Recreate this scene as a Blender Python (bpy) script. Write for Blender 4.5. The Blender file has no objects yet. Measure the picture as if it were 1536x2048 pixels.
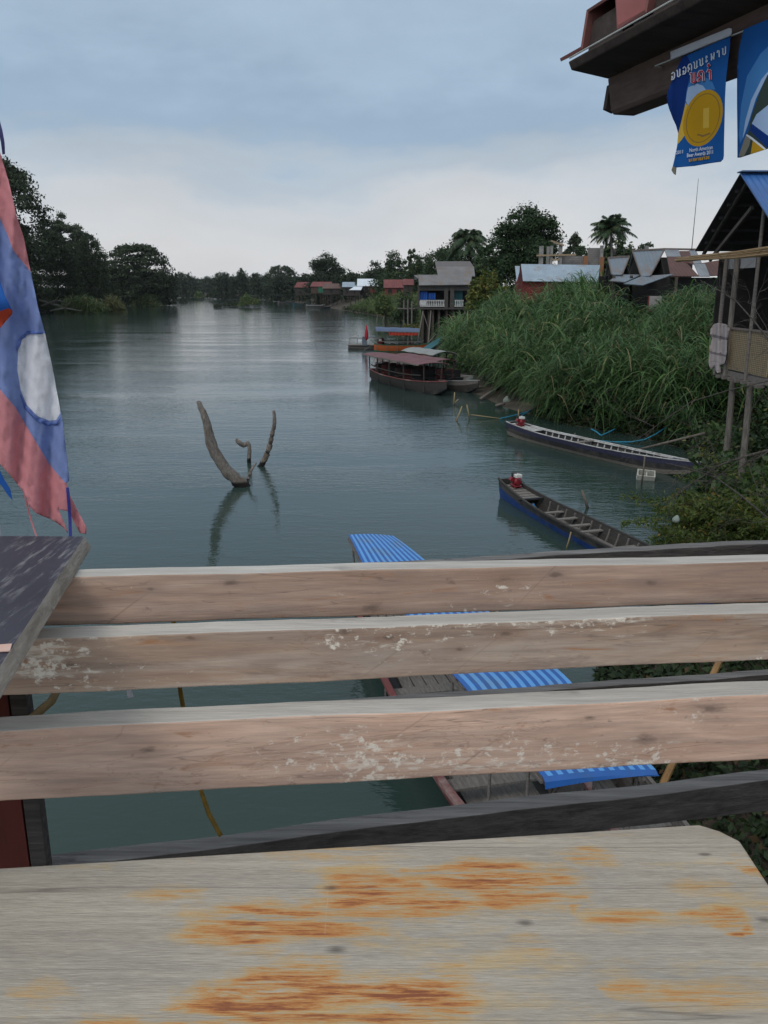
import bpy, math, random
import numpy as np
from mathutils import Vector, Matrix, noise as mnoise
from mathutils.geometry import delaunay_2d_cdt

R = math.radians
C = bpy.context.scene.collection
scene = bpy.context.scene

# ------------------------------------------------------------------ camera
EYE = 6.0            # eye height over the water
PITCH = 15.0
FPX = 1660.0         # focal length in photo pixels (photo 1536 x 2048)
cam_d = bpy.data.cameras.new('camera'); cam = bpy.data.objects.new('camera', cam_d); C.objects.link(cam)
cam.location = (0, 0, EYE); cam.rotation_euler = (R(90 - PITCH), 0, 0)
cam_d.sensor_fit = 'VERTICAL'; cam_d.sensor_height = 36.0; cam_d.lens = FPX / 2048 * 36.0
cam_d.clip_start = 0.05; cam_d.clip_end = 20000
scene.camera = cam

# ------------------------------------------------------------------ light
SUN_EL, SUN_AZ = 48.0, 215.0      # azimuth clockwise from the view direction (+Y): behind, to the left
scene.view_settings.view_transform = 'Standard'; scene.view_settings.look = 'None'
scene.view_settings.exposure = 0.0; scene.view_settings.gamma = 1.0
scene.view_settings.use_curve_mapping = False

world = bpy.data.worlds.new('World'); scene.world = world; world.use_nodes = True
wn = world.node_tree.nodes; wl = world.node_tree.links; wn.clear()
def W(t, **k):
    n = wn.new(t)
    for a, b in k.items(): setattr(n, a, b)
    return n
def wmath(op, a, b=None, clamp=False):
    n = W('ShaderNodeMath', operation=op); n.use_clamp = clamp
    for i, x in enumerate((a, b)):
        if x is None: continue
        if isinstance(x, (int, float)): n.inputs[i].default_value = x
        else: wl.new(x, n.inputs[i])
    return n.outputs[0]
tc = W('ShaderNodeTexCoord')
nrm = W('ShaderNodeVectorMath', operation='NORMALIZE'); wl.new(tc.outputs['Generated'], nrm.inputs[0])
sep = W('ShaderNodeSeparateXYZ'); wl.new(nrm.outputs[0], sep.inputs[0])
zz = wmath('MAXIMUM', sep.outputs['Z'], 0.0)
den = wmath('ADD', zz, 0.10)
cb = W('ShaderNodeCombineXYZ')
wl.new(wmath('DIVIDE', sep.outputs['X'], den), cb.inputs[0]); wl.new(wmath('DIVIDE', sep.outputs['Y'], den), cb.inputs[1])
mp = W('ShaderNodeMapping'); wl.new(nrm.outputs[0], mp.inputs['Vector'])
mp.inputs['Scale'].default_value = (2.2, 2.2, 6.0); mp.inputs['Location'].default_value = (3.1, 1.7, 0.4); mp.inputs['Rotation'].default_value = (0, R(7), 0)
n1 = W('ShaderNodeTexNoise'); n1.inputs['Scale'].default_value = 1.0; n1.inputs['Detail'].default_value = 7; n1.inputs['Roughness'].default_value = 0.55
n1.inputs['Distortion'].default_value = 0.35
wl.new(mp.outputs[0], n1.inputs['Vector'])
n2 = W('ShaderNodeTexNoise'); n2.inputs['Scale'].default_value = 3.0; n2.inputs['Detail'].default_value = 6; n2.inputs['Roughness'].default_value = 0.6
wl.new(mp.outputs[0], n2.inputs['Vector'])
# the height at which the pale cloud bank gives way to the blue-grey deck wanders with the noise
off = wmath('ADD', wmath('MULTIPLY', wmath('SUBTRACT', n1.outputs['Fac'], 0.5), 0.24), wmath('MULTIPLY', wmath('SUBTRACT', n2.outputs['Fac'], 0.5), 0.12))
zr = wmath('ADD', zz, off)
ramp = W('ShaderNodeValToRGB'); wl.new(zr, ramp.inputs['Fac'])
cr = ramp.color_ramp; cr.interpolation = 'EASE'
stops = [(0.0, (0.74, 0.745, 0.755)), (0.05, (0.71, 0.72, 0.74)), (0.10, (0.63, 0.66, 0.70)), (0.15, (0.48, 0.555, 0.635)),
         (0.20, (0.345, 0.465, 0.605)), (0.26, (0.395, 0.515, 0.65)), (0.42, (0.47, 0.56, 0.65)), (0.8, (0.62, 0.68, 0.74))]
while len(cr.elements) < len(stops): cr.elements.new(0.5)
for e, (p, c) in zip(cr.elements, stops): e.position = p; e.color = (*c, 1)
# thin brighter streaks and darker mottles
mot = W('ShaderNodeMapRange'); wl.new(n2.outputs['Fac'], mot.inputs['Value'])
mot.inputs['From Min'].default_value = 0.3; mot.inputs['From Max'].default_value = 0.7; mot.inputs['To Min'].default_value = 0.94; mot.inputs['To Max'].default_value = 1.06
vm = W('ShaderNodeVectorMath', operation='SCALE'); wl.new(ramp.outputs['Color'], vm.inputs[0]); wl.new(mot.outputs[0], vm.inputs['Scale'])
# sky behind the camera made brighter, an added boost to light the plank fronts
back = W('ShaderNodeMapRange'); wl.new(sep.outputs['Y'], back.inputs['Value'])
back.inputs['From Min'].default_value = 0.2; back.inputs['From Max'].default_value = -0.7
back.inputs['To Min'].default_value = 1.0; back.inputs['To Max'].default_value = 1.6
vb = W('ShaderNodeVectorMath', operation='SCALE'); wl.new(vm.outputs[0], vb.inputs[0]); wl.new(back.outputs[0], vb.inputs['Scale'])
x10 = W('ShaderNodeVectorMath', operation='SCALE'); wl.new(vb.outputs[0], x10.inputs[0]); x10.inputs['Scale'].default_value = 10.0
sky = W('ShaderNodeTexSky', sky_type='NISHITA'); sky.sun_disc = False
sky.sun_elevation = R(SUN_EL); sky.sun_rotation = R(SUN_AZ); sky.dust_density = 2.0
mix = W('ShaderNodeMix', data_type='RGBA'); mix.inputs['Factor'].default_value = 0.9
wl.new(sky.outputs[0], mix.inputs['A']); wl.new(x10.outputs[0], mix.inputs['B'])
bg = W('ShaderNodeBackground'); bg.inputs['Strength'].default_value = 0.1
wl.new(mix.outputs['Result'], bg.inputs['Color'])
wo = W('ShaderNodeOutputWorld'); wl.new(bg.outputs[0], wo.inputs['Surface'])

sun_d = bpy.data.lights.new('sun', 'SUN'); sun_o = bpy.data.objects.new('sun', sun_d); C.objects.link(sun_o)
sun_d.energy = 1.1; sun_d.angle = R(18); sun_d.color = (1.0, 0.93, 0.84)
_sd = Vector((math.sin(R(SUN_AZ)) * math.cos(R(SUN_EL)), math.cos(R(SUN_AZ)) * math.cos(R(SUN_EL)), math.sin(R(SUN_EL))))
sun_o.rotation_euler = (-_sd).to_track_quat('-Z', 'Y').to_euler(); sun_o.location = (-20, -30, 50)

# ------------------------------------------------------------------ helpers: pixels of the photo to places in the world
_c, _s = math.cos(R(PITCH)), math.sin(R(PITCH))
CAMP = Vector((0, 0, EYE))
def ray(px, py):
    a, b = (px - 768) / FPX, (1024 - py) / FPX
    return Vector((a, _c + b * _s, -_s + b * _c))
def PZ(px, py, z):
    d = ray(px, py); return CAMP + d * ((z - EYE) / d.z)
def PY(px, py, Y):
    d = ray(px, py); return CAMP + d * (Y / d.y)
def hit(px, py, p0, n):
    d = ray(px, py); return CAMP + d * ((p0 - CAMP).dot(n) / d.dot(n))
def lerp(a, b, t): return a + (b - a) * t
def interp(x, xs, ys): return float(np.interp(x, xs, ys))

# ------------------------------------------------------------------ helpers: things, parts, meshes
ORG = {}
def tag(o, label=None, cat=None, group=None, kind=None):
    if label: o['label'] = label
    if cat: o['category'] = cat
    if group: o['group'] = group
    if kind: o['kind'] = kind
    return o
def thing(name, label, cat, loc, rotz=0.0, group=None, local=False):
    o = bpy.data.objects.new(name, None); C.objects.link(o)
    o.location = loc; o.rotation_euler = (0, 0, rotz); o.empty_display_size = 0.2
    ORG[o.name] = None if local else Vector(loc)
    return tag(o, label, cat, group)

class MB:
    def __init__(s): s.v = []; s.f = []; s.m = []
    def add(s, vs, fs, mi=0):
        b = len(s.v); s.v += [tuple(v) for v in vs]
        for f in fs: s.f.append(tuple(i + b for i in f)); s.m.append(mi)
        return s
    def hexa(s, p, mi=0):     # p: bottom 0-3 ccw, top 4-7 ccw
        return s.add(p, [(3, 2, 1, 0), (4, 5, 6, 7), (0, 1, 5, 4), (1, 2, 6, 5), (2, 3, 7, 6), (3, 0, 4, 7)], mi)
    def box(s, c, size, rz=0.0, mi=0):
        cx, cy, cz = c; x, y, z = size[0] / 2, size[1] / 2, size[2] / 2
        ca, sa = math.cos(rz), math.sin(rz); P = []
        for dz in (-z, z):
            for dx, dy in ((-x, -y), (x, -y), (x, y), (-x, y)):
                P.append((cx + dx * ca - dy * sa, cy + dx * sa + dy * ca, cz + dz))
        return s.hexa(P, mi)
    def bar(s, a, b, w, h=None, mi=0, up=(0, 0, 1)):
        a = Vector(a); b = Vector(b); h = h or w
        d = (b - a).normalized(); u = Vector(up)
        if abs(d.dot(u)) > 0.98: u = Vector((0, 1, 0))
        r = d.cross(u).normalized() * (w / 2); u = r.cross(d).normalized() * (h / 2)
        P = [a - r - u, a + r - u, b + r - u, b - r - u, a - r + u, a + r + u, b + r + u, b - r + u]
        return s.hexa(P, mi)
    def tube(s, pts, rad, n=8, mi=0, cap=True):
        pts = [Vector(p) for p in pts]
        if isinstance(rad, (int, float)): rad = [rad] * len(pts)
        vs = []; fs = []
        ref = Vector((0.13, 0.31, 0.94))
        for i, p in enumerate(pts):
            d = (pts[min(i + 1, len(pts) - 1)] - pts[max(i - 1, 0)]).normalized()
            if abs(d.dot(ref)) > 0.95: rf = Vector((1, 0.2, 0))
            else: rf = ref
            x = d.cross(rf).normalized(); y = d.cross(x)
            for k in range(n):
                a = 2 * math.pi * k / n
                vs.append(p + (x * math.cos(a) + y * math.sin(a)) * rad[i])
        for i in range(len(pts) - 1):
            for k in range(n):
                fs.append((i * n + k, i * n + (k + 1) % n, (i + 1) * n + (k + 1) % n, (i + 1) * n + k))
        if cap:
            fs.append(tuple(range(n - 1, -1, -1))); fs.append(tuple((len(pts) - 1) * n + k for k in range(n)))
        return s.add(vs, fs, mi)
    def lathe(s, c, prof, n=16, mi=0):
        vs = []; fs = []
        for r, z in prof:
            for k in range(n):
                a = 2 * math.pi * k / n; vs.append((c[0] + r * math.cos(a), c[1] + r * math.sin(a), c[2] + z))
        for i in range(len(prof) - 1):
            for k in range(n): fs.append((i * n + k, i * n + (k + 1) % n, (i + 1) * n + (k + 1) % n, (i + 1) * n + k))
        fs.append(tuple(range(n - 1, -1, -1))); fs.append(tuple((len(prof) - 1) * n + k for k in range(n)))
        return s.add(vs, fs, mi)
    def grid(s, rows, mi=0):   # rows of equal length of points
        n = len(rows[0]); vs = [p for r in rows for p in r]
        fs = [(i * n + k, i * n + k + 1, (i + 1) * n + k + 1, (i + 1) * n + k) for i in range(len(rows) - 1) for k in range(n - 1)]
        return s.add(vs, fs, mi if isinstance(mi, int) else 0)
    def build(s, name, mats, parent=None, origin=None, smooth=False, bevel=0.0, solid=0.0, segs=2):
        return link_mesh(name, np.array(s.v, dtype=np.float64).reshape(-1, 3), s.f, mats, parent, origin, smooth, s.m, bevel, solid, segs)

def link_mesh(name, v, f, mats, parent=None, origin=None, smooth=False, mi=None, bevel=0.0, solid=0.0, segs=2):
    if not isinstance(mats, (list, tuple)): mats = [mats]
    if parent is not None: org = ORG[parent.name]
    else:
        org = Vector(origin) if origin is not None else Vector(((v[:, 0].min() + v[:, 0].max()) / 2, (v[:, 1].min() + v[:, 1].max()) / 2, v[:, 2].min()))
    if org is not None: v = v - np.array(org)[None, :]
    me = bpy.data.meshes.new(name)
    if isinstance(f, np.ndarray):      # all quads, fast path
        nf = len(f); me.vertices.add(len(v)); me.vertices.foreach_set('co', v.astype(np.float32).ravel())
        me.loops.add(nf * 4); me.loops.foreach_set('vertex_index', f.astype(np.int32).ravel())
        me.polygons.add(nf); me.polygons.foreach_set('loop_start', np.arange(0, nf * 4, 4, dtype=np.int32))
        if mi is not None and len(mats) > 1: me.polygons.foreach_set('material_index', np.array(mi, dtype=np.int32))
        me.update(calc_edges=True)
    else:
        me.from_pydata([tuple(p) for p in v], [], f); 
        if mi is not None and len(mats) > 1: me.polygons.foreach_set('material_index', np.array(mi, dtype=np.int32))
        me.update()
    for m in mats: me.materials.append(m)
    if smooth: me.polygons.foreach_set('use_smooth', [True] * len(me.polygons))
    o = bpy.data.objects.new(name, me); C.objects.link(o)
    if parent is not None: o.parent = parent; ORG[o.name] = org
    else: o.location = org; ORG[o.name] = org
    if solid: md = o.modifiers.new('s', 'SOLIDIFY'); md.thickness = solid; md.offset = 0
    if bevel: md = o.modifiers.new('b', 'BEVEL'); md.width = bevel; md.segments = segs; md.limit_method = 'ANGLE'; md.angle_limit = R(40)
    return o

def copy_tree(o, parent=None, loc=None, rotz=None):
    c = o.copy(); C.objects.link(c); c.parent = parent
    if loc is not None: c.location = loc
    if rotz is not None: c.rotation_euler = (0, 0, rotz)
    for ch in list(o.children): copy_tree(ch, c)
    return c

# ------------------------------------------------------------------ materials
class NT:
    def __init__(s, name):
        s.m = bpy.data.materials.new(name); s.m.use_nodes = True; s.t = s.m.node_tree; s.t.nodes.clear()
        s.out = s.t.nodes.new('ShaderNodeOutputMaterial')
    def n(s, t, **k):
        x = s.t.nodes.new(t)
        for a, b in k.items(): setattr(x, a, b)
        return x
    def set(s, sock, v):
        if hasattr(v, 'is_output'): s.t.links.new(v, sock)
        elif isinstance(v, (tuple, list)) and len(v) == 3 and sock.type == 'RGBA': sock.default_value = (*v, 1)
        else: sock.default_value = v
    def math(s, op, a, b=None, clamp=False):
        x = s.n('ShaderNodeMath', operation=op); x.use_clamp = clamp; s.set(x.inputs[0], a)
        if b is not None: s.set(x.inputs[1], b)
        return x.outputs[0]
    def coord(s, scale=(1, 1, 1), loc=(0, 0, 0), rot=(0, 0, 0), kind='Object'):
        tcn = s.n('ShaderNodeTexCoord'); m = s.n('ShaderNodeMapping'); s.t.links.new(tcn.outputs[kind], m.inputs[0])
        m.inputs['Scale'].default_value = scale; m.inputs['Location'].default_value = loc; m.inputs['Rotation'].default_value = rot
        return m.outputs[0]
    def noise(s, vec, scale=5, detail=5, rough=0.55, dist=0.0):
        x = s.n('ShaderNodeTexNoise'); s.set(x.inputs['Vector'], vec); x.inputs['Scale'].default_value = scale
        x.inputs['Detail'].default_value = detail; x.inputs['Roughness'].default_value = rough; x.inputs['Distortion'].default_value = dist
        return x.outputs['Fac']
    def rng(s, v, a, b, c=0.0, d=1.0):
        x = s.n('ShaderNodeMapRange'); s.set(x.inputs[0], v)
        for i, q in enumerate((a, b, c, d)): x.inputs[1 + i].default_value = q
        return x.outputs[0]
    def mix(s, f, a, b, mode='MIX'):
        x = s.n('ShaderNodeMix', data_type='RGBA', blend_type=mode); s.set(x.inputs['Factor'], f); s.set(x.inputs['A'], a); s.set(x.inputs['B'], b)
        return x.outputs['Result']
    def bump(s, h, strength=0.3, dist=0.01):
        x = s.n('ShaderNodeBump'); s.set(x.inputs['Height'], h); x.inputs['Strength'].default_value = strength; x.inputs['Distance'].default_value = dist
        return x.outputs[0]
    def pbr(s, col, rough=0.7, normal=None, metal=0.0, spec=0.4):
        x = s.n('ShaderNodeBsdfPrincipled'); s.set(x.inputs['Base Color'], col); s.set(x.inputs['Roughness'], rough)
        x.inputs['Metallic'].default_value = metal; x.inputs['Specular IOR Level'].default_value = spec
        if normal is not None: s.t.links.new(normal, x.inputs['Normal'])
        return x.outputs[0]
    def done(s, sh): s.t.links.new(sh, s.out.inputs['Surface']); return s.m

_mc = {}
def mat(name, col, col2=None, rough=0.75, scale=4.0, stretch=(1, 1, 1), bump=0.0, bd=0.01, metal=0.0, spec=0.35, lo=0.35, hi=0.65, dirt=None, dscale=1.3):
    if name in _mc: return _mc[name]
    t = NT(name); v = t.coord(stretch)
    f = t.noise(v, scale, 6, 0.6)
    c2 = col2 or tuple(x * 0.72 for x in col)
    c = t.mix(t.rng(f, lo, hi), c2, col)
    if dirt: c = t.mix(t.rng(t.noise(t.coord((1, 1, 1), (5, 3, 1)), dscale, 7, 0.65), 0.5, 0.68), c, dirt)
    nb = t.bump(f, bump, bd) if bump else None
    _mc[name] = t.done(t.pbr(c, rough, nb, metal, spec)); return _mc[name]

def leaf_mat(name, a, b, c=None, cf=0.12, trans=0.25, rough=0.55, nscale=0.5):
    """leaves: each leaf its own mix of two greens, some leaves a third colour, with clumps of one or the other"""
    t = NT(name); g = t.n('ShaderNodeNewGeometry'); rnd = g.outputs['Random Per Island']
    f = t.noise(t.coord(), nscale, 4, 0.6)
    k = t.math('ADD', t.math('MULTIPLY', rnd, 0.55), t.math('MULTIPLY', t.rng(f, 0.35, 0.65), 0.45))
    col = t.mix(k, a, b)
    if c: col = t.mix(t.math('GREATER_THAN', t.math('FRACT', t.math('MULTIPLY', rnd, 17.3)), 1 - cf), col, c)
    p = t.pbr(col, rough, None, 0, 0.3)
    tr = t.n('ShaderNodeBsdfTranslucent'); t.set(tr.inputs['Color'], col)
    ms = t.n('ShaderNodeMixShader'); ms.inputs[0].default_value = trans
    t.t.links.new(p, ms.inputs[1]); t.t.links.new(tr.outputs[0], ms.inputs[2])
    return t.done(ms.outputs[0])

def corr_mat(name, col, col2=None, period=0.2, axis=0, rough=0.45, rust=None, metal=0.0, lo=0.52, hi=0.68, bd=0.012, rot=0.0):
    """corrugated sheet: fine parallel ridges, blotches of weather or rust"""
    t = NT(name); sc = [0.0, 0.0, 0.0]; sc[axis] = 2 * math.pi / period
    v = t.coord((1, 1, 1), rot=(0, 0, rot)); sp = t.n('ShaderNodeSeparateXYZ'); t.set(sp.inputs[0], v)
    w = t.math('SINE', t.math('MULTIPLY', sp.outputs[axis], 2 * math.pi / period))
    n = t.noise(t.coord((1, 1, 0.6)), 0.9, 6, 0.62)
    c = t.mix(t.rng(n, 0.35, 0.7), col2 or tuple(x * 0.75 for x in col), col)
    if rust: c = t.mix(t.rng(t.noise(t.coord((1.4, 1.4, 0.5), (7, 2, 3)), 0.8, 7, 0.66), lo, hi), c, rust)
    return t.done(t.pbr(c, rough, t.bump(w, 0.8, bd), metal, 0.4))

rng = np.random.default_rng(7)
random.seed(7)
# ================================================================== the near place: deck, rails, table, flag, eave, pennants
def rail_mat(name, seed, tone=1.0, white=0.0, warm=0.0, knots=(), hue=(1, 1, 1), mottle=0.3):
    t = NT(name); off = (seed * 3.7, seed * 1.9, seed * 5.1)
    g1 = t.noise(t.coord((0.9, 6, 9), off), 3.0, 8, 0.62, 0.6)
    g2 = t.noise(t.coord((2.5, 60, 70), off), 2.0, 4, 0.6)
    col = t.mix(t.rng(g1, 0.3, 0.7), (0.37 * tone * hue[0], 0.235 * tone * hue[1], 0.17 * tone * hue[2]), (0.62 * tone * hue[0], 0.45 * tone * hue[1], 0.35 * tone * hue[2]))
    wl_ = t.noise(t.coord((0.9, 5, 8), (off[1], 7, off[2])), 2.4, 7, 0.68, 1.0)
    col = t.mix(t.math('MULTIPLY', t.rng(wl_, 0.50, 0.68), mottle), col, (0.60 * tone, 0.52 * tone, 0.44 * tone))
    wd_ = t.noise(t.coord((1.6, 7, 11), (off[2], 3, off[1])), 2.6, 7, 0.70, 0.8)
    col = t.mix(t.math('MULTIPLY', t.rng(wd_, 0.52, 0.70), mottle * 1.1), col, (0.19 * tone, 0.135 * tone, 0.105 * tone))
    ck = t.noise(t.coord((0.22, 5, 9), (off[0], 1, off[1])), 2.0, 4, 0.55)
    col = t.mix(t.math('MULTIPLY', t.rng(t.math('ABSOLUTE', t.math('SUBTRACT', ck, 0.5)), 0.0035, 0.0), 0.55), col, (0.10, 0.07, 0.055))
    col = t.mix(t.math('MULTIPLY', t.rng(g2, 0.35, 0.7), 0.55), col, (0.26 * tone, 0.19 * tone, 0.16 * tone))
    # greyed, damp-looking cloudy zones
    gz = t.noise(t.coord((1.0, 2, 3.5), (off[1], off[0], 2)), 1.6, 6, 0.6)
    col = t.mix(t.math('MULTIPLY', t.rng(gz, 0.48, 0.72), 0.65 - 0.35 * warm), col, (0.31 * tone, 0.25 * tone, 0.215 * tone))
    # rusty knots and resin veins
    rs = t.noise(t.coord((2.2, 5, 12), (off[2], 1, off[0])), 2.6, 7, 0.66, 1.2)
    col = t.mix(t.math('MULTIPLY', t.rng(rs, 0.595, 0.70), 0.75), col, (0.33, 0.145, 0.055))
    # diagonal saw strokes
    sp = t.n('ShaderNodeSeparateXYZ'); t.set(sp.inputs[0], t.coord((1, 1, 1)))
    d = t.math('ADD', t.math('SUBTRACT', sp.outputs[0], t.math('MULTIPLY', sp.outputs[2], 1.15)), t.math('MULTIPLY', t.noise(t.coord(), 2.0, 2), 0.07))
    sl = t.math('ABSOLUTE', t.math('SUBTRACT', t.math('FRACT', t.math('ADD', t.math('MULTIPLY', d, 9.0), t.math('MULTIPLY', t.noise(t.coord((1, 1, 1), (2, 2, seed)), 1.3, 2), 3.0))), 0.5))
    sawm = t.math('MULTIPLY', t.math('LESS_THAN', sl, 0.016), t.rng(t.noise(t.coord((1, 1, 1), (9, seed, 1)), 3.2, 3), 0.52, 0.62))
    col = t.mix(t.math('MULTIPLY', sawm, 0.32), col, (0.16, 0.10, 0.08))
    # thin wandering veins
    vn = t.noise(t.coord((1.1, 4, 6), (off[0], 3, off[2])), 2.2, 6, 0.6, 0.8)
    vl = t.rng(t.math('ABSOLUTE', t.math('SUBTRACT', vn, 0.5)), 0.010, 0.0, 0, 1)
    col = t.mix(t.math('MULTIPLY', t.math('MULTIPLY', vl, t.rng(gz, 0.44, 0.6)), 0.4), col, (0.22, 0.115, 0.065))
    # knots, with the grain swirling round them, and grey bruises
    for (kx, kz, kr, kc) in knots:
        dx = t.math('MULTIPLY', t.math('SUBTRACT', sp.outputs[0], kx), 0.45); dz = t.math('SUBTRACT', sp.outputs[2], kz)
        dd = t.math('SQRT', t.math('ADD', t.math('MULTIPLY', dx, dx), t.math('MULTIPLY', dz, dz))); dd = t.math('ADD', dd, t.math('MULTIPLY', t.math('SUBTRACT', t.noise(t.coord((8, 10, 22), off), 3, 5, .65), 0.5), kr * 1.3))
        col = t.mix(t.rng(dd, kr * 1.5, kr * .2, 0, .24), col, kc); col = t.mix(t.rng(dd, kr * .42, kr * .1, 0, .55), col, (0.07, 0.05, 0.04))
    # dark specks and small bruises
    sk = t.noise(t.coord((14, 20, 24), off), 2.5, 4, 0.6)
    col = t.mix(t.math('MULTIPLY', t.rng(sk, 0.66, 0.74), 0.5), col, (0.12, 0.085, 0.07))
    # scraped whitish flecks, in crisp patches and short brushed strokes
    wr = t.noise(t.coord((1.5, 3, 4.0), (seed * 2.3, 4, 7)), 2.2, 3, 0.5)
    wf = t.noise(t.coord((46, 50, 60), off), 1.5, 6, 0.66)
    ws = t.noise(t.coord((16, 60, 70), off, (0, R(38), 0)), 1.5, 5, 0.65)
    reg = t.math('ADD', wr, t.math('MULTIPLY', t.math('SUBTRACT', sp.outputs[0], -0.25), 0.11 * white))
    k1 = t.math('MULTIPLY', t.rng(reg, 0.56 - white * 0.05, 0.68), 0.16)
    wm = t.math('MAXIMUM', t.rng(t.math('ADD', wf, k1), 0.65, 0.735), t.math('MULTIPLY', t.rng(t.math('ADD', ws, t.math('MULTIPLY', k1, 0.9)), 0.65, 0.76), 0.75))
    wm = t.math('MULTIPLY', wm, t.rng(reg, 0.50 - white * 0.04, 0.58))
    col = t.mix(t.math('MULTIPLY', wm, 0.75), col, (0.78, 0.73, 0.63))
    h = t.math('ADD', t.math('MULTIPLY', g2, 0.6), t.math('MULTIPLY', g1, 0.6))
    return t.done(t.pbr(col, 0.72, t.bump(h, 0.35, 0.004), 0, 0.3))

def grey_wood(name, a, b, stretch=(1.2, 14, 14), bump=0.4, dark=None, rough=0.8):
    t = NT(name); g = t.noise(t.coord(stretch), 3.2, 8, 0.64, 0.4); f = t.noise(t.coord(tuple(x * 5 for x in stretch)), 2.5, 4, 0.6)
    col = t.mix(t.rng(g, 0.3, 0.7), a, b)
    col = t.mix(t.math('MULTIPLY', t.rng(f, 0.4, 0.7), 0.3), col, tuple(x * 0.55 for x in a))
    k = t.noise(t.coord((3, 8, 8), (4, 2, 9)), 2.2, 5, 0.6)
    col = t.mix(t.math('MULTIPLY', t.rng(k, 0.62, 0.74), 0.75), col, dark or tuple(x * 0.35 for x in a))
    return t.done(t.pbr(col, rough, t.bump(t.math('ADD', g, f), bump, 0.004), 0, 0.3))

M_TOP = grey_wood('weathered rail top', (0.39, 0.365, 0.33), (0.57, 0.54, 0.49))
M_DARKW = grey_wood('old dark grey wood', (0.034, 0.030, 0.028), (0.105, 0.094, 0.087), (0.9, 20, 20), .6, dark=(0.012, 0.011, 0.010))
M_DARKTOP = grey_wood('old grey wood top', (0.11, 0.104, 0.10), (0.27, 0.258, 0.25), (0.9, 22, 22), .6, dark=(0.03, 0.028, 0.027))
M_POST = grey_wood('post wood', (0.07, 0.055, 0.045), (0.14, 0.115, 0.10), (14, 14, 1.2))
M_REDP = mat('old red paint', (0.12, 0.022, 0.014), (0.06, 0.012, 0.01), 0.6, 3, (6, 6, 1))
M_PLANK = grey_wood('deck plank', (0.12, 0.095, 0.075), (0.21, 0.175, 0.14), (14, 1.2, 14))

# --- deck under the viewer
m = MB()
for k in range(16):
    x = -1.75 + k * 0.235
    m.box((x, -0.35, 4.68), (0.225, 3.26, 0.035))
for y in (-1.6, -0.3, 1.15): m.box((0, y, 4.60), (3.8, 0.10, 0.12))
for x in (-1.6, 1.6):
    for y in (-1.6, 1.15): m.box((x, y, 1.8), (0.14, 0.14, 5.48))
tag(m.build('deck', M_PLANK), kind='structure')

# --- railing of three thick raw planks
TP = math.tan(R(4.0)); RN = Vector((-math.sin(R(4)), math.cos(R(4)), 0)); RP = [Vector((0, 1.115, EYE)), Vector((0, 1.05, EYE)), Vector((0, 0.99, EYE))]
def beam(name, p0, n, ft, bt, bk, xl, xr, mats, parent, seed, nseg=70, jit=0.0012, x0=0, x1=1536):
    """plank whose front face is read off at two ends: front-top, front-bottom and back-top edges"""
    A = [hit(x0, ft[0], p0, n), hit(x1, ft[1], p0, n)]; B = [hit(x0, bt[0], p0, n), hit(x1, bt[1], p0, n)]
    K = [PZ(x0, bk[0], A[0].z), PZ(x1, bk[1], A[1].z)]
    def ext(P, t): return P[0] + (P[1] - P[0]) * t
    th = ((K[0] - A[0]).dot(n) + (K[1] - A[1]).dot(n)) / 2
    rows = []; nz = np.random.default_rng(seed); ph = nz.random(8) * 6.28
    def wob(t, k): return jit * (math.sin(t * 9 + ph[k]) + 0.7 * math.sin(t * 23 + ph[k + 1]) + 0.35 * math.sin(t * 71 + ph[k + 2]))
    for i in range(nseg + 1):
        t = lerp(xl, xr, i / nseg)
        a = ext(A, t); b = ext(B, t)
        a = a + Vector((0, wob(t, 0), wob(t, 1))); b = b + Vector((0, wob(t, 2), wob(t, 3)))
        rows.append([a, b, b + n * (th + wob(t, 4)), a + n * (th + wob(t, 5))])
    mb = MB(); vs = [p for r in rows for p in r]; fs = []; mi = []
    for i in range(nseg):
        for k in range(4):
            fs.append((i * 4 + k, i * 4 + (k + 1) % 4, (i + 1) * 4 + (k + 1) % 4, (i + 1) * 4 + k)); mi.append(1 if k == 3 else 0)
    fs += [(0, 3, 2, 1), tuple(nseg * 4 + k for k in range(4))]; mi += [0, 0]
    mb.v = [tuple(v) for v in vs]; mb.f = fs; mb.m = mi
    o = mb.build(name, mats, parent, bevel=0.0022)
    return o, A, B, th
rl = thing('railing', 'railing of three thick pinkish brown raw planks with pale tops along the deck', 'railing', (0, 1.1, 4.70))
specs = [((1156, 1122.5), (1256.5, 1204.5), (1142, 1107), 0.80, 0.3, 0.1), ((1281, 1225), (1394, 1319), (1257, 1205), 0.82, 0.45, 0.0), ((1461, 1390), (1604, 1518), (1428, 1364), 1.18, 1.0, 0.8)]
rail_top = None
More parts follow.
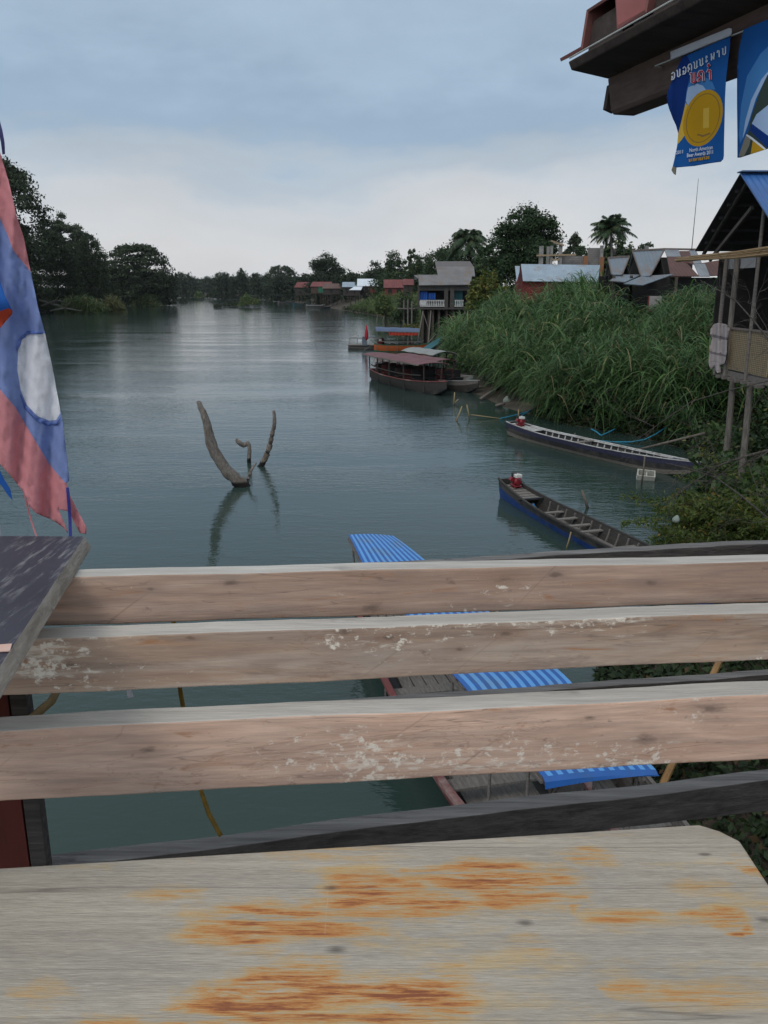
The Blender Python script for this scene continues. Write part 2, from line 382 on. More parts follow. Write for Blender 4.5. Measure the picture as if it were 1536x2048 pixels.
for k, (ft, bt, bk, tone, wh, wa) in enumerate(specs):
    o, A, B, th = beam('rail', RP[k], RN, ft, bt, bk, -1.15, 1.75, [M_TOP, M_TOP], rl, 11 + k, 90, jit=0.0006)
    KN = [[(300, 1178, .010), (745, 1215, .020), (1005, 1158, .016), (1110, 1150, .010), (1300, 1165, .012), (460, 1166, .012)], [(380, 1275, .009), (690, 1262, .017), (780, 1275, .009), (1010, 1268, .010), (140, 1330, .012), (920, 1300, .008)], [(297, 1500, .013), (393, 1568, .006), (1290, 1478, .022), (1180, 1435, .014), (1420, 1420, .02)]][k]
    kk = []
    for (kx, ky, kr) in KN:
        p = hit(kx, ky, RP[k], RN) - o.parent.location; kk.append((p.x, p.z, kr, (0.17, 0.085, 0.045) if (kx + k) % 2 else (0.16, 0.13, 0.115)))
    o.data.materials[0] = rail_mat('raw plank %d' % k, k + 1, tone, wh, wa, kk, [(1.0, 0.97, .95), (1.0, 1.02, 0.97), (1.08, 1.03, 1.0)][k], [.35, .75, .25][k])
    if k == 0: rail_top = A[0].z; rail_back = A[0] + RN * th
    if k == 2: tag(o, 'lowest rail with whitish scraped patches')
m = MB(); yb = 1.185
m.box((PY(16, 1500, yb).x - 0.08, yb + 0.045, 5.125), (0.16, 0.05, 0.85)); m.build('post', M_REDP, rl)
m = MB(); m.box((PY(36, 1500, yb).x, yb + 0.032, 5.125), (0.026, 0.022, 0.85)); m.build('side_board', M_DARKW, rl)
m = MB(); m.box((1.35, 1.30, 5.13), (0.10, 0.06, 0.86)); m.build('post', M_POST, rl)
for (x, dy) in ((PY(-2, 1500, yb).x - .06, 0.0), (1.35, 0.10)):
    for (z, y0) in ((5.51, 1.112), (5.38, 1.06)): m = MB(); m.box((x, (y0 + yb + .02) / 2 + dy, z), (.06, yb + .02 - y0, .05)); m.build('spacer', M_POST, rl)

# --- older outer rails, dark grey, running off at a slant
ON = Vector((-math.sin(R(11)), math.cos(R(11)), 0)); OP = Vector((0, 1.37, EYE))
orl = thing('outer_railing', 'old dark grey weathered railing slanting away just outside the raw plank railing', 'railing', (0.2, 1.33, 4.62))
for k, (ft, bt, bk, xl, xr) in enumerate([((1172, 1088), (1205, 1121), (1166, 1076), -0.08, 1.6), ((1461, 1349), (1505, 1392), (1449, 1336), -0.08, 1.6), ((1748, 1560), (1810, 1622), (1722, 1534), 0.03, 1.6)]):
    beam('rail', OP, ON, ft, bt, bk, xl - (0.2 if k < 2 else 0), xr, [M_DARKW, M_DARKTOP], orl, 31 + k, 60, 0.0015)
m = MB(); m.box((1.55, 1.72, 2.4), (0.10, 0.10, 6.5)); m.build('post', M_POST, orl)
m = MB(); m.box((-0.95, 1.255, 2.4), (0.07, 0.07, 6.4)); m.build('post', M_POST, orl)

# --- table top in the foreground
ZT = EYE - 0.60
tb_loc = Vector((0.05, 0.45, 4.70))
tb = thing('table', 'weathered grey wooden table with rusty orange stains in front of the railing', 'table', tb_loc)
def table_mat():
    t = NT('weathered table wood'); v = t.coord((1, 1, 1), rot=(0, 0, R(-5)))
    g = t.noise(t.coord((1.3, 22, 4), rot=(0, 0, R(-5))), 3.0, 8, 0.62, 0.5); f = t.noise(t.coord((7, 130, 10), rot=(0, 0, R(-5))), 2.0, 5, 0.6)
    cl = t.noise(t.coord((2, 4, 1)), 1.8, 5, 0.55); ff = t.noise(t.coord((26, 330, 10), rot=(0, 0, R(-5))), 2.0, 4, 0.65)
    col = t.mix(t.rng(g, 0.28, 0.72), (0.315, 0.277, 0.228), (0.495, 0.44, 0.36))
    col = t.mix(t.math('MULTIPLY', t.rng(f, 0.42, 0.72), 0.32), col, (0.22, 0.19, 0.155))
    col = t.mix(t.math('MULTIPLY', t.rng(cl, 0.45, 0.70), 0.6), col, (0.30, 0.28, 0.25))
    col = t.mix(t.math('MULTIPLY', t.rng(ff, 0.5, 0.68), 0.4), col, (0.20, 0.175, 0.14)); col = t.mix(t.math('MULTIPLY', t.rng(ff, 0.46, 0.32), 0.3), col, (0.66, 0.60, 0.51))
    ow = t.noise(t.coord((2.5, 11, 1), (3, 8, 0), (0, 0, R(-5))), 2.2, 7, 0.68)
    col = t.mix(t.math('MULTIPLY', t.rng(ow, 0.56, 0.68), 0.5), col, (0.56, 0.37, 0.13))
    spots = [(735, 1785, 95, 42, 1), (860, 1808, 85, 22, 1), (1010, 1768, 115, 38, 1.05), (930, 1752, 90, 20, .9), (500, 1850, 105, 40, .95), (610, 1846, 95, 34, .95), (690, 1868, 80, 20, .8), (480, 1880, 60, 14, .8),
             (470, 2000, 75, 44, 1.15), (590, 1978, 110, 50, 1.15), (560, 2030, 130, 30, 1.1), (810, 1998, 125, 46, 1.2), (900, 2024, 70, 22, 1.0), (250, 2050, 110, 14, .9), (350, 1788, 60, 16, .55), (690, 1706, 110, 14, .55), (1175, 1712, 50, 16, .7),
             (1260, 1836, 80, 20, .62), (1405, 1836, 60, 16, .75), (1470, 1860, 24, 10, .9), (1050, 1890, 60, 16, .5), (880, 1932, 40, 12, .6), (1430, 1985, 130, 26, .5), (1270, 1975, 40, 18, .5), (90, 1985, 60, 20, .45), (1515, 1745, 22, 26, .8), (1150, 1800, 22, 20, .7), (1400, 1780, 70, 14, .45)]
    sp = t.n('ShaderNodeSeparateXYZ'); t.set(sp.inputs[0], t.coord())
    jx = t.math('MULTIPLY', t.math('SUBTRACT', t.noise(t.coord((9, 14, 1), (4, 4, 0)), 1.6, 5, 0.65), 0.5), 0.13); jy = t.math('MULTIPLY', t.math('SUBTRACT', t.noise(t.coord((9, 14, 1), (8, 1, 0)), 1.6, 5, 0.65), 0.5), 0.045)
    acc = None
    for (px, py, rx, ry, w) in spots:
        c = PZ(px, py, ZT); e = PZ(px + rx, py, ZT); b = PZ(px, py - ry, ZT); rX = (e - c).length; rY = (b - c).length; c = c - tb_loc
        dx = t.math('DIVIDE', t.math('ADD', t.math('SUBTRACT', sp.outputs[0], c.x), jx), rX); dy = t.math('DIVIDE', t.math('ADD', t.math('SUBTRACT', sp.outputs[1], c.y), jy), rY)
        r2 = t.math('ADD', t.math('MULTIPLY', dx, dx), t.math('MULTIPLY', dy, dy))
        q = t.math('MULTIPLY', t.rng(r2, 0.0, 2.4, 1.0, 0.0), w)
        acc = q if acc is None else t.math('MAXIMUM', acc, q)
    n1 = t.noise(t.coord((4.5, 52, 1), (1, 5, 0), (0, 0, R(-5))), 2.2, 8, 0.74, 0.2)
    lev = t.math('MULTIPLY', acc, t.rng(n1, 0.38, 0.64, 0.03, 1.28))
    col = t.mix(t.math('MULTIPLY', t.rng(lev, 0.04, 0.46), 0.85), col, (0.50, 0.32, 0.125)); col = t.mix(t.math('MULTIPLY', t.rng(lev, 0.32, 0.68), 0.88), col, (0.47, 0.18, 0.05)); col = t.mix(t.rng(lev, 0.66, 1.0), col, (0.25, 0.085, 0.04))
    # one long pale scratch across the grain
    A_, B__ = PZ(659, 1768, ZT) - tb_loc, PZ(655, 1868, ZT) - tb_loc
    sx = t.math('ABSOLUTE', t.math('ADD', t.math('SUBTRACT', t.math('SUBTRACT', sp.outputs[0], A_.x), t.math('MULTIPLY', t.math('SUBTRACT', sp.outputs[1], A_.y), (B__.x - A_.x) / (B__.y - A_.y))), t.math('MULTIPLY', t.math('SUBTRACT', cl, .5), .016)))
    col = t.mix(t.math('MULTIPLY', t.math('MULTIPLY', t.rng(sx, .0010, .0003), t.math('LESS_THAN', sp.outputs[1], A_.y)), t.math('MULTIPLY', t.math('GREATER_THAN', sp.outputs[1], B__.y), t.rng(n1, .42, .62, 0, .22))), col, (.62, .56, .47))
    # two nail holes and a few dark grain streaks
    for (px, py, r) in ((662, 1776, .0075), (672, 1899, .009), (1410, 1709, .006), (1050, 1846, .008), (1530, 1840, .007)):
        c = PZ(px, py, ZT) - tb_loc
        dx = t.math('MULTIPLY', t.math('SUBTRACT', sp.outputs[0], c.x), 0.7); dy = t.math('MULTIPLY', t.math('SUBTRACT', sp.outputs[1], c.y), 1.5)
        d = t.math('SQRT', t.math('ADD', t.math('MULTIPLY', dx, dx), t.math('MULTIPLY', dy, dy)))
        col = t.mix(t.rng(t.math('ADD', d, t.math('MULTIPLY', t.math('SUBTRACT', f, 0.5), 0.01)), r, r * 0.25, 0, 0.7), col, (0.08, 0.065, 0.055))
    cr_ = t.noise(t.coord((0.25, 9, 1), (6, 2, 0), (0, 0, R(-5))), 1.2, 3, 0.5)
    col = t.mix(t.math('MULTIPLY', t.rng(t.math('ABSOLUTE', t.math('SUBTRACT', cr_, 0.47)), 0.004, 0.0), 0.6), col, (0.13, 0.11, 0.09))
    st = t.noise(t.coord((1.6, 40, 1), (2, 2, 0), (0, 0, R(-5))), 1.4, 6, 0.6)
    col = t.mix(t.math('MULTIPLY', t.rng(st, 0.64, 0.74), 0.4), col, (0.17, 0.15, 0.13))
    return t.done(t.pbr(col, 0.66, t.bump(t.math('ADD', t.math('ADD', f, g), ff), 0.35, 0.003), 0, 0.3))
outl = [PZ(-260, 1751, ZT), PZ(700, 1691.5, ZT), PZ(1398, 1648, ZT), PZ(1440, 1661, ZT), PZ(1480, 1681, ZT), PZ(1540, 1772, ZT)]
d_ = (outl[5] - outl[4]).normalized()
outl += [Vector((outl[5].x + 0.10, 0.20, ZT)), Vector((outl[0].x - 0.02, 0.16, ZT))]
m = MB(); n = len(outl); th = 0.028
m.add([p for p in outl] + [p - Vector((0, 0, th)) for p in outl], [tuple(range(n - 1, -1, -1)), tuple(range(n, 2 * n))] + [(i, (i + 1) % n, n + (i + 1) % n, n + i) for i in range(n)])
m.build('table_top', table_mat(), tb, bevel=0.003)
m = MB(); m.box((0.05, 0.62, ZT - 0.07), (0.95, 0.025, 0.08)); m.box((0.05, 0.30, ZT - 0.07), (0.95, 0.025, 0.08)); m.build('apron', M_POST, tb)
for x in (-0.42, 0.50):
    for y in (0.28, 0.64):
        m = MB(); m.box((x, y, (ZT - th + 4.70) / 2), (0.06, 0.06, ZT - th - 4.70)); m.build('leg', M_POST, tb)

# --- dark painted board lying on the top rail, left
zb = rail_top + 0.020
def dark_paint():
    t = NT('worn dark blue paint'); s = t.noise(t.coord((34, 5, 1), rot=(0, 0, R(-50))), 2.0, 8, 0.7); c = t.noise(t.coord(), 3.5, 5, 0.6)
    col = t.mix(t.rng(c, 0.3, 0.7), (0.022, 0.020, 0.030), (0.045, 0.042, 0.058))
    col = t.mix(t.math('MULTIPLY', t.rng(s, 0.52, 0.64), t.rng(c, 0.38, 0.58, 0.15, 0.7)), col, (0.30, 0.29, 0.29))
    return t.done(t.pbr(col, 0.55, t.bump(s, 0.2, 0.002), 0, 0.4))
M_EDGE = grey_wood('chipped board edge', (0.17, 0.145, 0.115), (0.40, 0.36, 0.31), (14, 4, 30))
b1, b2 = PZ(169, 1073, zb), PZ(0, 1332, zb)
dd = (b2 - b1); e2 = b1 + dd * 1.35; l1 = PZ(-150, 1071, zb); l2 = l1 + dd * 1.35
m = MB(); top = [b1, l1, l2, e2]; low = [p - Vector((0, 0, 0.019)) for p in top]
low[0] = low[0] + Vector((0.008, 0.006, 0)); low[3] = low[3] + Vector((0.008, 0, 0))
m.add(top + low, [(0, 1, 2, 3)], 0); m.add(top + low, [(7, 6, 5, 4), (0, 4, 5, 1), (1, 5, 6, 2), (2, 6, 7, 3), (3, 7, 4, 0)], 1)
br = thing('board', 'worn dark blue painted board lying across the top rail below the flag', 'board', ((b1 + l2) / 2 - Vector((0, 0, 0.019))))
m.build('panel', [dark_paint(), M_EDGE], br, bevel=0.002)
m = MB(); q = [PZ(-30, 1293, zb + .001), PZ(24, 1289, zb + .001), PZ(20, 1303, zb + .001), PZ(-30, 1306, zb + .001)]
m.add(q + [p + Vector((0, 0, .0012)) for p in q], [(3, 2, 1, 0), (4, 5, 6, 7), (0, 1, 5, 4), (1, 2, 6, 5), (2, 3, 7, 6), (3, 0, 4, 7)]); m.build('sticker', mat('faded pink sticker', (0.62, 0.33, 0.24), (0.6, 0.5, 0.45), 0.6, 30), br)

# ------------------------------------------------------------------ flat cloth with crisp printed regions
def inside(p, poly):
    x, y = p; c = False; n = len(poly); j = n - 1
    for i in range(n):
        xi, yi = poly[i]; xj, yj = poly[j]
        if (yi > y) != (yj > y) and x < (xj - xi) * (y - yi) / (yj - yi + 1e-12) + xi: c = not c
        j = i
    return c
def densify(poly, step):
    out = []
    for a, b in zip(poly, poly[1:] + poly[:1]):
        d = math.hypot(b[0] - a[0], b[1] - a[1]); k = max(1, int(d / step))
        out += [(lerp(a[0], b[0], i / k), lerp(a[1], b[1], i / k)) for i in range(k)]
    return out
def patch(outline, regions, step, fn):
    """triangulated sheet inside OUTLINE; REGIONS = [(material index, polygon)], later ones on top; fn maps the flat layout to the world"""
    V = []; E = []
    for poly in [outline] + [r[1] for r in regions]:
        dp = densify(poly, step); b = len(V); V += [Vector(p) for p in dp]; E += [(b + i, b + (i + 1) % len(dp)) for i in range(len(dp))]
    xs = [p[0] for p in outline]; ys = [p[1] for p in outline]; rr = np.random.default_rng(3)
    y = min(ys) + step
    while y < max(ys):
        x = min(xs) + step
        while x < max(xs):
            if inside((x, y), outline): V.append(Vector((x + (rr.random() - .5) * step * .2, y + (rr.random() - .5) * step * .2)))
            x += step
        y += step
    v, e, f, *_ = delaunay_2d_cdt(V, E, [], 0, 1e-3)
    mb = MB(); fs = []; mi = []
    for t in f:
        c = (sum(v[i][0] for i in t) / len(t), sum(v[i][1] for i in t) / len(t))
        if not inside(c, outline): continue
        k = 0
        for r in regions:
            if inside(c, r[1]): k = r[0]
        fs.append(tuple(t)); mi.append(k)
    mb.v = [tuple(fn(p[0], p[1])) for p in v]; mb.f = fs; mb.m = mi
    return mb
def ell(cx, cy, rx, ry, rot=0, n=40):
    c, s = math.cos(R(rot)), math.sin(R(rot))
    return [(cx + rx * math.cos(a) * c - ry * math.sin(a) * s, cy + rx * math.cos(a) * s + ry * math.sin(a) * c) for a in [2 * math.pi * i / n for i in range(n)]]
def cloth(name, col, trans=0.45, weave=0.12):
    t = NT(name); n = t.noise(t.coord((60, 60, 60)), 6, 3, 0.6); big = t.noise(t.coord((3, 3, 1.2)), 2.5, 4, 0.6)
    c = t.mix(t.rng(n, 0.2, 0.8, 0, 1), tuple(x * (1 - weave) for x in col), col)
    c = t.mix(t.math('MULTIPLY', t.rng(big, 0.4, 0.7), 0.08), c, tuple(x * 0.75 for x in col))
    p = t.pbr(c, 0.85, t.bump(n, 0.1, 0.001), 0, 0.15); tr = t.n('ShaderNodeBsdfTranslucent'); t.set(tr.inputs[0], c)
    ms = t.n('ShaderNodeMixShader'); ms.inputs[0].default_value = trans; t.t.links.new(p, ms.inputs[1]); t.t.links.new(tr.outputs[0], ms.inputs[2])
    return t.done(ms.outputs[0])
F_BLUE = cloth('faded blue cloth', (0.30, 0.39, 0.68)); F_RED = cloth('faded red cloth', (0.78, 0.36, 0.385)); F_WHITE = cloth('white cloth', (0.88, 0.88, 0.91))
F_BRIGHT = cloth('bright blue cloth', (0.04, 0.17, 0.55)); F_SEAM = cloth('flag seam cloth', (0.17, 0.26, 0.60)); F_ORANGE = cloth('orange red cloth', (0.62, 0.10, 0.05))

FY = 1.42
def flag_fn(x, y):
    w = 0.010 * math.sin(x * 0.105 + y * 0.004) + 0.007 * math.sin(x * 0.05 - y * 0.011 + 1) + 0.003 * math.sin(x * .21 + y * .013) + 0.0022 * math.sin(x * .42 + y * .05 + 2) + 0.0018 * math.sin(y * .16 - x * .3)
    # hems of the white disc and lower red band ride up a little
    return PY(x, y, FY + w)
O = [(-48, 205), (-20, 250), (0, 306), (16, 358), (34, 436), (47, 473), (61, 543), (75.5, 613), (90, 667), (105, 737), (120, 820), (124, 834), (131, 893), (138, 955), (139, 961), (133, 966), (137, 985), (152, 1015), (166, 1042), (173, 1056), (172, 1068), (160, 1066), (146, 1040), (140, 1024), (117, 1018), (124, 1036), (136, 1066), (126, 1054), (105, 1040), (73, 1027), (58, 1012), (54, 996), (44, 980), (20, 950), (0, 928), (-48, 880)]
red_top = [(-48, 205), (-20, 250), (0, 306), (16, 358), (34, 436), (47, 473), (61, 543), (44, 522), (26, 501), (16, 470), (0, 436), (-48, 372)]
red_low = [(-48, 700), (2, 781), (32, 817), (58.6, 861), (97.6, 927), (129, 964), (133, 966), (137, 985), (152, 1015), (166, 1042), (173, 1056), (172, 1068), (160, 1066), (146, 1040), (140, 1024), (117, 1018), (124, 1036), (136, 1066), (126, 1054), (105, 1040), (73, 1027), (58, 1012), (54, 996), (44, 980), (20, 950), (0, 928), (-48, 880)]
disc = [(90, 667), (72, 664), (56, 666), (44, 678), (36, 700), (34.5, 740), (41, 780), (54, 810), (75, 832), (98, 841), (113, 840), (121, 826), (120, 820), (105, 737)]
fl_loc = PY(-9, 1200, FY); fl_loc.z = 4.62
fl = thing('flag', 'faded red and blue flag with white disc and frayed hem hanging at the left', 'flag', fl_loc)
patch(O, [(1, red_top), (1, red_low), (2, disc)], 7.0, flag_fn).build('cloth', [F_BLUE, F_RED, F_WHITE], fl, smooth=True, solid=0.0008)
cn = patch([(-30, 520), (0, 562), (10, 592), (25, 622), (24, 628), (0, 656), (-30, 690)], [(1, [(-30, 632), (0, 622), (18, 616), (25, 622), (24, 628), (0, 656), (-30, 690)])], 6.0, lambda x, y: PY(x, y, FY - 0.035 + 0.01 * math.sin(y * .06)))
cn.build('folded_corner', [F_BRIGHT, F_ORANGE], fl, smooth=True, solid=0.0008)
patch([(34.5, 700), (40, 677), (56, 662), (86, 663), (87, 668), (58, 668.5), (45, 680), (38, 702)], [], 4.0, lambda x, y: flag_fn(x, y) - Vector((0, 0.004 + 0.002 * math.sin(x * .7), 0))).build('seam', [F_SEAM], fl, smooth=True, solid=0.0008)
patch([(40, 782), (54, 813), (75, 835), (98, 845), (114, 844), (124, 833), (123, 837), (114, 849), (97, 851), (73, 840), (51, 816)], [], 4.0, lambda x, y: flag_fn(x, y) - Vector((0, 0.004, 0))).build('seam', [F_SEAM], fl, smooth=True, solid=0.0008)
def ribbon(pts, w, Y): 
    a = [(x - w / 2, y) for x, y in pts]; b = [(x + w / 2, y) for x, y in pts][::-1]
    return patch(a + b, [], max(3.0, w), lambda x, y: PY(x, y, Y + 0.006 * math.sin(y * .05)))
ribbon([(46, 975), (54, 1010), (62, 1040), (74, 1076)], 3.2, FY + .005).build('loose_thread', [F_RED], fl, solid=0.001)
ribbon([(135, 975), (138, 1010), (140, 1040), (141, 1078)], 6, FY - .012).build('loose_thread', [cloth('violet blue cloth', (0.09, 0.10, 0.42))], fl, solid=0.001)
patch([(-6, 930), (8, 958), (20, 978), (25, 1000), (16, 990), (6, 975), (-6, 960)], [], 4, lambda x, y: PY(x, y, FY + .02)).build('torn_strip', [F_BRIGHT], fl, solid=0.001)
patch([(-12, 200), (-2, 236), (5, 262), (9, 285), (10, 308), (5, 309), (2, 285), (-3, 262), (-12, 240)], [], 4, lambda x, y: PY(x, y, FY + .03)).build('torn_strip', [cloth('dull violet cloth', (0.13, 0.15, 0.34))], fl, solid=0.001)
tp = PY(-9, 1060, FY + .03); m = MB(); m.tube([(tp.x, tp.y, 4.62), (tp.x, tp.y, 6.35)], 0.0085, 10); m.build('pole', mat('white pole', (0.72, 0.74, 0.75), None, 0.5, 8), fl, smooth=False)

# ------------------------------------------------------------------ eave of the neighbouring roof, upper right
vd = ray(317, 579.2); U_ = Vector((vd.x, vd.y, 0)).normalized(); N_ = Vector((U_.y, -U_.x, 0))
E0 = PY(1226, 230, 2.30)                      # far lower corner of the beam
def ep(px, py): return hit(px, py, E0, U_)
def extr(prof, L, s0=0.0):
    mb = MB(); n = len(prof); a = [p + U_ * s0 for p in prof]; b = [p - U_ * L for p in prof]
    mb.add(a + b, [tuple(range(n)), tuple(range(2 * n - 1, n - 1, -1))] + [(i, n + i, n + (i + 1) % n, (i + 1) % n) for i in range(n)])
    return mb
rf_loc = E0 - U_ * 1.3 + N_ * 0.5; 
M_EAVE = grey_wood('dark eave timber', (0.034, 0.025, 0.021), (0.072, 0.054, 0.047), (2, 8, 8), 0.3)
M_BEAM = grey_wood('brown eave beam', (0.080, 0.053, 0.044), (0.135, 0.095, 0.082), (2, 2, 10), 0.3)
M_TILE = mat('red roof tile', (0.27, 0.095, 0.09), (0.18, 0.065, 0.06), 0.6, 6, dirt=(0.2, 0.12, 0.1))
bt_ = ep(1215, 157)
pr = thing('porch_roof', 'red tiled roof eave with dark timber and beam above the pennants', 'roof', Vector((rf_loc.x + 0.6, rf_loc.y, 4.7)))
b0 = [ep(1226, 230), ep(1221, 222), bt_ , bt_ + N_ * 0.06, ep(1226, 230) + N_ * 0.06]
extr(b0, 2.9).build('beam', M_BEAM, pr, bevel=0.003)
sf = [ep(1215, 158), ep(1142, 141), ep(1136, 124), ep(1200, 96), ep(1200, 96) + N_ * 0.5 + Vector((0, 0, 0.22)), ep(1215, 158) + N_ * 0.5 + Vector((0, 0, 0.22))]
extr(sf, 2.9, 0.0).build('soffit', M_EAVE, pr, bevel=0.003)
s2 = [ep(1205, 216), ep(1213, 168), ep(1216, 166), ep(1222, 224)]
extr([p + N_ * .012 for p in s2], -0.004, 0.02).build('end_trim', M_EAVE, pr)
# tile course: trapezoid waves along the eave, oversailing the boards
t0 = ep(1165, 104); ztile = ep(1140, 86)
slope = (N_ * 1.0 + Vector((0, 0, 0.48))).normalized(); up_ = Vector((0, 0, 1))
base = ep(1178, 89)
prof = []; s = 0.10; hgt = 0.075
while s > -2.9:
    prof += [(s, 0.0), (s - 0.115, 0.0), (s - 0.135, hgt), (s - 0.265, hgt), (s - 0.285, 0.0)]; s -= 0.285
A_ = [base + U_ * a + up_ * h - slope * 0.030 for a, h in prof]; B_ = [base + U_ * a + up_ * h + slope * 1.6 for a, h in prof]
m = MB(); m.grid([A_, B_]); m.build('tile_sheet', M_TILE, pr, solid=0.008)
m = MB()
for i in range(0, len(prof), 5):
    a = [base + U_ * x + up_ * (h * 0.62) - slope * 0.012 for x, h in (prof[i + 1], prof[i + 2], prof[i + 3], prof[i + 4])]
    m.hexa([a[0] - up_ * .03, a[3] - up_ * .03, a[3] - up_ * .03 + slope * .03, a[0] - up_ * .03 + slope * .03, a[1], a[2], a[2] + slope * .03, a[1] + slope * .03])
m.build('eave_filler', M_EAVE, pr)
# posts that carry it, right of the picture
for s in (0.2, 2.75):
    p = E0 - U_ * s + N_ * 0.98; m = MB(); m.box((p.x, p.y, (4.7 + E0.z) / 2 + .2), (0.09, 0.09, E0.z - 4.7 + 0.45)); m.build('post', M_POST, pr)

# ------------------------------------------------------------------ pennants on a string along the beam
SP = hit(1342, 119.6, E0 - N_ * 0.035, N_)     # the string hangs 35 mm in front of the beam
def pn(px, py, off=0.0): return hit(px, py, SP - N_ * off, N_)
def zpt(q): return (1330 + q[0] / 6.825, 50 + q[1] / 6.825)
def zp(l): return [zpt(q) for q in l]
P_BLUE = cloth('pennant blue', (0.012, 0.105, 0.36), 0.25, 0.05); P_DEEP = cloth('pennant deep blue and fold shade', (0.006, 0.035, 0.19), 0.2, 0.05); P_PALE = cloth('pennant pale sky print', (0.36, 0.50, 0.72), 0.25, 0.05)
P_MID = cloth('pennant mid blue', (0.06, 0.22, 0.52), 0.25, 0.05); P_GOLD = cloth('pennant gold print', (0.50, 0.29, 0.015), 0.2, 0.08); P_GOLD2 = cloth('pennant light gold print', (0.62, 0.43, 0.07), 0.2, 0.08)
P_HEM = cloth('pennant white hem', (0.70, 0.72, 0.78), 0.4, 0.05); P_WHITE = cloth('pennant white print', (0.62, 0.68, 0.75), 0.2, 0.03); P_RED = cloth('pennant red print', (0.42, 0.03, 0.06), 0.2, 0.05)
P_BROWN = cloth('pennant brown print', (0.28, 0.17, 0.05), 0.2); P_DKGLASS = cloth('pennant bottle print', (0.035, 0.055, 0.05), 0.15); P_GREY = cloth('pennant grey print', (0.22, 0.21, 0.17), 0.2)
SPEN = cloth('string', (0.5, 0.52, 0.5), 0.1)
def curl(x, y): 
    # left third rolls towards the viewer-side and the sheet bellies gently
    t = max(0.0, min(1.0, (1392 - x) / 50)); return 0.03 * t * t + 0.008 * math.sin((y - 80) * 0.02) + 0.004
pen1 = thing('pennant', 'blue pennant with gold medal and white and red lettering hanging from the eave string', 'pennant', pn(1402, 115), group='pennants on the eave string')
body = zp([(245, 440), (895, 152), (885, 300), (870, 420), (835, 700), (818, 1000), (812, 1300), (805, 1600), (803, 1780), (795, 1830), (760, 1868), (600, 1890), (400, 1925), (158, 1945), (148, 2048), (118, 2030), (88, 1980), (105, 1930), (125, 1850), (165, 1650), (180, 1480), (150, 1370), (110, 1285), (60, 1150), (30, 1050), (24, 980), (40, 900), (80, 800), (140, 640), (200, 520)])
deep = zp([(245, 440), (300, 415), (370, 560), (335, 720), (300, 880), (280, 1000), (250, 1200), (200, 1420), (180, 1480), (150, 1370), (110, 1285), (60, 1150), (30, 1050), (24, 980), (40, 900), (80, 800), (140, 640), (200, 520)])  # left fold: its shade painted in as a deeper blue
midr = zp([(330, 790), (520, 700), (640, 760), (690, 880), (560, 885), (400, 985), (330, 1130), (285, 1040), (300, 880)])
pale = zp([(320, 850), (440, 800), (520, 830), (560, 885), (440, 940), (390, 1000), (330, 1130), (285, 1040), (300, 930)])
gold2 = zp([(283, 1060), (332, 1135), (300, 1260), (265, 1400), (268, 1505), (225, 1570), (160, 1640), (180, 1480), (230, 1290)])
medal = zp([(520 + 262 * math.cos(a) + 75 * math.sin(a), 1270 - 388 * math.sin(a)) for a in [2 * math.pi * i / 48 for i in range(48)]])
ring = zp([(520 + 225 * math.cos(a) + 66 * math.sin(a), 1270 - 340 * math.sin(a)) for a in [2 * math.pi * i / 44 for i in range(44)]])
ring2 = zp([(520 + 213 * math.cos(a) + 62 * math.sin(a), 1270 - 325 * math.sin(a)) for a in [2 * math.pi * i / 44 for i in range(44)]])
pill = zp([(525, 1140), (605, 1125), (600, 1400), (520, 1410)]); arc = zp([(440, 1480), (520, 1500), (620, 1465), (622, 1490), (520, 1530), (440, 1508)])
tail = zp([(158, 1945), (148, 2048), (118, 2030), (88, 1980), (105, 1930)])
MB1 = [P_BLUE, P_DEEP, P_MID, P_PALE, P_GOLD, P_GOLD2, P_BROWN, P_GREY]
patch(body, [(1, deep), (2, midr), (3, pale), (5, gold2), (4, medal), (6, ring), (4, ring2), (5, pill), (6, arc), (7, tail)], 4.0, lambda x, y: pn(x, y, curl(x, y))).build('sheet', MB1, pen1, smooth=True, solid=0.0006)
patch(zp([(80, 365), (300, 275), (600, 155), (880, 42), (905, 50), (908, 100), (888, 150), (600, 262), (300, 388), (85, 476)]), [], 5.0, lambda x, y: pn(x, y, 0.006)).build('hem', [P_HEM], pen1, smooth=True, solid=0.003)
# lettering: strokes in a unit cell, laid along a slanted line of the sheet
GL = {  # hand-drawn letter strokes, x 0..1, y 0 (top) .. 1 (base)
 'kh': [[(.12, .55), (.12, .25), (.3, .06), (.6, .06), (.82, .3), (.82, 1)], [(.12, .55), (.3, .45), (.42, .6), (.3, .75), (.15, .7), (.15, 1)]],
 'n': [[(.05, .12), (.2, .05), (.28, .2), (.28, .9), (.5, 1), (.75, .9), (.75, .05)], [(.75, .75), (.95, .95)]],
 'a': [[(.25, .1), (.45, .05), (.5, .25), (.3, .35), (.25, .2)], [(.5, .2), (.65, .3)], [(.25, .6), (.45, .55), (.5, .75), (.3, .85), (.25, .7)], [(.5, .7), (.65, .8)]],
 'ph': [[(.1, .15), (.25, .05), (.25, .95), (.48, .45), (.7, .95), (.8, .05)]],
 'aa': [[(.25, .3), (.4, .06), (.65, .15), (.68, 1)]],
 'b': [[(.1, .12), (.25, .06), (.28, .9), (.55, 1), (.8, .9), (.8, .0)]],
 'l': [[(.2, .6), (.35, .5), (.45, .65), (.3, .78), (.18, .95), (.6, 1), (.82, .8), (.82, .3), (.55, .06), (.2, .2)]],
 'u': [[(.5, 1.15), (.6, 1.3), (.5, 1.45), (.42, 1.3)]],
 'am': [[(.25, .3), (.4, .06), (.65, .15), (.68, 1)], [(.3, -.35), (.45, -.45), (.55, -.3), (.4, -.2), (.3, -.35)]],
}
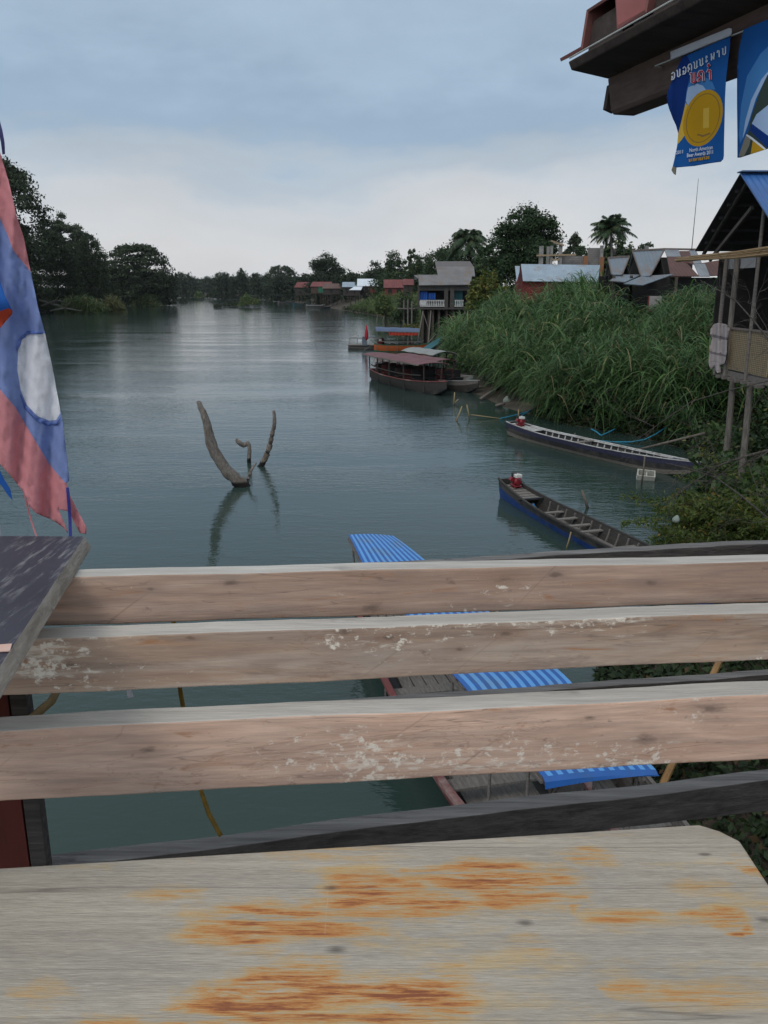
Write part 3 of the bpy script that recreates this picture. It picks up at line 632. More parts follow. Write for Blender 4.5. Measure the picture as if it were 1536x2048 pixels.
def stroke_poly(pts, w):
    L = []; Rr = []
    for i, p in enumerate(pts):
        a = pts[max(i - 1, 0)]; b = pts[min(i + 1, len(pts) - 1)]; dx, dy = b[0] - a[0], b[1] - a[1]; l = math.hypot(dx, dy) or 1
        L.append((p[0] - dy / l * w / 2, p[1] + dx / l * w / 2)); Rr.append((p[0] + dy / l * w / 2, p[1] - dx / l * w / 2))
    return L, Rr
def letters(seq, a, b, h, w, off, fn_off):
    """letter strokes as thin raised ribbons from zoom point a to b (base line)"""
    mb = MB(); n = len(seq)
    for k, g in enumerate(seq):
        for gg in (g if isinstance(g, tuple) else (g,)):
            for st in GL[gg]:
                pts = []
                for (x, y) in st:
                    t = (k + x * 0.86) / n; pts.append((lerp(a[0], b[0], t), lerp(a[1], b[1], t) - h * (1 - y)))
                L, Rr = stroke_poly(pts, w)
                row = [[], []]
                for p, q in zip(L, Rr):
                    for j, r_ in enumerate((p, q)):
                        X, Y = zpt(r_); row[j].append(pn(X, Y, fn_off(X, Y) + off))
                mb.grid(row)
    return mb
letters(['l', 'n', 'l', ('kh', 'u'), 'n', 'n', 'a', 'ph', 'aa', 'b'], (75, 760), (850, 385), 105, 15, 0.0022, curl).build('lettering', [P_WHITE], pen1, solid=0.0004)
letters(['n', 'kh', 'am'], (340, 800), (665, 735), 150, 34, 0.0022, curl).build('lettering', [P_WHITE], pen1, solid=0.0004)
letters(['n', 'kh', 'am'], (340, 800), (665, 735), 150, 19, 0.0034, curl).build('lettering', [P_RED], pen1, solid=0.0004)
def text_mesh(txt, a, b, h, mats, parent, off, fn_off, name='lettering', thick=0.0):
    """latin lettering: baseline from zoom point a to b, cap height h"""
    cu = bpy.data.curves.new('t', 'FONT'); cu.body = txt; cu.size = 1.0; cu.resolution_u = 2; cu.offset = thick
    o = bpy.data.objects.new('t', cu); C.objects.link(o); dg = bpy.context.evaluated_depsgraph_get(); me = bpy.data.meshes.new_from_object(o.evaluated_get(dg))
    xs = [v.co.x for v in me.vertices]; x0, x1 = min(xs), max(xs); mb = MB(); vs = []
    for v in me.vertices:
        t = (v.co.x - x0) / (x1 - x0); X, Y = zpt((lerp(a[0], b[0], t), lerp(a[1], b[1], t) - v.co.y / 0.72 * h)); vs.append(pn(X, Y, fn_off(X, Y) + off))
    mb.add(vs, [tuple(p.vertices) for p in me.polygons]); bpy.data.objects.remove(o); bpy.data.meshes.remove(me); bpy.data.curves.remove(cu)
    return mb.build(name, mats, parent)
text_mesh('North American', (335, 1735), (650, 1690), 52, [P_WHITE], pen1, 0.002, curl, thick=.015)
text_mesh('Beer Awards 2011', (300, 1805), (655, 1755), 52, [P_WHITE], pen1, 0.002, curl, thick=.02)
text_mesh('2011', (150, 1765), (245, 1750), 48, [P_WHITE], pen1, 0.002, curl, thick=.015)
letters(['n', 'a', 'kh', 'ph', 'aa', 'n', 'l', 'am', 'l', 'b'], (325, 1870), (610, 1825), 40, 9, 0.002, curl).build('lettering', [P_GOLD], pen1, solid=0.0003)

flat = lambda x, y: 0.006 + 0.010 * math.sin((x - 1480) * 0.045)
pen2 = thing('pennant', 'blue pennant with printed bottle hanging at the right edge of the eave string', 'pennant', pn(1530, 100), group='pennants on the eave string')
b2 = zp([(1075, 60), (1900, -280), (1905, 1560), (1400, 1690), (1200, 1755), (1030, 1810), (990, 1812), (990, 1500), (985, 1100), (985, 600), (1010, 330), (1055, 140)])
regs = [(2, zp([(1905, 200), (1500, 560), (1330, 800), (1230, 1050), (1120, 1380), (1030, 1620), (1010, 1500), (1040, 1100), (1120, 700), (1300, 400), (1600, 100)])),
        (3, zp([(1905, 350), (1480, 640), (1380, 720), (1240, 1010), (1130, 1370), (1060, 1560), (1100, 1300), (1180, 1020), (1320, 740), (1500, 520)])),
        (6, zp([(1905, 420), (1480, 640), (1400, 680), (1300, 900), (1180, 1250), (1140, 1450), (1010, 1780), (1035, 1812), (1905, 1580)])),
        (4, zp([(1905, 700), (1600, 900), (1400, 1100), (1250, 1220), (1185, 1350), (1220, 1400), (1420, 1520), (1905, 1700)])),
        (1, zp([(1185, 1345), (1160, 1440), (1400, 1680), (1905, 1900), (1905, 1700), (1420, 1520)])),
        (7, zp([(1110, 1490), (1180, 1520), (1150, 1650), (1080, 1790), (1030, 1811), (1010, 1780)])),
        (8, zp([(1205, 1560), (1330, 1640), (1360, 1700), (1170, 1762), (1190, 1640)])), (5, zp([(1120, 1490), (1200, 1540), (1380, 1690), (1360, 1705), (1190, 1570), (1110, 1510)]))]
patch(b2, regs, 4.5, lambda x, y: pn(x, y, flat(x, y))).build('sheet', [P_BLUE, P_DEEP, P_MID, P_PALE, P_PALE, P_WHITE, P_DKGLASS, P_GREY, P_GOLD], pen2, smooth=True, solid=0.0006)
m = MB(); pa = pn(1136, 200, 0); s0 = (SP - E0).dot(U_)
a = pn(1310, 132, 0.001); b = pn(1800, -62, 0.001)
m.tube([a, a + (b - a) * .25 , a + (b - a) * .5, b], 0.0014, 6); m.tube([a, a + N_ * 0.035 + U_ * .01], 0.0014, 6)
tag(m.build('string', SPEN), 'thin pale string stretched along the eave beam carrying the pennants', 'string')
m = MB(); a = ep(1160, 106) - slope * .03; m.tube([a, a - U_ * 0.5 , a - U_ * 1.4], 0.002, 6); m.build('eave_wire', SPEN, pr)
# ================================================================== the river, its banks and everything that grows
RW_Y = [-40, 5, 10, 12.2, 13.6, 15, 19, 24, 28, 32, 35, 38.5, 44, 50, 56, 63, 75, 90, 110, 140, 174, 208, 260, 324, 400, 498, 700, 900]
RW_X = [2.6, 3.0, 2.9, 3.3, 5.6, 7.8, 9.2, 10.0, 11.2, 11.6, 10.6, 8.0, 6.3, 5.4, 4.8, 4.6, 5, 6.2, 6, 5, 3.5, -3, -13, -25, -41, -59, -105, -160]
LW_Y = [-40, 150, 217, 260, 324, 400, 498, 600, 700, 900]
LW_X = [-84, -88, -91, -93, -104, -113, -128, -150, -180, -240]
def rwx(y): return interp(y, RW_Y, RW_X)
def lwx(y): return interp(y, LW_Y, LW_X)
def sstep(t): t = max(0.0, min(1.0, t)); return t * t * (3 - 2 * t)
def rz(x, y):
    s = x - rwx(y)
    H = interp(y, [0, 30, 60, 75, 100, 160, 300, 600], [3.6, 3.9, 4.0, 3.6, 3.4, 3.4, 3.0, 2.5]); wd = interp(y, [0, 40, 80, 200], [7, 8.5, 9, 12])
    beach = 1.5 * math.exp(-((y - 48) / 6.0) ** 2)
    if s < 0: return max(-1.5, 0.28 * s)
    b = min(s, beach) * 0.09
    n = mnoise.noise(Vector((x * .35, y * .35, 1))) * .22 * min(1, s / 2) + mnoise.noise(Vector((x * 1.3, y * 1.3, 4))) * .07 * min(1, s)
    return 0.03 * min(1, s * 3) + b + H * sstep((s - beach) / wd) + n + 0.004 * max(0, s - 12)
def lz(x, y):
    s = lwx(y) - x
    if s < 0: return max(-1.5, 0.25 * s)
    return 2.4 * sstep(s / 9) + mnoise.noise(Vector((x * .2, y * .2, 7))) * .3 * min(1, s / 2) + 0.004 * s
def water_mat():
    t = NT('river water'); v = t.coord()
    a = t.noise(t.coord((0.42, 1.0, 1), rot=(0, 0, R(8))), 1.05, 3, 0.55, 0.4)
    b = t.noise(t.coord((0.6, 1.5, 1), rot=(0, 0, R(-14))), 2.9, 3, 0.55, 0.3)
    c = t.noise(t.coord((0.8, 1.6, 1), rot=(0, 0, R(4))), 8.0, 2, 0.5)
    big = t.rng(t.noise(t.coord((0.05, 0.16, 1), (3, 5, 0)), 1.0, 4, 0.6), 0.36, 0.64, 0.35, 1.25)
    h = t.math('ADD', t.math('ADD', t.math('MULTIPLY', a, 0.030), t.math('MULTIPLY', b, 0.034)), t.math('MULTIPLY', c, 0.013))
    nb = t.bump(t.math('MULTIPLY', h, big), 0.42, 1.0)
    mud = t.noise(t.coord((0.06, 0.06, 1)), 1.0, 3, 0.5)
    col = t.mix(t.rng(mud, 0.35, 0.65), (0.022, 0.042, 0.035), (0.031, 0.051, 0.045))
    p = t.n('ShaderNodeBsdfPrincipled'); t.set(p.inputs['Base Color'], col); p.inputs['Roughness'].default_value = 0.035; p.inputs['IOR'].default_value = 1.333
    t.t.links.new(nb, p.inputs['Normal']); return t.done(p.outputs[0])
m = MB(); m.add([(-3000, -60, 0), (3000, -60, 0), (3000, 4000, 0), (-3000, 4000, 0)], [(0, 1, 2, 3)])
tag(m.build('river', water_mat(), origin=(0, 0, 0)), kind='structure')

def mud_mat():
    t = NT('bank earth'); n = t.noise(t.coord(), 0.9, 7, 0.65); f = t.noise(t.coord(), 9, 5, 0.6)
    col = t.mix(t.rng(n, 0.35, 0.65), (0.034, 0.026, 0.019), (0.078, 0.062, 0.050)); col = t.mix(t.math('MULTIPLY', t.rng(f, 0.4, 0.7), 0.5), col, (0.05, 0.05, 0.028))
    return t.done(t.pbr(col, 0.8, t.bump(t.math('ADD', n, f), 0.6, 0.08), 0, 0.3))
M_MUD = mud_mat()
ys = list(np.arange(-40, 0, 8)) + list(np.arange(0, 70, 1.0)) + list(np.arange(70, 130, 3)) + list(np.arange(130, 400, 12)) + list(np.arange(400, 901, 50))
ss = [-6, -3, -1.5, -.6, -.2, .05, .3, .6, 1, 1.5, 2, 2.6, 3.3, 4, 5, 6, 7, 8, 9.5, 11, 13, 16, 20, 30, 50, 90, 160, 300, 700]
m = MB(); m.grid([[(rwx(y) + s, y, rz(rwx(y) + s, y)) for s in ss] for y in ys]); tag(m.build('right_bank', M_MUD, origin=(0, 0, 0), smooth=True), kind='structure')
ys = list(np.arange(-40, 150, 30)) + list(np.arange(150, 400, 8)) + list(np.arange(400, 901, 40))
ss = [-10, -4, -1, .2, 1, 2, 3.5, 5, 7, 9, 13, 20, 40, 90, 200, 500]
m = MB(); m.grid([[(lwx(y) - s, y, lz(lwx(y) - s, y)) for s in ss] for y in ys]); tag(m.build('left_bank', M_MUD, origin=(0, 0, 0), smooth=True), kind='structure')
m = MB(); m.grid([[(x, 860 + 25 * math.sin(x * .02) + d, z) for x in np.arange(-900, 700, 25)] for d, z in ((0, -1), (6, 0.6), (20, 2), (400, 4), (1500, 12))])
tag(m.build('far_bank', M_MUD, origin=(0, 0, 0), smooth=True), kind='structure')

# ---------------------------------------------------------------- foliage
L_DARK = leaf_mat('dark evergreen leaves', (0.013, 0.023, 0.011), (0.038, 0.058, 0.024), (0.06, 0.08, 0.032), 0.05, 0.12, 0.8)
L_FAR = leaf_mat('far bank leaves', (0.016, 0.028, 0.017), (0.042, 0.066, 0.032), (0.065, 0.08, 0.04), 0.06, 0.2, 0.75, nscale=0.12)
L_MID = leaf_mat('village tree leaves', (0.015, 0.031, 0.013), (0.048, 0.082, 0.030), (0.08, 0.10, 0.032), 0.07, 0.2, 0.7)
L_BIG = leaf_mat('round tree leaves', (0.010, 0.026, 0.009), (0.038, 0.075, 0.024), (0.065, 0.09, 0.03), 0.05, 0.2, 0.7)
L_YEL = leaf_mat('yellow green leaves', (0.045, 0.07, 0.014), (0.13, 0.145, 0.028), (0.20, 0.15, 0.03), 0.12, 0.3)
L_AIRY = leaf_mat('sparse grey green leaves', (0.030, 0.045, 0.028), (0.075, 0.10, 0.055), None, 0, 0.3)
L_REED = leaf_mat('cane grass blades', (0.016, 0.050, 0.016), (0.095, 0.185, 0.062), (0.20, 0.17, 0.085), 0.10, 0.35, 0.5, 0.25)
L_REED2 = leaf_mat('bank reed blades', (0.040, 0.075, 0.022), (0.12, 0.17, 0.055), (0.18, 0.16, 0.06), 0.10, 0.3, 0.6, 0.2)
L_SCRUB = leaf_mat('undergrowth leaves', (0.007, 0.016, 0.006), (0.030, 0.052, 0.016), (0.07, 0.045, 0.02), 0.07, 0.2, 0.7, 0.4)
L_PALM = leaf_mat('palm leaflets', (0.020, 0.045, 0.022), (0.06, 0.10, 0.045), (0.12, 0.12, 0.05), 0.06, 0.2)
M_BARK = mat('bark', (0.085, 0.068, 0.054), (0.04, 0.032, 0.026), 0.9, 6, (3, 3, 0.6), 0.6, 0.03)
M_GBARK = mat('grey bark', (0.17, 0.155, 0.135), (0.09, 0.08, 0.07), 0.9, 6, (3, 3, 0.6), 0.5, 0.03)

def norm(a): return a / np.maximum(np.linalg.norm(a, axis=1, keepdims=True), 1e-9)
def cards(pos, nrml, size, rg, aspect=1.7):
    """rhombic leaf faces, slightly folded along the midrib"""
    n = len(pos); t = norm(np.cross(nrml, rg.normal(size=(n, 3)))); b = np.cross(nrml, t)
    s = (size * (0.55 + 0.9 * rg.random(n)))[:, None]
    u = t * s * aspect * .5; w = b * s * .5
    k = nrml * s * 0.12
    V = np.stack([pos - u, pos + w * .9 - u * .1 + k, pos + u, pos - w * .9 - u * .1 + k], axis=1).reshape(-1, 3)
    return V, np.arange(n * 4).reshape(n, 4)
def leaf_cloud(lobes, n, size, rg, shell=0.5, flat=0.25):
    L = np.array(lobes, float); vol = (L[:, 3] * L[:, 4] * L[:, 5]) ** (2 / 3); idx = rg.choice(len(L), n, p=vol / vol.sum())
    d = norm(rg.normal(size=(n, 3))); d[:, 2] = np.where(d[:, 2] < -0.35, -d[:, 2] * .6, d[:, 2])
    r = 1 - shell * rg.random(n) ** 1.6 + 0.22 * rg.normal(size=n)
    pos = L[idx, :3] + d * r[:, None] * L[idx, 3:6]
    nr = norm(d * .55 + rg.normal(size=(n, 3)) * .55 + np.array([0, 0, flat]))
    return cards(pos, nr, size, rg)
def limbs(mb, base, tops, r0, rg, trunk_to, n=7, bend=0.1):
    base = Vector(base); tk = Vector(trunk_to); pts = [base - Vector((0, 0, .4))]
    for i in range(1, 6):
        t = i / 5; pts.append(base.lerp(tk, t) + Vector((rg.normal(), rg.normal(), 0)) * r0 * .4 * (t < 1))
    mb.tube(pts, [r0 * (1.25 - .55 * i / 5) for i in range(6)], n)
    for tp in tops:
        tp = Vector(tp); h = 0.25 + 0.7 * rg.random(); s = base.lerp(tk, 0.55 + .45 * rg.random()); mid = s.lerp(tp, .5) + Vector((rg.normal() * .06, rg.normal() * .06, .1)) * (tp - s).length
        mb.tube([s, s.lerp(mid, .5) + Vector((0, 0, .02)), mid, mid.lerp(tp, .6), tp], [r0 * .5, r0 * .4, r0 * .3, r0 * .17, r0 * .07], 5)
TREES = 0
def tree(kind, x0, x1, ytop, Y, label, leaf, name='tree', group=None, gz=None, dens=1.0, size=None, cat='tree', bark=None, low=0.12, cx=None, dep=1.0):
    """a tree that spans photo columns x0..x1 and reaches up to row ytop when it stands Y metres away"""
    global TREES; TREES += 1; rg = np.random.default_rng(100 + TREES)
    a = PY(x0, 600, Y); b = PY(x1, 600, Y); top = PY((x0 + x1) / 2, ytop, Y); X = (a.x + b.x) / 2; Wd = abs(b.x - a.x)
    if gz is None: gz = rz(X, Y) if X > rwx(Y) - 1 else (lz(X, Y) if X < lwx(Y) + 1 else 0.1)
    H = top.z - gz; hw = Wd / 2; lob = []
    pxh = H / Y * FPX; pxw = Wd / Y * FPX
    if kind == 'round':
        for k in range(70):
            d = norm(rg.normal(size=(1, 3)))[0]; r = rg.random() ** .3 * .84; q = 0.15 + .08 * rg.random(); lo_ = low + (1 - low) * .5
            lob.append((X + d[0] * r * hw, Y + d[1] * r * hw * dep, gz + H * (lo_ + d[2] * r * (1 - low) * .5 * .98), hw * q * 1.25, hw * q * 1.25 * dep, H * (1 - low) * .5 * q * 1.15))
        lob.append((X, Y, gz + H * .9, hw * .3, hw * .3, H * .1))
    elif kind == 'mass':      # foliage down to the ground, broken top
        for k in range(38):
            u = rg.uniform(-.8, .8); v = rg.uniform(-.6, .6); tp = (1 - .45 * abs(u) ** 2.4) * rg.uniform(.66, 1); q = .17 + .09 * rg.random()
            for z in np.arange(.04, tp - .05, .16): lob.append((X + u * hw, Y + v * hw * dep, gz + H * z * .98, hw * q, hw * q * dep, H * .13))
            lob.append((X + u * hw, Y + v * hw * dep, gz + H * (tp - .12), hw * q * .8, hw * q * .8 * dep, H * .12))
    elif kind == 'rain':      # wide umbrella crown in flat plates
        for k in range(80):
            an = rg.random() * 6.28; r = rg.random() ** .6; z = .97 - .42 * r ** 2.2 - .05 * rg.random(); q = .11 + .07 * rg.random()
            lob.append((X + math.cos(an) * r * hw * .92, Y + math.sin(an) * r * hw * .92 * dep, gz + H * z - H * .03, hw * q * 1.2, hw * q * 1.2, H * .052))
        for k in range(46):
            an = rg.random() * 6.28; r = .25 + .7 * rg.random(); z = .80 - .45 * r ** 1.5 - .12 * rg.random(); q = .12 + .07 * rg.random()
            lob.append((X + math.cos(an) * r * hw * .9, Y + math.sin(an) * r * hw * .9 * dep, gz + H * z, hw * q, hw * q, H * .045))
    elif kind == 'dome':      # one wide rounded crown, solid down to its skirt
        for k in range(210):
            an = rg.random() * 6.28; ph = rg.random() ** .8 * 1.35; q = .11 + .07 * rg.random(); rr = 1 if k < 140 else .6 * rg.random()
            lob.append((X + math.cos(an) * math.cos(ph) * hw * .88 * rr, Y + math.sin(an) * math.cos(ph) * hw * .88 * dep * rr, gz + H * (.30 + .64 * math.sin(ph) * (rr if k < 140 else rr + .2)), hw * q * 1.35, hw * q * 1.35, H * .055))
        for k in range(80):
            an = rg.random() * 6.28; r = rg.random() ** .5 * .85; lob.append((X + math.cos(an) * r * hw, Y + math.sin(an) * r * hw * dep, gz + H * rg.uniform(.08, .4), hw * .18, hw * .18, H * .09))
    elif kind == 'airy':
        for k in range(52):
            u = rg.uniform(-.85, .85); v = rg.uniform(-.7, .7); z = rg.uniform(low + .15, 1) * (1 - .35 * abs(u)); q = .10 + .10 * rg.random()
            lob.append((X + u * hw, Y + v * hw, gz + H * (z - .05), hw * q * 1.2, hw * q * 1.2, H * .05))
    elif kind == 'tall':      # narrow, with broken tiers
        for k in range(44):
            z = low + .1 + (1 - low - .14) * (k + rg.random() * .5) / 44; wv = hw * (.55 + .4 * math.sin(3.1 * (z - low) / (1 - low))) ; q = .24 + .16 * rg.random()
            lob.append((X + rg.uniform(-1, 1) * wv * .75, Y + rg.uniform(-1, 1) * wv * .5, gz + H * z, wv * q, wv * q, H * .05))
    elif kind == 'bush':
        for k in range(16):
            an = rg.random() * 6.28; r = rg.random() ** .6 * .75; q = .28 + .15 * rg.random(); z = (1 - r * r * .75) * rg.uniform(.45, 1)
            lob.append((X + math.cos(an) * r * hw, Y + math.sin(an) * r * hw * dep, gz + H * z * .62, hw * q, hw * q, H * .34 * z))
    t = thing(name, label, cat, (X, Y, gz), group=group)
    s = (size or max(0.14, 3.0 / FPX * Y)) * .72; n = int(min(95000, max(1200, dens * 4.6 * pxw * pxh / (s / Y * FPX) ** 2)))
    V, F = leaf_cloud(lob, n, s, rg)
    if kind in ('airy',):
        pass
    ok = V[:, 2].reshape(-1, 4).min(axis=1) > gz - .2; F = F[ok]
    link_mesh('crown', V, F, leaf, t)
    mb = MB(); LL = sorted(lob, key=lambda l: -l[3]); pick = [LL[i] for i in rg.choice(len(LL), min(len(LL), 12 if kind in ('rain', 'airy') else 6), replace=False)]
    tt = .35 if kind in ('rain', 'dome') else (.6 if kind in ('round', 'airy', 'tall') else .4)
    limbs(mb, (X, Y, gz), [(l[0], l[1], l[2]) for l in pick], max(.05, min(.6, H * (.022 if kind not in ('rain', 'dome') else .03))), rg, (X + rg.normal() * H * .02, Y, gz + H * tt))
    mb.build('trunk', bark or M_BARK, t, smooth=True)
    return t
def palm(px, ytop, Y, label, nf, fl, droop, up, rng_seed, thick=.14, leaf=None, gz=None):
    rg = np.random.default_rng(rng_seed); tp = PY(px, ytop, Y); X = tp.x; gz = rz(X, Y) if gz is None else gz
    hz = tp.z - fl * up * .8; t = thing('palm_tree', label, 'palm tree', (X, Y, gz)); mb = MB()
    pts = [Vector((X + .25 * math.sin(k * .5), Y, lerp(gz - .3, hz, k / 7))) for k in range(8)]; mb.tube(pts, [thick * (1.2 - .5 * k / 7) for k in range(8)], 8); mb.build('trunk', M_GBARK, t, smooth=True)
    head = pts[-1]; V = []; F = []; st = MB()
    for k in range(nf):
        an = k * 2.4 + rg.random() * .5; el = lerp(1.35, -.35, (k + .5) / nf) + rg.normal() * .08; d = Vector((math.cos(an) * math.cos(el), math.sin(an) * math.cos(el), math.sin(el)))
        L = fl * (.8 + .3 * rg.random()); P = []
        for j in range(9):
            u = j / 8; P.append(head + d * L * u - Vector((0, 0, droop * L * u * u)))
        st.tube(P, [.03 - .024 * j / 8 for j in range(9)], 4)
        side = d.cross(Vector((0, 0, 1))).normalized()
        for j in np.linspace(.08, 1, 44):
            i = min(7, int(j * 8)); p = P[i].lerp(P[i + 1], j * 8 - i); fw = (P[i + 1] - P[i]).normalized(); ll = fl * .34 * math.sin(min(1, j * 1.0 + .10) * 2.75) ** .6 + .08 
            for sg in (-1, 1):
                q = (side * sg * .85 + fw * .65 + Vector((0, 0, -.28 + rg.normal() * .12))).normalized(); w = fw * .050 * fl / 2
                b = len(V); e = p + q * ll - Vector((0, 0, ll * .22)); mid = p + q * ll * .5
                V += [p - w * .6, mid + w, e, mid - w]; F.append((b, b + 1, b + 2, b + 3))
    link_mesh('frond', np.array([tuple(v) for v in V]), np.array(F), leaf or L_PALM, t)
    st.build('frond_stalk', M_BARK, t); return t

# left bank
G = 'trees on the far left bank'
tree('dome', -160, 122, 298, 212, 'tallest wide crowned tree at the left edge, partly hidden by the flag', L_DARK, 'rain_tree', G, dens=1.5, size=.62)
tree('rain', -60, 82, 392, 226, 'second tier umbrella crown below the tallest left tree', L_DARK, 'rain_tree', G, dens=1.1, size=.6)
tree('airy', 84, 196, 402, 262, 'sparse pale crowned tree rising above the dark trees of the left bank', L_AIRY, 'tree', G, dens=1.0, size=.55, low=.35)
tree('airy', 140, 216, 450, 258, 'low sparse tree sloping down beside the pale crowned tree of the left bank', L_AIRY, 'tree', G, dens=1.1, size=.55, low=.35)
tree('mass', -30, 112, 452, 224, 'dark dense tree right beside the flag on the left bank', L_DARK, 'tree', G, dens=1.5, dep=.8)
tree('mass', 62, 172, 452, 236, 'dark bushy tree in the middle of the left bank clump', L_DARK, 'tree', G, dens=1.5, dep=.8)
tree('mass', 132, 228, 466, 246, 'dark bushy tree at the right end of the left bank clump', L_DARK, 'tree', G, dens=1.5, dep=.8)
tree('dome', 205, 356, 485, 325, 'broad umbrella crowned tree leaning over the river on the left', L_DARK, 'rain_tree', G, dens=1.9, size=.8)
tree('mass', 196, 290, 530, 322, 'dark thicket under the left part of the umbrella tree', L_DARK, 'shrub', G, dens=1.5, cat='shrub')
tree('mass', 262, 354, 535, 330, 'dark thicket under the right part of the umbrella tree', L_DARK, 'shrub', G, dens=1.5, cat='shrub')
tree('bush', 288, 322, 580, 345, 'pale green bush at the water edge below the umbrella tree', L_REED2, 'shrub', G, cat='shrub')

# the far end of the river and the village shore
G = 'trees along the far shore'
far = [('mass', 340, 396, 541, 640, 'dark tree just right of the umbrella tree at the river bend'), ('mass', 372, 412, 556, 700, 'low tree at the far river bend'), ('round', 398, 432, 553, 800, 'small pale blue green tree farthest up the river'),
       ('mass', 422, 470, 541, 560, 'tree with peaked top at the far right river shore'), ('mass', 432, 458, 539, 540, 'slim pointed tree rising from the far tree line'), ('mass', 456, 506, 537, 540, 'bushy tree left of centre in the far tree line'), ('mass', 474, 496, 532, 520, 'slim dark tree sticking out of the far tree line'),
       ('mass', 494, 540, 543, 520, 'low rounded tree beside the far umbrella tree'), ('dome', 524, 606, 529, 450, 'far umbrella crowned tree above the right shore'), ('mass', 536, 600, 546, 440, 'dark thicket under the far umbrella tree'), ('mass', 586, 632, 543, 400, 'low tree behind the leftmost red roof'),
       ('round', 616, 690, 503, 330, 'tall dark rounded tree behind the red roofs'), ('mass', 604, 700, 534, 325, 'dark lower tree in front of the tall rounded tree'), ('mass', 676, 722, 540, 300, 'light green tree left of the white roof'), ('bush', 700, 745, 548, 290, 'low bush behind the white roof'),
       ('mass', 730, 774, 517, 270, 'small feathery tree behind the white roof'), ('mass', 766, 814, 496, 250, 'tall slender dark tree with ragged crown behind the red roof'), ('airy', 806, 842, 485, 250, 'thin stemmed tree with a small open crown'), ('mass', 808, 880, 503, 215, 'dense mid green tree left of the grey roofed house'),
       ('mass', 866, 926, 464, 190, 'open crowned tree left of the coconut palm'), ('mass', 864, 934, 486, 180, 'leafy tree behind the grey roofed house'), ('mass', 736, 830, 540, 240, 'bright green bushes behind the red roof'), ('mass', 838, 912, 496, 205, 'dark leafy tree directly behind the upper grey roof'), ('mass', 720, 772, 536, 265, 'dark low tree just right of the white roof'), ('mass', 900, 972, 488, 150, 'shadowy tree at the foot of the coconut palm')]
for k, (kd, a, b, tp, Y, lb) in enumerate(far):
    tree(kd, a, b, tp, Y, lb, L_MID if Y < 260 else L_FAR, 'tree' if kd != 'bush' else 'shrub', G, dens=1.35, low=.05 if kd == 'round' else .12, cat='tree' if kd != 'bush' else 'shrub')
# behind: a far-off wood that reads as one mass
rg = np.random.default_rng(5); lob = []
for k in range(150):
    x = rg.uniform(-330, 60); y = rg.uniform(880, 980); h = rg.uniform(12, 20)
    for z in (.2, .5, .85): lob.append((x + rg.normal() * 3, y, 1 + h * z, rg.uniform(5, 9), 6, h * .24))
for k in range(70):
    y = rg.uniform(330, 820); x = rwx(y) + rg.uniform(14, 60); h = rg.uniform(8, 13)
    for z in (.2, .5, .85): lob.append((x + rg.normal() * 2, y, 2 + h * z, rg.uniform(4, 7), 5, h * .22))
V, F = leaf_cloud(lob, 42000, 1.3, rg); tag(link_mesh('far_woods', V, F, L_FAR, origin=(-100, 700, 1)), 'dim continuous wood closing the far end of the river', 'woods', kind='stuff')
for k, (a, b, tp, bt, Y, lb) in enumerate([(358, 373, 593, 606, 395, 'small round bush in the river nearest the left bank'), (427, 441, 605, 617, 285, 'small dark bush standing alone in mid river'), (446, 476, 600, 611, 310, 'low dark bush joined to the left of the island bush'),
                                       (472, 522, 585, 615, 300, 'biggest green bush on the small river island'), (388, 410, 576, 599, 520, 'pale bush upstream in front of the far river bend'), (412, 440, 570, 597, 500, 'dark leafy bush on a shoal before the far bend')]):
    tree('bush', a, b, tp, Y, lb, L_REED2 if k in (3, 4) else L_FAR, 'shrub', 'bushes standing in the river', gz=-.1, dens=1.6, cat='shrub')

# village trees, near
palm(938, 452, 150, 'coconut palm behind the grey roofed house', 24, 4.4, .62, .62, 3, .2)
palm(1226, 424, 84, 'single palm with stiff upright fronds above the grey block wall', 26, 2.15, .42, .85, 4, .13)
tree('round', 972, 1126, 408, 112, 'large round dark green tree above the metal roofs', L_BIG, 'tree', dens=2.0, size=.29, low=.02)
tree('mass', 936, 1010, 478, 104, 'dark tree at the left foot of the large round tree', L_BIG, 'tree', dens=1.6, size=.4)
tree('airy', 1116, 1170, 456, 120, 'feathery open tree right of the large round tree', L_AIRY, 'tree', dens=1.5, size=.3, low=.3)
tree('mass', 1126, 1200, 478, 112, 'light green leafy tree behind the half built pillars', L_MID, 'tree', dens=1.4, size=.36)
tree('round', 1196, 1268, 462, 96, 'dark rounded tree at the foot of the stiff palm', L_MID, 'tree', dens=1.5, size=.32, low=0)
tree('airy', 1256, 1310, 478, 100, 'low sparse tree right of the stiff palm', L_AIRY, 'tree', dens=1.2, size=.3)
tree('mass', 928, 1016, 530, 80, 'yellow green tree in front of the grey roofed house', L_YEL, 'tree', dens=1.5, size=.26, gz=2.0)
tree('mass', 940, 990, 498, 96, 'dark tree right of the grey roofed house', L_MID, 'tree', dens=1.4, size=.3)
tree('bush', 742, 800, 575, 150, 'dense shrub on the bank below the red roofs', L_REED2, 'shrub', dens=1.4, cat='shrub')
tree('bush', 786, 840, 566, 128, 'dark green shrub beside the pier posts', L_MID, 'shrub', dens=1.4, cat='shrub')
tree('bush', 790, 850, 640, 100, 'bright green shrub on the bank under the stilt house', L_YEL, 'shrub', dens=1.2, cat='shrub', gz=.2)

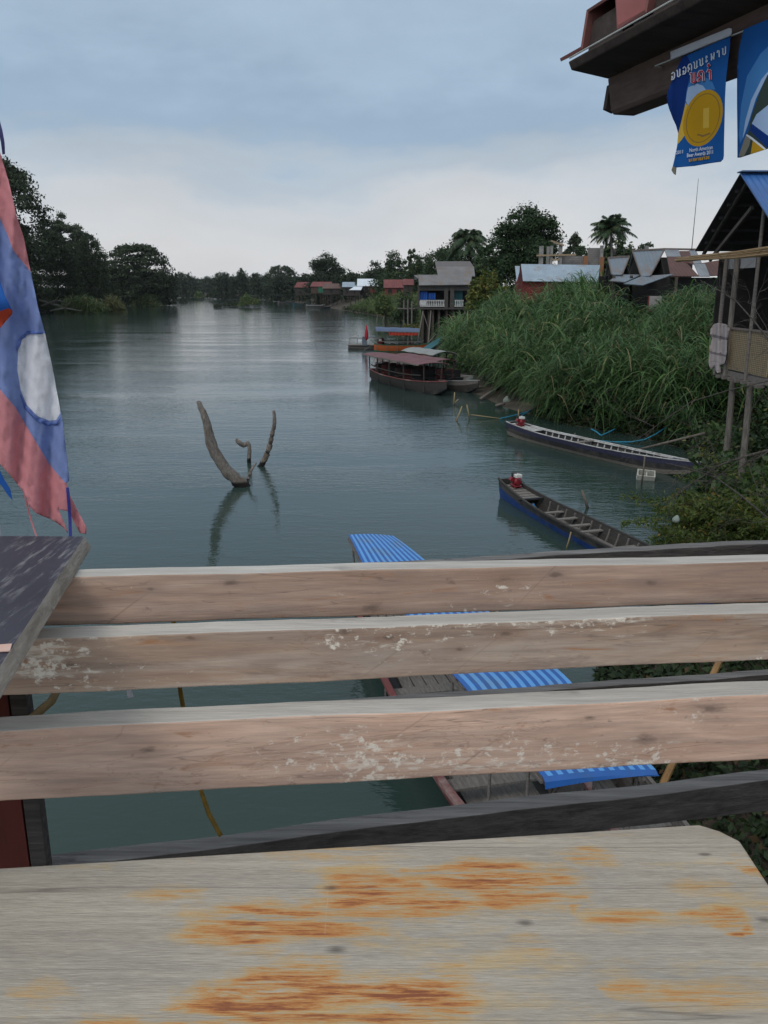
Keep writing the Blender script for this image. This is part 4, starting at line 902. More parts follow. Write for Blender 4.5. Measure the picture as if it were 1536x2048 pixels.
# ---------------------------------------------------------------- blades: cane grass and reeds
def blades(P, L, out, rise, w, rg, seg=4, drop=.9):
    """arching strips from points P, one per row"""
    n = len(P); t = np.linspace(0, 1, seg + 1); side = np.stack([-out[:, 1], out[:, 0], np.zeros(n)], 1)
    side = norm(side + rg.normal(size=(n, 3)) * .25)
    V = np.zeros((n, (seg + 1) * 2, 3))
    for i, u in enumerate(t):
        c = P + out * (L * u)[:, None] + np.array([0, 0, 1.0]) * (L * (rise * u - drop * u * u))[:, None]
        ww = (w * (1 - u) ** .7 * (.55 + .45 * min(1, u * 4)))[:, None] + .002
        V[:, 2 * i] = c - side * ww; V[:, 2 * i + 1] = c + side * ww
    F = []
    for i in range(seg): F.append(np.stack([np.full(n, 2 * i), np.full(n, 2 * i + 1), np.full(n, 2 * i + 3), np.full(n, 2 * i + 2)], 1))
    F = np.concatenate([f + (np.arange(n) * (seg + 1) * 2)[:, None] for f in F]); return V.reshape(-1, 3), F
def merge(parts):
    vs = []; fs = []; b = 0
    for v, f in parts: vs.append(v); fs.append(f + b); b += len(v)
    return np.concatenate(vs), np.concatenate(fs)
def canes(points, hts, per, blen, bw, rg, lean=.25):
    """points (n,3), each a cane with leaves leaving it all the way up"""
    n = len(points); P = np.repeat(points, per, 0); H = np.repeat(hts, per); u = .18 + .82 * rg.random(n * per) ** .8
    an = rg.random(n * per) * 6.283; out = np.stack([np.cos(an), np.sin(an), np.zeros(n * per)], 1)
    ln = np.repeat(lean if isinstance(lean, np.ndarray) else rg.normal(size=(n, 2)) * lean, per, 0); base = P.copy(); base[:, 2] += H * u; base[:, :2] += ln * (H * u * u * .5)[:, None]
    L = blen * (.6 + .7 * rg.random(n * per)) * (1.05 - .35 * np.abs(u - .7)); rise = .55 + .75 * rg.random(n * per) + .5 * (u > .93)
    return blades(base, L, out, rise, bw * (.7 + .6 * rg.random(n * per)), rg, 4, .95 + .35 * rg.random(n * per))
rg = np.random.default_rng(21); GR_ = {0: ([], [], []), 1: ([], [], [])}; shr = []
for k in range(1150):
    y = 32.5 + 52 * rg.random() ** 1.15; s = .25 + 10.5 * rg.random() ** .9
    if 42.5 < y < 54 and s < 1.2: continue
    if y > 62 and s > 6: continue
    x = rwx(y) + s
    px = 768 + FPX * x / (y * _c + (EYE - 2) * _s)
    if px > 1560 or px < 912: continue
    nz_ = mnoise.noise(Vector((x * .42, y * .30, 3.3))) + .5 * mnoise.noise(Vector((x * .9, y * .8, 8.1)))
    if nz_ < -.15 and rg.random() < .9: continue
    h = interp(s, [0, 1.2, 3, 6, 9, 11], [1.9, 2.9, 3.3, 3.2, 3.1, 2.5]) * rg.uniform(.78, 1.1) * (1 + .45 * nz_)
    yt = interp(px, [880, 930, 1000, 1060, 1120, 1160, 1200, 1228, 1242, 1322, 1336, 1380, 1430, 1560], [655, 612, 576, 566, 566, 556, 548, 575, 650, 650, 588, 574, 574, 610])
    h = max(.35, min(h, (PY(px, yt, y).z - rz(x, y)) * rg.uniform(.72, .98)))
    if rg.random() < .30: shr.append((x, y, h)); continue
    ty = 1 if rg.random() < .38 else 0; pts, hs, lns = GR_[ty]
    rad = rg.uniform(.3, .75); nc = int(rg.integers(11, 19)); tilt = rg.normal(size=2) * .14 + np.array([-.14, -.12])
    for j in range(nc):
        an = rg.random() * 6.283; q = rad * rg.random() ** .5; d = np.array([math.cos(an), math.sin(an)])
        X, Yy = x + d[0] * q, y + d[1] * q; pts.append((X, Yy, rz(X, Yy) - .1)); hs.append(h * rg.uniform(.72, 1.08) * (1 - .25 * (q / rad) ** 2)); lns.append(d * (.15 + .5 * q / rad) + tilt + rg.normal(size=2) * .08)
p0, h0, l0 = GR_[0]; V, F = canes(np.array(p0), np.array(h0), 15, 1.10, .024, rg, np.array(l0))
tag(link_mesh('cane_grass', V, F, L_REED, origin=(10, 45, 2)), 'tall drooping cane grass covering the right river bank', 'grass', kind='stuff')
p0, h0, l0 = GR_[1]; V, F = canes(np.array(p0), np.array(h0), 13, 1.25, .042, rg, np.array(l0))
L_BROAD = leaf_mat('broad grass blades', (0.026, 0.070, 0.022), (0.115, 0.205, 0.060), (0.21, 0.21, 0.08), 0.06, 0.35, 0.45, 0.3)
tag(link_mesh('broad_grass', V, F, L_BROAD, origin=(10, 45, 2)), 'brighter broad bladed grass clumps among the cane grass', 'grass', kind='stuff')
lob = []
for (x, y, h) in shr:
    g = rz(x, y); hh = h * rg.uniform(.45, .85)
    for j in range(4): lob.append((x + rg.normal() * .35, y + rg.normal() * .35, g + hh * rg.uniform(.25, .85), rg.uniform(.4, .75), rg.uniform(.4, .75), hh * .3))
for k in range(70):
    x = rg.uniform(8.6, 12.5); y = rg.uniform(18.2, 23.5); g = max(0, rz(x, y)); hh = rg.uniform(.8, 2.1)
    for j in range(3): lob.append((x + rg.normal() * .3, y + rg.normal() * .3, g + hh * rg.uniform(.2, .85), rg.uniform(.25, .5), rg.uniform(.25, .5), hh * .25))
for k in range(90):      # leafy low shrubs in front of and under the stilt hut
    y = rg.uniform(18, 32); s = .2 + 7 * rg.random(); x = rwx(y) + s; g = rz(x, y); hh = rg.uniform(.6, 1.5)
    for j in range(3): lob.append((x + rg.normal() * .3, y + rg.normal() * .3, g + hh * rg.uniform(.2, .8), rg.uniform(.3, .6), rg.uniform(.3, .6), hh * .3))
V, F = leaf_cloud(lob, 78000, .115, rg, .7); L_VINE = leaf_mat('bank shrub leaves', (0.014, 0.036, 0.010), (0.060, 0.110, 0.030), (0.12, 0.13, 0.03), 0.08, 0.25, 0.5, 0.5)
tag(link_mesh('bank_thicket', V, F, L_VINE, origin=(10, 40, 2)), 'leafy shrubs and vines tangled through the bank grass', 'shrubs', kind='stuff')
# reeds along the village bank farther up and on the left bank
pts = []; hs = []
for k in range(2600):
    y = rg.uniform(105, 245); s = rg.uniform(.2, 11); x = rwx(y) + s; pts.append((x, y, rz(x, y))); hs.append(rg.uniform(1.4, 2.6))
V, F = canes(np.array(pts), np.array(hs), 9, 1.3, .07, rg); tag(link_mesh('reeds', V, F, L_REED2, origin=(5, 160, 1)), 'green reeds on the bank below the village roofs', 'reeds', kind='stuff')
def reed_clump(x0, x1, ytop, Y, label, n, mat_=None):
    a = PY(x0, 600, Y).x; b = PY(x1, 600, Y).x; H = PY(x0, ytop, Y).z; P = []; hh = []
    for k in range(n):
        u = rg.uniform(-1, 1); x = (a + b) / 2 + u * (b - a) / 2; y = Y + rg.uniform(-3, 3); g = lz(x, y); P.append((x, y, g)); hh.append(max(.4, (H - g) * (1 - .5 * u * u) * rg.uniform(.6, .95)))
    V, F = canes(np.array(P), np.array(hh), 9, 1.6, .12, rg)
    o = link_mesh('reed_clump', V, F, mat_ or L_REED2); tag(o, label, 'reeds', 'reed clumps at the left water edge')
reed_clump(122, 206, 588, 222, 'larger green reed clump at the left water edge', 330)
reed_clump(202, 244, 588, 232, 'yellowish reed clump right of the larger one on the left bank', 170, leaf_mat('yellow reed blades', (0.09, 0.105, 0.035), (0.19, 0.18, 0.07), None, 0, .3))
reed_clump(268, 318, 583, 318, 'small dull reed clump below the umbrella tree', 120)
# undergrowth leaves on the near bank
pos = []
for k in range(110000):
    y = 3 + 38 * rg.random() ** 1.45; s = .1 + 13 * rg.random() ** 1.4; x = rwx(y) + s; z = rz(x, y); hh = (.25 + .9 * abs(mnoise.noise(Vector((x * .5, y * .5, 9))))) * min(1, s / 1.2 + .25)
    pos.append((x, y, z + hh * rg.random()))
pos = np.array(pos); V, F = cards(pos, norm(rg.normal(size=(len(pos), 3)) * .6 + np.array([0, -.2, .7])), .038 + .0045 * pos[:, 1], rg)
tag(link_mesh('undergrowth', V, F, L_SCRUB, origin=(8, 15, 1)), 'low dark leafy undergrowth on the near right bank', 'undergrowth', kind='stuff')
pos = []
for k in range(9000):
    y = rg.uniform(60, 260); s = .1 + 14 * rg.random(); x = rwx(y) + s; pos.append((x, y, rz(x, y) + rg.random() * 1.0))
pos = np.array(pos); V, F = cards(pos, norm(rg.normal(size=(len(pos), 3)) * .6 + np.array([0, -.2, .7])), .45, rg)
tag(link_mesh('bank_scrub', V, F, L_SCRUB, origin=(8, 150, 1)), 'low scrub on the bank below the village houses', 'scrub', kind='stuff')
pos = []
for k in range(16000):
    y = rg.uniform(190, 560); s = .2 + 20 * rg.random() ** 1.4; x = lwx(y) - s; pos.append((x, y, lz(x, y) + rg.random() * 2.2))
pos = np.array(pos); V, F = cards(pos, norm(rg.normal(size=(len(pos), 3)) * .6 + np.array([.2, -.2, .6])), .8, rg)
tag(link_mesh('left_bank_scrub'.replace('left_', 'dark_'), V, F, L_DARK, origin=(-100, 260, 1)), 'dark scrub along the foot of the left bank trees', 'scrub', kind='stuff')

# feathery yellow green shrubs at the lower right, and bare dead branches above them
def feather_shrub(label, c, n, reach, seed, leaf, up=1.0):
    rg = np.random.default_rng(seed); c = Vector(c); pos = []; nr = []; st = MB()
    for k in range(n):
        an = rg.random() * 6.283; L = reach * rg.uniform(.45, 1.1); rise = rg.uniform(.25, 1.1) * up; P = []
        s0 = c + Vector((rg.normal() * .55, rg.normal() * .55, 0))
        for j in range(9):
            u = j / 8; P.append(s0 + Vector((math.cos(an) * L * u, math.sin(an) * L * u, L * (rise * u - .75 * u * u * (1 - .25 * up)) + rg.normal() * .015)))
        st.tube(P, [.010 - .0075 * j / 8 for j in range(9)], 3, cap=False)
        for q in range(150):
            u = .15 + .85 * rg.random(); i = min(7, int(u * 8)); p = P[i].lerp(P[i + 1], u * 8 - i); pos.append(tuple(p + Vector(rg.normal(size=3)) * (.05 + .05 * (1 - u)))); nr.append(rg.normal(size=3) + np.array([0, -.2, .8]))
    t = thing('shrub', label, 'shrub', c); V, F = cards(np.array(pos), norm(np.array(nr)), .048, rg, 2.8); link_mesh('foliage', V, F, leaf, t); st.build('twig', M_BARK, t); return t
L_FEA = leaf_mat('feathery shrub leaves', (0.026, 0.056, 0.013), (0.125, 0.160, 0.034), (0.20, 0.14, 0.03), 0.05, .35, .6, 1.2)
for (px, Y, reach, n, lb, s, up) in [(1540, 17.9, 2.0, 230, 'feathery yellow green shrub drooping over the bow of the blue boat', 1, .75), (1530, 19.8, 2.2, 260, 'feathery green shrub in the middle at the lower right above the rail', 2, .95), (1560, 19.0, 2.2, 280, 'tallest feathery shrub at the right edge below the hut', 3, 1.2), (1650, 16.4, 2.1, 260, 'low feathery shrub at the right edge just above the rail', 4, .9)]:
    p = PY(px, 1060, Y); x = p.x; feather_shrub(lb, (x, Y, max(.1, rz(x, Y) - .05)), n, reach, s, L_FEA, up)
def branch(mb, p, d, L, r, depth, rg):
    pts = [p]; q = p.copy(); dd = d.copy()
    for i in range(5):
        dd = (dd + Vector(rg.normal(size=3)) * .16).normalized(); q = q + dd * (L / 5); pts.append(q.copy())
    mb.tube(pts, [r * (1 - .6 * i / 5) for i in range(6)], 5 if r > .008 else 3, cap=False)
    if depth:
        for k in range(3 + (depth > 1)):
            i = rg.integers(1, 6); nd = (dd * .7 + Vector(rg.normal(size=3)) * .55).normalized(); branch(mb, pts[i], nd, L * rg.uniform(.45, .75), r * .55, depth - 1, rg)
M_DEAD = mat('dead branch bark', (0.085, 0.076, 0.066), (0.04, 0.035, 0.03), .9, 20)
for k, (a, b, Ya, Yb, r, lb, s) in enumerate([((1540, 1040), (1330, 925), 15.5, 17.5, .020, 'bare grey dead branch reaching left over the bow of the white trimmed boat', 1), ((1540, 900), (1340, 1000), 16, 17, .026, 'thick dark dead branch arching in front of the hut stilts', 2), ((1545, 760), (1240, 905), 16.5, 19, .013, 'tangle of thin dead twigs below the hut floor', 3), ((1545, 690), (1400, 560), 17, 18, .018, 'dark dead branch crossing in front of the hut', 4)]):
    rg = np.random.default_rng(60 + s); A = PY(*a, Ya); B = PY(*b, Yb); x0 = Vector((A.x + .5, A.y - .2, max(.2, rz(A.x + .5, A.y - .2)))); mb = MB()
    mb.tube([x0, x0.lerp(A, .5) + Vector((.1, 0, .1)), A], [r * 1.4, r * 1.2, r], 6); L = (B - A).length
    mid = A.lerp(B, .5) + Vector((0, 0, .10 * L)); pts = [A, A.lerp(mid, .5) + Vector((0, 0, .03)), mid, mid.lerp(B, .5) + Vector((0, 0, .02)), B]; mb.tube(pts, [r, r * .85, r * .7, r * .5, r * .25], 6)
    for j in range(9):
        q = pts[rg.integers(0, 4)]; branch(mb, q, ((B - A).normalized() * .8 + Vector(rg.normal(size=3)) * .6).normalized(), L * rg.uniform(.25, .55), r * .4, 2, rg)
    tag(mb.build('dead_branch', M_DEAD, origin=x0), lb, 'branch', 'dead branches over the right bank')

# driftwood on the left bank
for k, (pts, Y, r, lb) in enumerate([([(78, 600), (105, 608), (140, 618)], 219, .35, 'long grey root lying on the left bank beside the flag'), ([(82, 612), (112, 600), (128, 603)], 218, .22, 'forked pale branch above the long root on the left bank'), ([(100, 622), (130, 616), (165, 622)], 217.5, .25, 'low brown log at the left water edge')]):
    mb = MB(); mb.tube([PY(x, y, Y + i * .5) for i, (x, y) in enumerate(pts)], [r, r * .8, r * .4], 6); mb.tube([PY(pts[1][0], pts[1][1], Y), PY(pts[1][0] + 10, pts[1][1] - 14, Y - 1)], [r * .6, r * .2], 5); tag(mb.build('driftwood', M_GBARK, smooth=True), lb, 'driftwood', 'driftwood on the left bank')

# ---------------------------------------------------------------- dead tree standing in the river
def bark_dead():
    t = NT('bleached dead wood'); g = t.noise(t.coord((6, 6, 1.8)), 4, 8, .7, .6); f = t.noise(t.coord((16, 16, 4.5)), 4, 6, .68); k = t.noise(t.coord((1.5, 1.5, .8), (3, 1, 2)), 3.0, 5, .6)
    c = t.mix(t.rng(g, .3, .7), (.10, .082, .068), (.36, .32, .28)); c = t.mix(t.math('MULTIPLY', t.rng(k, .5, .66), .7), c, (.13, .095, .07)); c = t.mix(t.math('MULTIPLY', t.rng(f, .52, .64), .75), c, (.045, .036, .03))
    sp = t.n('ShaderNodeSeparateXYZ'); gm = t.n('ShaderNodeNewGeometry'); t.set(sp.inputs[0], gm.outputs['Position'])
    c = t.mix(t.rng(t.math('ADD', sp.outputs[2], t.math('MULTIPLY', t.math('SUBTRACT', f, .5), .12)), .20, .13), c, (.012, .010, .009))   # soaked band at the waterline
    return t.done(t.pbr(c, .8, t.bump(t.math('ADD', g, f), .9, .05), 0, .3))
M_SNAG = bark_dead()
def snag(mb, pts, seed):
    rgx = np.random.default_rng(seed); P = [Vector(p[0]) for p in pts]; Rr = [p[1] * KR for p in pts]; Q = []; q = []
    N = 34
    for i in range(N):
        u = i / (N - 1) * (len(P) - 1); k = min(len(P) - 2, int(u)); t = u - k; a = P[max(k - 1, 0)]; b = P[k]; c = P[k + 1]; d = P[min(k + 2, len(P) - 1)]
        p = .5 * ((2 * b) + (c - a) * t + (2 * a - 5 * b + 4 * c - d) * t * t + (3 * b - a - 3 * c + d) * t ** 3)
        Q.append(p + Vector(rgx.normal(size=3)) * Rr[k] * .05); q.append(lerp(Rr[k], Rr[k + 1], t) * (1 + .045 * rgx.normal()))
    b0 = len(mb.v); mb.tube(Q, q, 12)
    for i in range(b0, len(mb.v)):
        v = Vector(mb.v[i]); w = 1 + .0; nn = mnoise.noise(v * 7) * .5 + mnoise.noise(v * 17) * .3; c = Q[min(N - 1, (i - b0) // 12)]; mb.v[i] = tuple(c + (v - c) * (1 + .42 * nn * min(1, q[min(N - 1, (i - b0) // 12)] / .13)))
Yb = PZ(485, 972, 0).y
KR = .76
sn = thing('dead_tree', 'bleached dead tree limbs standing out of the river', 'dead tree', PZ(485, 972, 0))
def sp_(px, py, dY=0.0): return PY(px, py, Yb + dY)
ppx = FPX / (Yb * 1.02)
mb = MB(); snag(mb, [(sp_(520, 1010, .2), 18 / ppx), (sp_(484, 970), 17 / ppx), (sp_(455, 942, -.1), 16 / ppx), (sp_(430, 905, -.2), 14 / ppx), (sp_(418, 868, -.25), 12 / ppx), (sp_(411, 838, -.3), 10 / ppx), (sp_(403, 818, -.3), 7.5 / ppx), (sp_(396, 802, -.3), 5 / ppx)], 1)
tag(mb.build('limb', M_SNAG, sn, smooth=True), 'tallest thick limb leaning left')
mb = MB(); snag(mb, [(sp_(492, 972, .1), 6 / ppx), (sp_(497, 955, .2), 4.5 / ppx), (sp_(503, 940, .3), 3.6 / ppx), (sp_(512, 926, .5), 2.4 / ppx)], 2); mb.build('twig', M_SNAG, sn, smooth=True)
Y2 = PZ(497, 925, 0).y; p2 = FPX / (Y2 * 1.02)
mb = MB(); snag(mb, [(PY(500, 960, Y2), 6 / p2), (PY(498, 922, Y2), 5.4 / p2), (PY(499, 902, Y2), 5.2 / p2), (PY(497, 888, Y2), 5 / p2), (PY(487, 890, Y2), 6.5 / p2), (PY(478, 885, Y2 - .1), 6 / p2), (PY(472, 879, Y2 - .1), 4 / p2)], 3); mb.tube([PY(494, 887, Y2), PY(497, 883, Y2)], [4 / p2, 2.5 / p2], 7); tag(mb.build('limb', M_SNAG, sn, smooth=True), 'short hooked limb')
Y3 = PZ(525, 932, 0).y; p3 = FPX / (Y3 * 1.02)
mb = MB(); snag(mb, [(PY(505, 960, Y3), 9 / p3), (PY(524, 928, Y3), 8 / p3), (PY(536, 903, Y3), 7.5 / p3), (PY(544, 872, Y3), 6.5 / p3), (PY(549, 845, Y3), 5.2 / p3), (PY(547, 821, Y3), 3.6 / p3)], 4); tag(mb.build('limb', M_SNAG, sn, smooth=True), 'slender curved limb on the right')
mb = MB(); mb.tube([PZ(420, 1050, -2.4), PZ(500, 980, -1.1), PZ(560, 900, -1.6)], [.25, .35, .2], 8); mb.tube([PZ(500, 980, -1.1), PZ(485, 972, -.3)], [.3, .17], 8); mb.tube([PZ(500, 940, -1.2), PZ(498, 925, -.3)], [.2, .06], 8); mb.tube([PZ(540, 930, -1.4), PZ(524, 932, -.3)], [.2, .09], 8); mb.build('trunk', M_SNAG, sn)
# ================================================================== boats
W_OLD = grey_wood('boat weathered planks', (0.085, 0.075, 0.068), (0.20, 0.18, 0.165), (1.5, 9, 9), .4)
W_DECK = grey_wood('boat floor planks', (0.11, 0.10, 0.09), (0.24, 0.22, 0.20), (1.5, 9, 9), .4)
W_HULLD = mat('tarred hull', (0.016, 0.016, 0.018), (0.040, 0.038, 0.037), .6, 5, (1, 1, 3), .3, dirt=(.075, .068, .06))
W_BLUE = mat('scuffed blue hull paint', (0.012, 0.055, 0.22), (0.008, 0.03, 0.12), .5, 4, (1, 1, 4), .2, dirt=(.05, .06, .08), dscale=2.2)
W_VIO = mat('faded dark blue gunwale', (0.022, 0.022, 0.065), (0.04, 0.04, 0.06), .6, 6, (1, 1, 3))
W_WHITE = mat('chalky white boat paint', (0.52, 0.52, 0.51), (0.36, 0.35, 0.33), .6, 5, (1, 2, 2), .1, dirt=(.2, .18, .16))
W_REDP = mat('worn red boat paint', (0.20, 0.045, 0.045), (0.13, 0.05, 0.045), .6, 6, (1, 3, 3), .2, dirt=(.28, .22, .2))
W_BEIGE = mat('bare lower strake', (0.20, 0.18, 0.15), (0.12, .105, .09), .8, 6, (1, 1, 4))
W_GREEN = mat('green boat paint', (0.03, 0.13, 0.07), None, .6, 6); W_ORNG = mat('orange boat paint', (0.40, 0.09, 0.02), None, .6, 6)
W_TEAL = mat('teal boat paint', (0.03, 0.13, 0.16), None, .6, 6); W_GREYP = mat('grey boat paint', (0.24, 0.235, 0.22), (0.15, .145, .135), .7, 5, (1, 1, 3))
E_RED = mat('engine red', (0.22, 0.012, 0.02), (0.14, .01, .015), .4, 20, spec=.5); E_WHITE = mat('engine tank white', (0.62, .62, .60), (.45, .44, .4), .45, 20); E_BLK = mat('engine black', (0.014, .014, .015), (.03, .03, .03), .5, 20); E_MET = mat('bare metal', (.25, .25, .25), (.14, .13, .12), .4, 10, metal=.8)

W_OLD2 = grey_wood('dark weathered hull planks', (0.022, 0.020, 0.018), (0.062, 0.056, 0.050), (1.5, 9, 9), .4)
W_GRY2 = mat('dull white boat rim', (0.30, 0.30, 0.285), (0.19, .185, .17), .7, 5, (1, 2, 2))
class Hull:
    def __init__(s, L, beam, free, draft=.14, sb=.30, ss=.18, st=.45, bowp=1.6, flat=.62, n=30):
        s.L = L; s.beam = beam; s.st_ = []
        for i in range(n + 1):
            u = i / n; f = lerp(st, 1, min(1, u / .34) ** .7 if u < .34 else 1); 
            if u > .5: f *= 1 - .965 * ((u - .5) / .5) ** (bowp * 1.35)
            zt = free + ss * max(0, 1 - u / .3) ** 2 + sb * max(0, (u - .5) / .5) ** 2.1
            zb = -draft + (free * .55 + draft) * max(0, (u - .78) / .22) ** 2 * 1.25 + .10 * max(0, 1 - u / .2) ** 2
            s.st_.append((u * L, beam / 2 * f, beam / 2 * f * flat, zt, min(zb, zt - .05)))
    def at(s, x):
        X = [q[0] for q in s.st_]; return [interp(x, X, [q[k] for q in s.st_]) for k in (1, 2, 3, 4)]
    def sec(s, x, d=0.0):
        ht, hb, zt, zb = s.at(x); ht = max(.012, ht - d); hb = max(.008, hb - d); zb = zb + d
        hs = lerp(hb, ht, .80); zs = lerp(zb, zt, .66); hl = lerp(hb, ht, .45); zl = lerp(zb, zt, .30)
        P = [(-ht, zt), (-hs, zs), (-hl, zl), (-hb, zb), (hb, zb), (hl, zl), (hs, zs), (ht, zt)]
        return [(x, y, z) for y, z in P]
    def build(s, root, mats, th=.035):     # mats: top strake, middle, lower strake, inside, rim
        mb = MB(); o = [s.sec(q[0]) for q in s.st_]; i = [s.sec(max(.03, min(s.L - .05, q[0])), th) for q in s.st_]; n = len(o)
        for k in range(n - 1):
            for j in range(7):
                mi = {0: 0, 6: 0, 1: 1, 5: 1}.get(j, 2)
                mb.add([o[k][j], o[k + 1][j], o[k + 1][j + 1], o[k][j + 1]], [(0, 1, 2, 3)], mi)
                mb.add([i[k][j], i[k][j + 1], i[k + 1][j + 1], i[k + 1][j]], [(0, 1, 2, 3)], 3)
            for j in (0, 7): mb.add([o[k][j], i[k][j], i[k + 1][j], o[k + 1][j]], [(0, 1, 2, 3)], 4)
        for sec_, inn in ((o[0], i[0]), (o[-1], i[-1])):
            mb.add(sec_, [tuple(range(8))], 1); mb.add(inn, [tuple(range(8))], 3)
            mb.add([sec_[0], sec_[7], inn[7], inn[0]], [(0, 1, 2, 3)], 4)
        mb.build('hull', mats, root)
    def gunwale(s, root, m_, w=.05, h=.045, name='gunwale'):
        for sg in (-1, 1):
            mb = MB(); P = []
            for q in s.st_: P.append((q[0], sg * q[1], q[3] + h * .4))
            for a, b in zip(P, P[1:]): mb.bar(a, b, w, h)
            mb.build(name, m_, root)
    def rib(s, root, x, m_, w=.045, d=.036, t=.03):
        mb = MB(); a = s.sec(x, d); b = s.sec(x, d + t); c = s.sec(x + w, d); e = s.sec(x + w, d + t)
        for j in range(7): mb.hexa([a[j], c[j], c[j + 1], a[j + 1], b[j], e[j], e[j + 1], b[j + 1]])
        mb.build('rib', m_, root)
    def thwart(s, root, x, m_, w=.16, drop=.10):
        ht, hb, zt, zb = s.at(x); mb = MB(); mb.box((x, 0, zt - drop), (w, 2 * (ht - .05), .03)); return mb.build('thwart', m_, root)
    def platform(s, root, x0, x1, m_, drop=.05, name='deck_board'):
        n = max(1, int((x1 - x0) / .22))
        for k in range(n):
            a = lerp(x0, x1, k / n) + .006; b = lerp(x0, x1, (k + 1) / n) - .006; h = min(s.at(a)[0], s.at(b)[0]) - .045; z = s.at((a + b) / 2)[2] - drop
            mb = MB(); mb.box(((a + b) / 2, 0, z), (b - a, 2 * h, .028)); mb.build(name, m_, root)
    def floor(s, root, x0, x1, m_, rows=4):
        mb = MB(); A = []; B = []
        for i in range(25):
            x = lerp(max(.1, x0 - .6), min(s.L - .1, x1 + .5), i / 24); ht, hb, zt, zb = s.at(x); z = max(zb + .045, .03); y = max(.01, lerp(hb, ht, min(1, max(0, (z - zb) / (zt - zb) / .66 * .8))) - .03); A.append((x, -y, z)); B.append((x, y, z))
        mb.grid([A, B]); mb.build('sole', W_HULLD, root)
        for k in range(rows):
            mb = MB(); P = []
            for i in range(9):
                x = lerp(x0, x1, i / 8); ht, hb, zt, zb = s.at(x); P.append((x, (k + .5) / rows * 2 * hb * .9 - hb * .9, max(zb + .085, .06), hb))
            for a, b in zip(P, P[1:]): mb.bar(a[:3], b[:3], (a[3] * 1.7 / rows), .022)
            mb.build('floor_board', m_, root)
def engine(root, x, z, y=0.0, s=1.0, shaft=2.0):
    mb = MB(); mb.box((x, y, z + .05 * s), (.42 * s, .30 * s, .05 * s)); mb.bar((x - .15 * s, y - .1 * s, z), (x + .2 * s, y - .1 * s, z), .05 * s); mb.bar((x - .15 * s, y + .1 * s, z), (x + .2 * s, y + .1 * s, z), .05 * s)
    mb.box((x, y, z + .19 * s), (.22 * s, .22 * s, .22 * s)); mb.tube([(x + .10 * s, y, z + .22 * s), (x + .16 * s, y, z + .22 * s), (x + .22 * s, y, z + .22 * s), (x + .235 * s, y, z + .22 * s)], [.15 * s, .15 * s, .12 * s, .06 * s], 14); mb.bar((x - .02 * s, y - .1 * s, z + .24 * s), (x - .02 * s, y - .24 * s, z + .32 * s), .17 * s, .14 * s)
    e = mb.build('engine', E_RED, root, bevel=.012)
    mb = MB(); mb.box((x + .07 * s, y + .02, z + .41 * s), (.22 * s, .25 * s, .12 * s)); mb.lathe((x + .05 * s, y + .02, z + .465 * s), [(.035 * s, 0), (.035 * s, .035 * s)], 10); mb.build('fuel_tank', E_WHITE, e, bevel=.035, segs=3)
    mb = MB(); mb.lathe((x - .18 * s, y + .1 * s, z + .26 * s), [(.05 * s, 0), (.075 * s, .02 * s), (.075 * s, .15 * s), (.04 * s, .17 * s)], 12); mb.tube([(x - .12 * s, y, z + .2 * s), (x - .2 * s, y + .06 * s, z + .24 * s)], .03 * s, 8); mb.build('muffler', E_BLK, e)
    mb = MB(); mb.box((x - .10 * s, y + .02 * s, z + .42 * s), (.16 * s, .24 * s, .14 * s)); mb.lathe((x - .17 * s, y - .02 * s, z + .30 * s), [(.05 * s, 0), (.09 * s, .02 * s), (.09 * s, .18 * s), (.05 * s, .2 * s)], 10); mb.build('air_filter', E_BLK, e, bevel=.01)
    mb = MB(); mb.tube([(x - .1 * s, y, z + .16 * s), (x - shaft * .5, y + .05, z - .05), (x - shaft, y + .1, z - .45 * s)], .022 * s, 8); mb.build('propeller_shaft', E_MET, e)
    mb = MB(); mb.tube([(x + .15 * s, y - .05, z + .3 * s), (x + .5 * s, y - .1, z + .38 * s), (x + .9 * s, y - .12, z + .35 * s)], .016 * s, 8); mb.build('tiller', E_BLK, e)
def boat_root(name, label, A, B, group=None):
    d = B - A; o = thing(name, label, 'boat', (A.x, A.y, 0), math.atan2(d.y, d.x), group, local=True); return o, math.hypot(d.x, d.y)

# --- long open boat with white trim
A = PZ(1021, 862, .18); B = PZ(1404, 930, .55); bo, L = boat_root('longtail_boat', 'long slim dark boat with white inner rim moored along the right bank', A, B)
h = Hull(L, 1.0, .46, .05, .16, .14, .5, 1.5); h.build(bo, [W_VIO, W_HULLD, W_BEIGE, W_HULLD, W_WHITE]); h.gunwale(bo, W_WHITE, .035, .03)
for k in range(19): h.rib(bo, lerp(L * .19, L * .84, k / 18), W_WHITE, .05, .037, .03)
mb = MB()
for sg in (-1, 1):
    P = [(x, sg * (h.at(x)[0] - .075), h.at(x)[2] - .02) for x in np.linspace(L * .10, L * .93, 24)]
    for a, b in zip(P, P[1:]): mb.bar(a, b, .085, .02)
mb.build('inner_rim', W_WHITE, bo); h.platform(bo, .15, L * .17, W_WHITE, .06); h.platform(bo, L * .87, L * .97, W_VIO, .02); h.floor(bo, L * .18, L * .85, W_OLD, 3)
h.thwart(bo, L * .45, W_DECK, .2, .02); engine(bo, .66, h.at(.6)[2] - .04, 0, .80, 1.1)

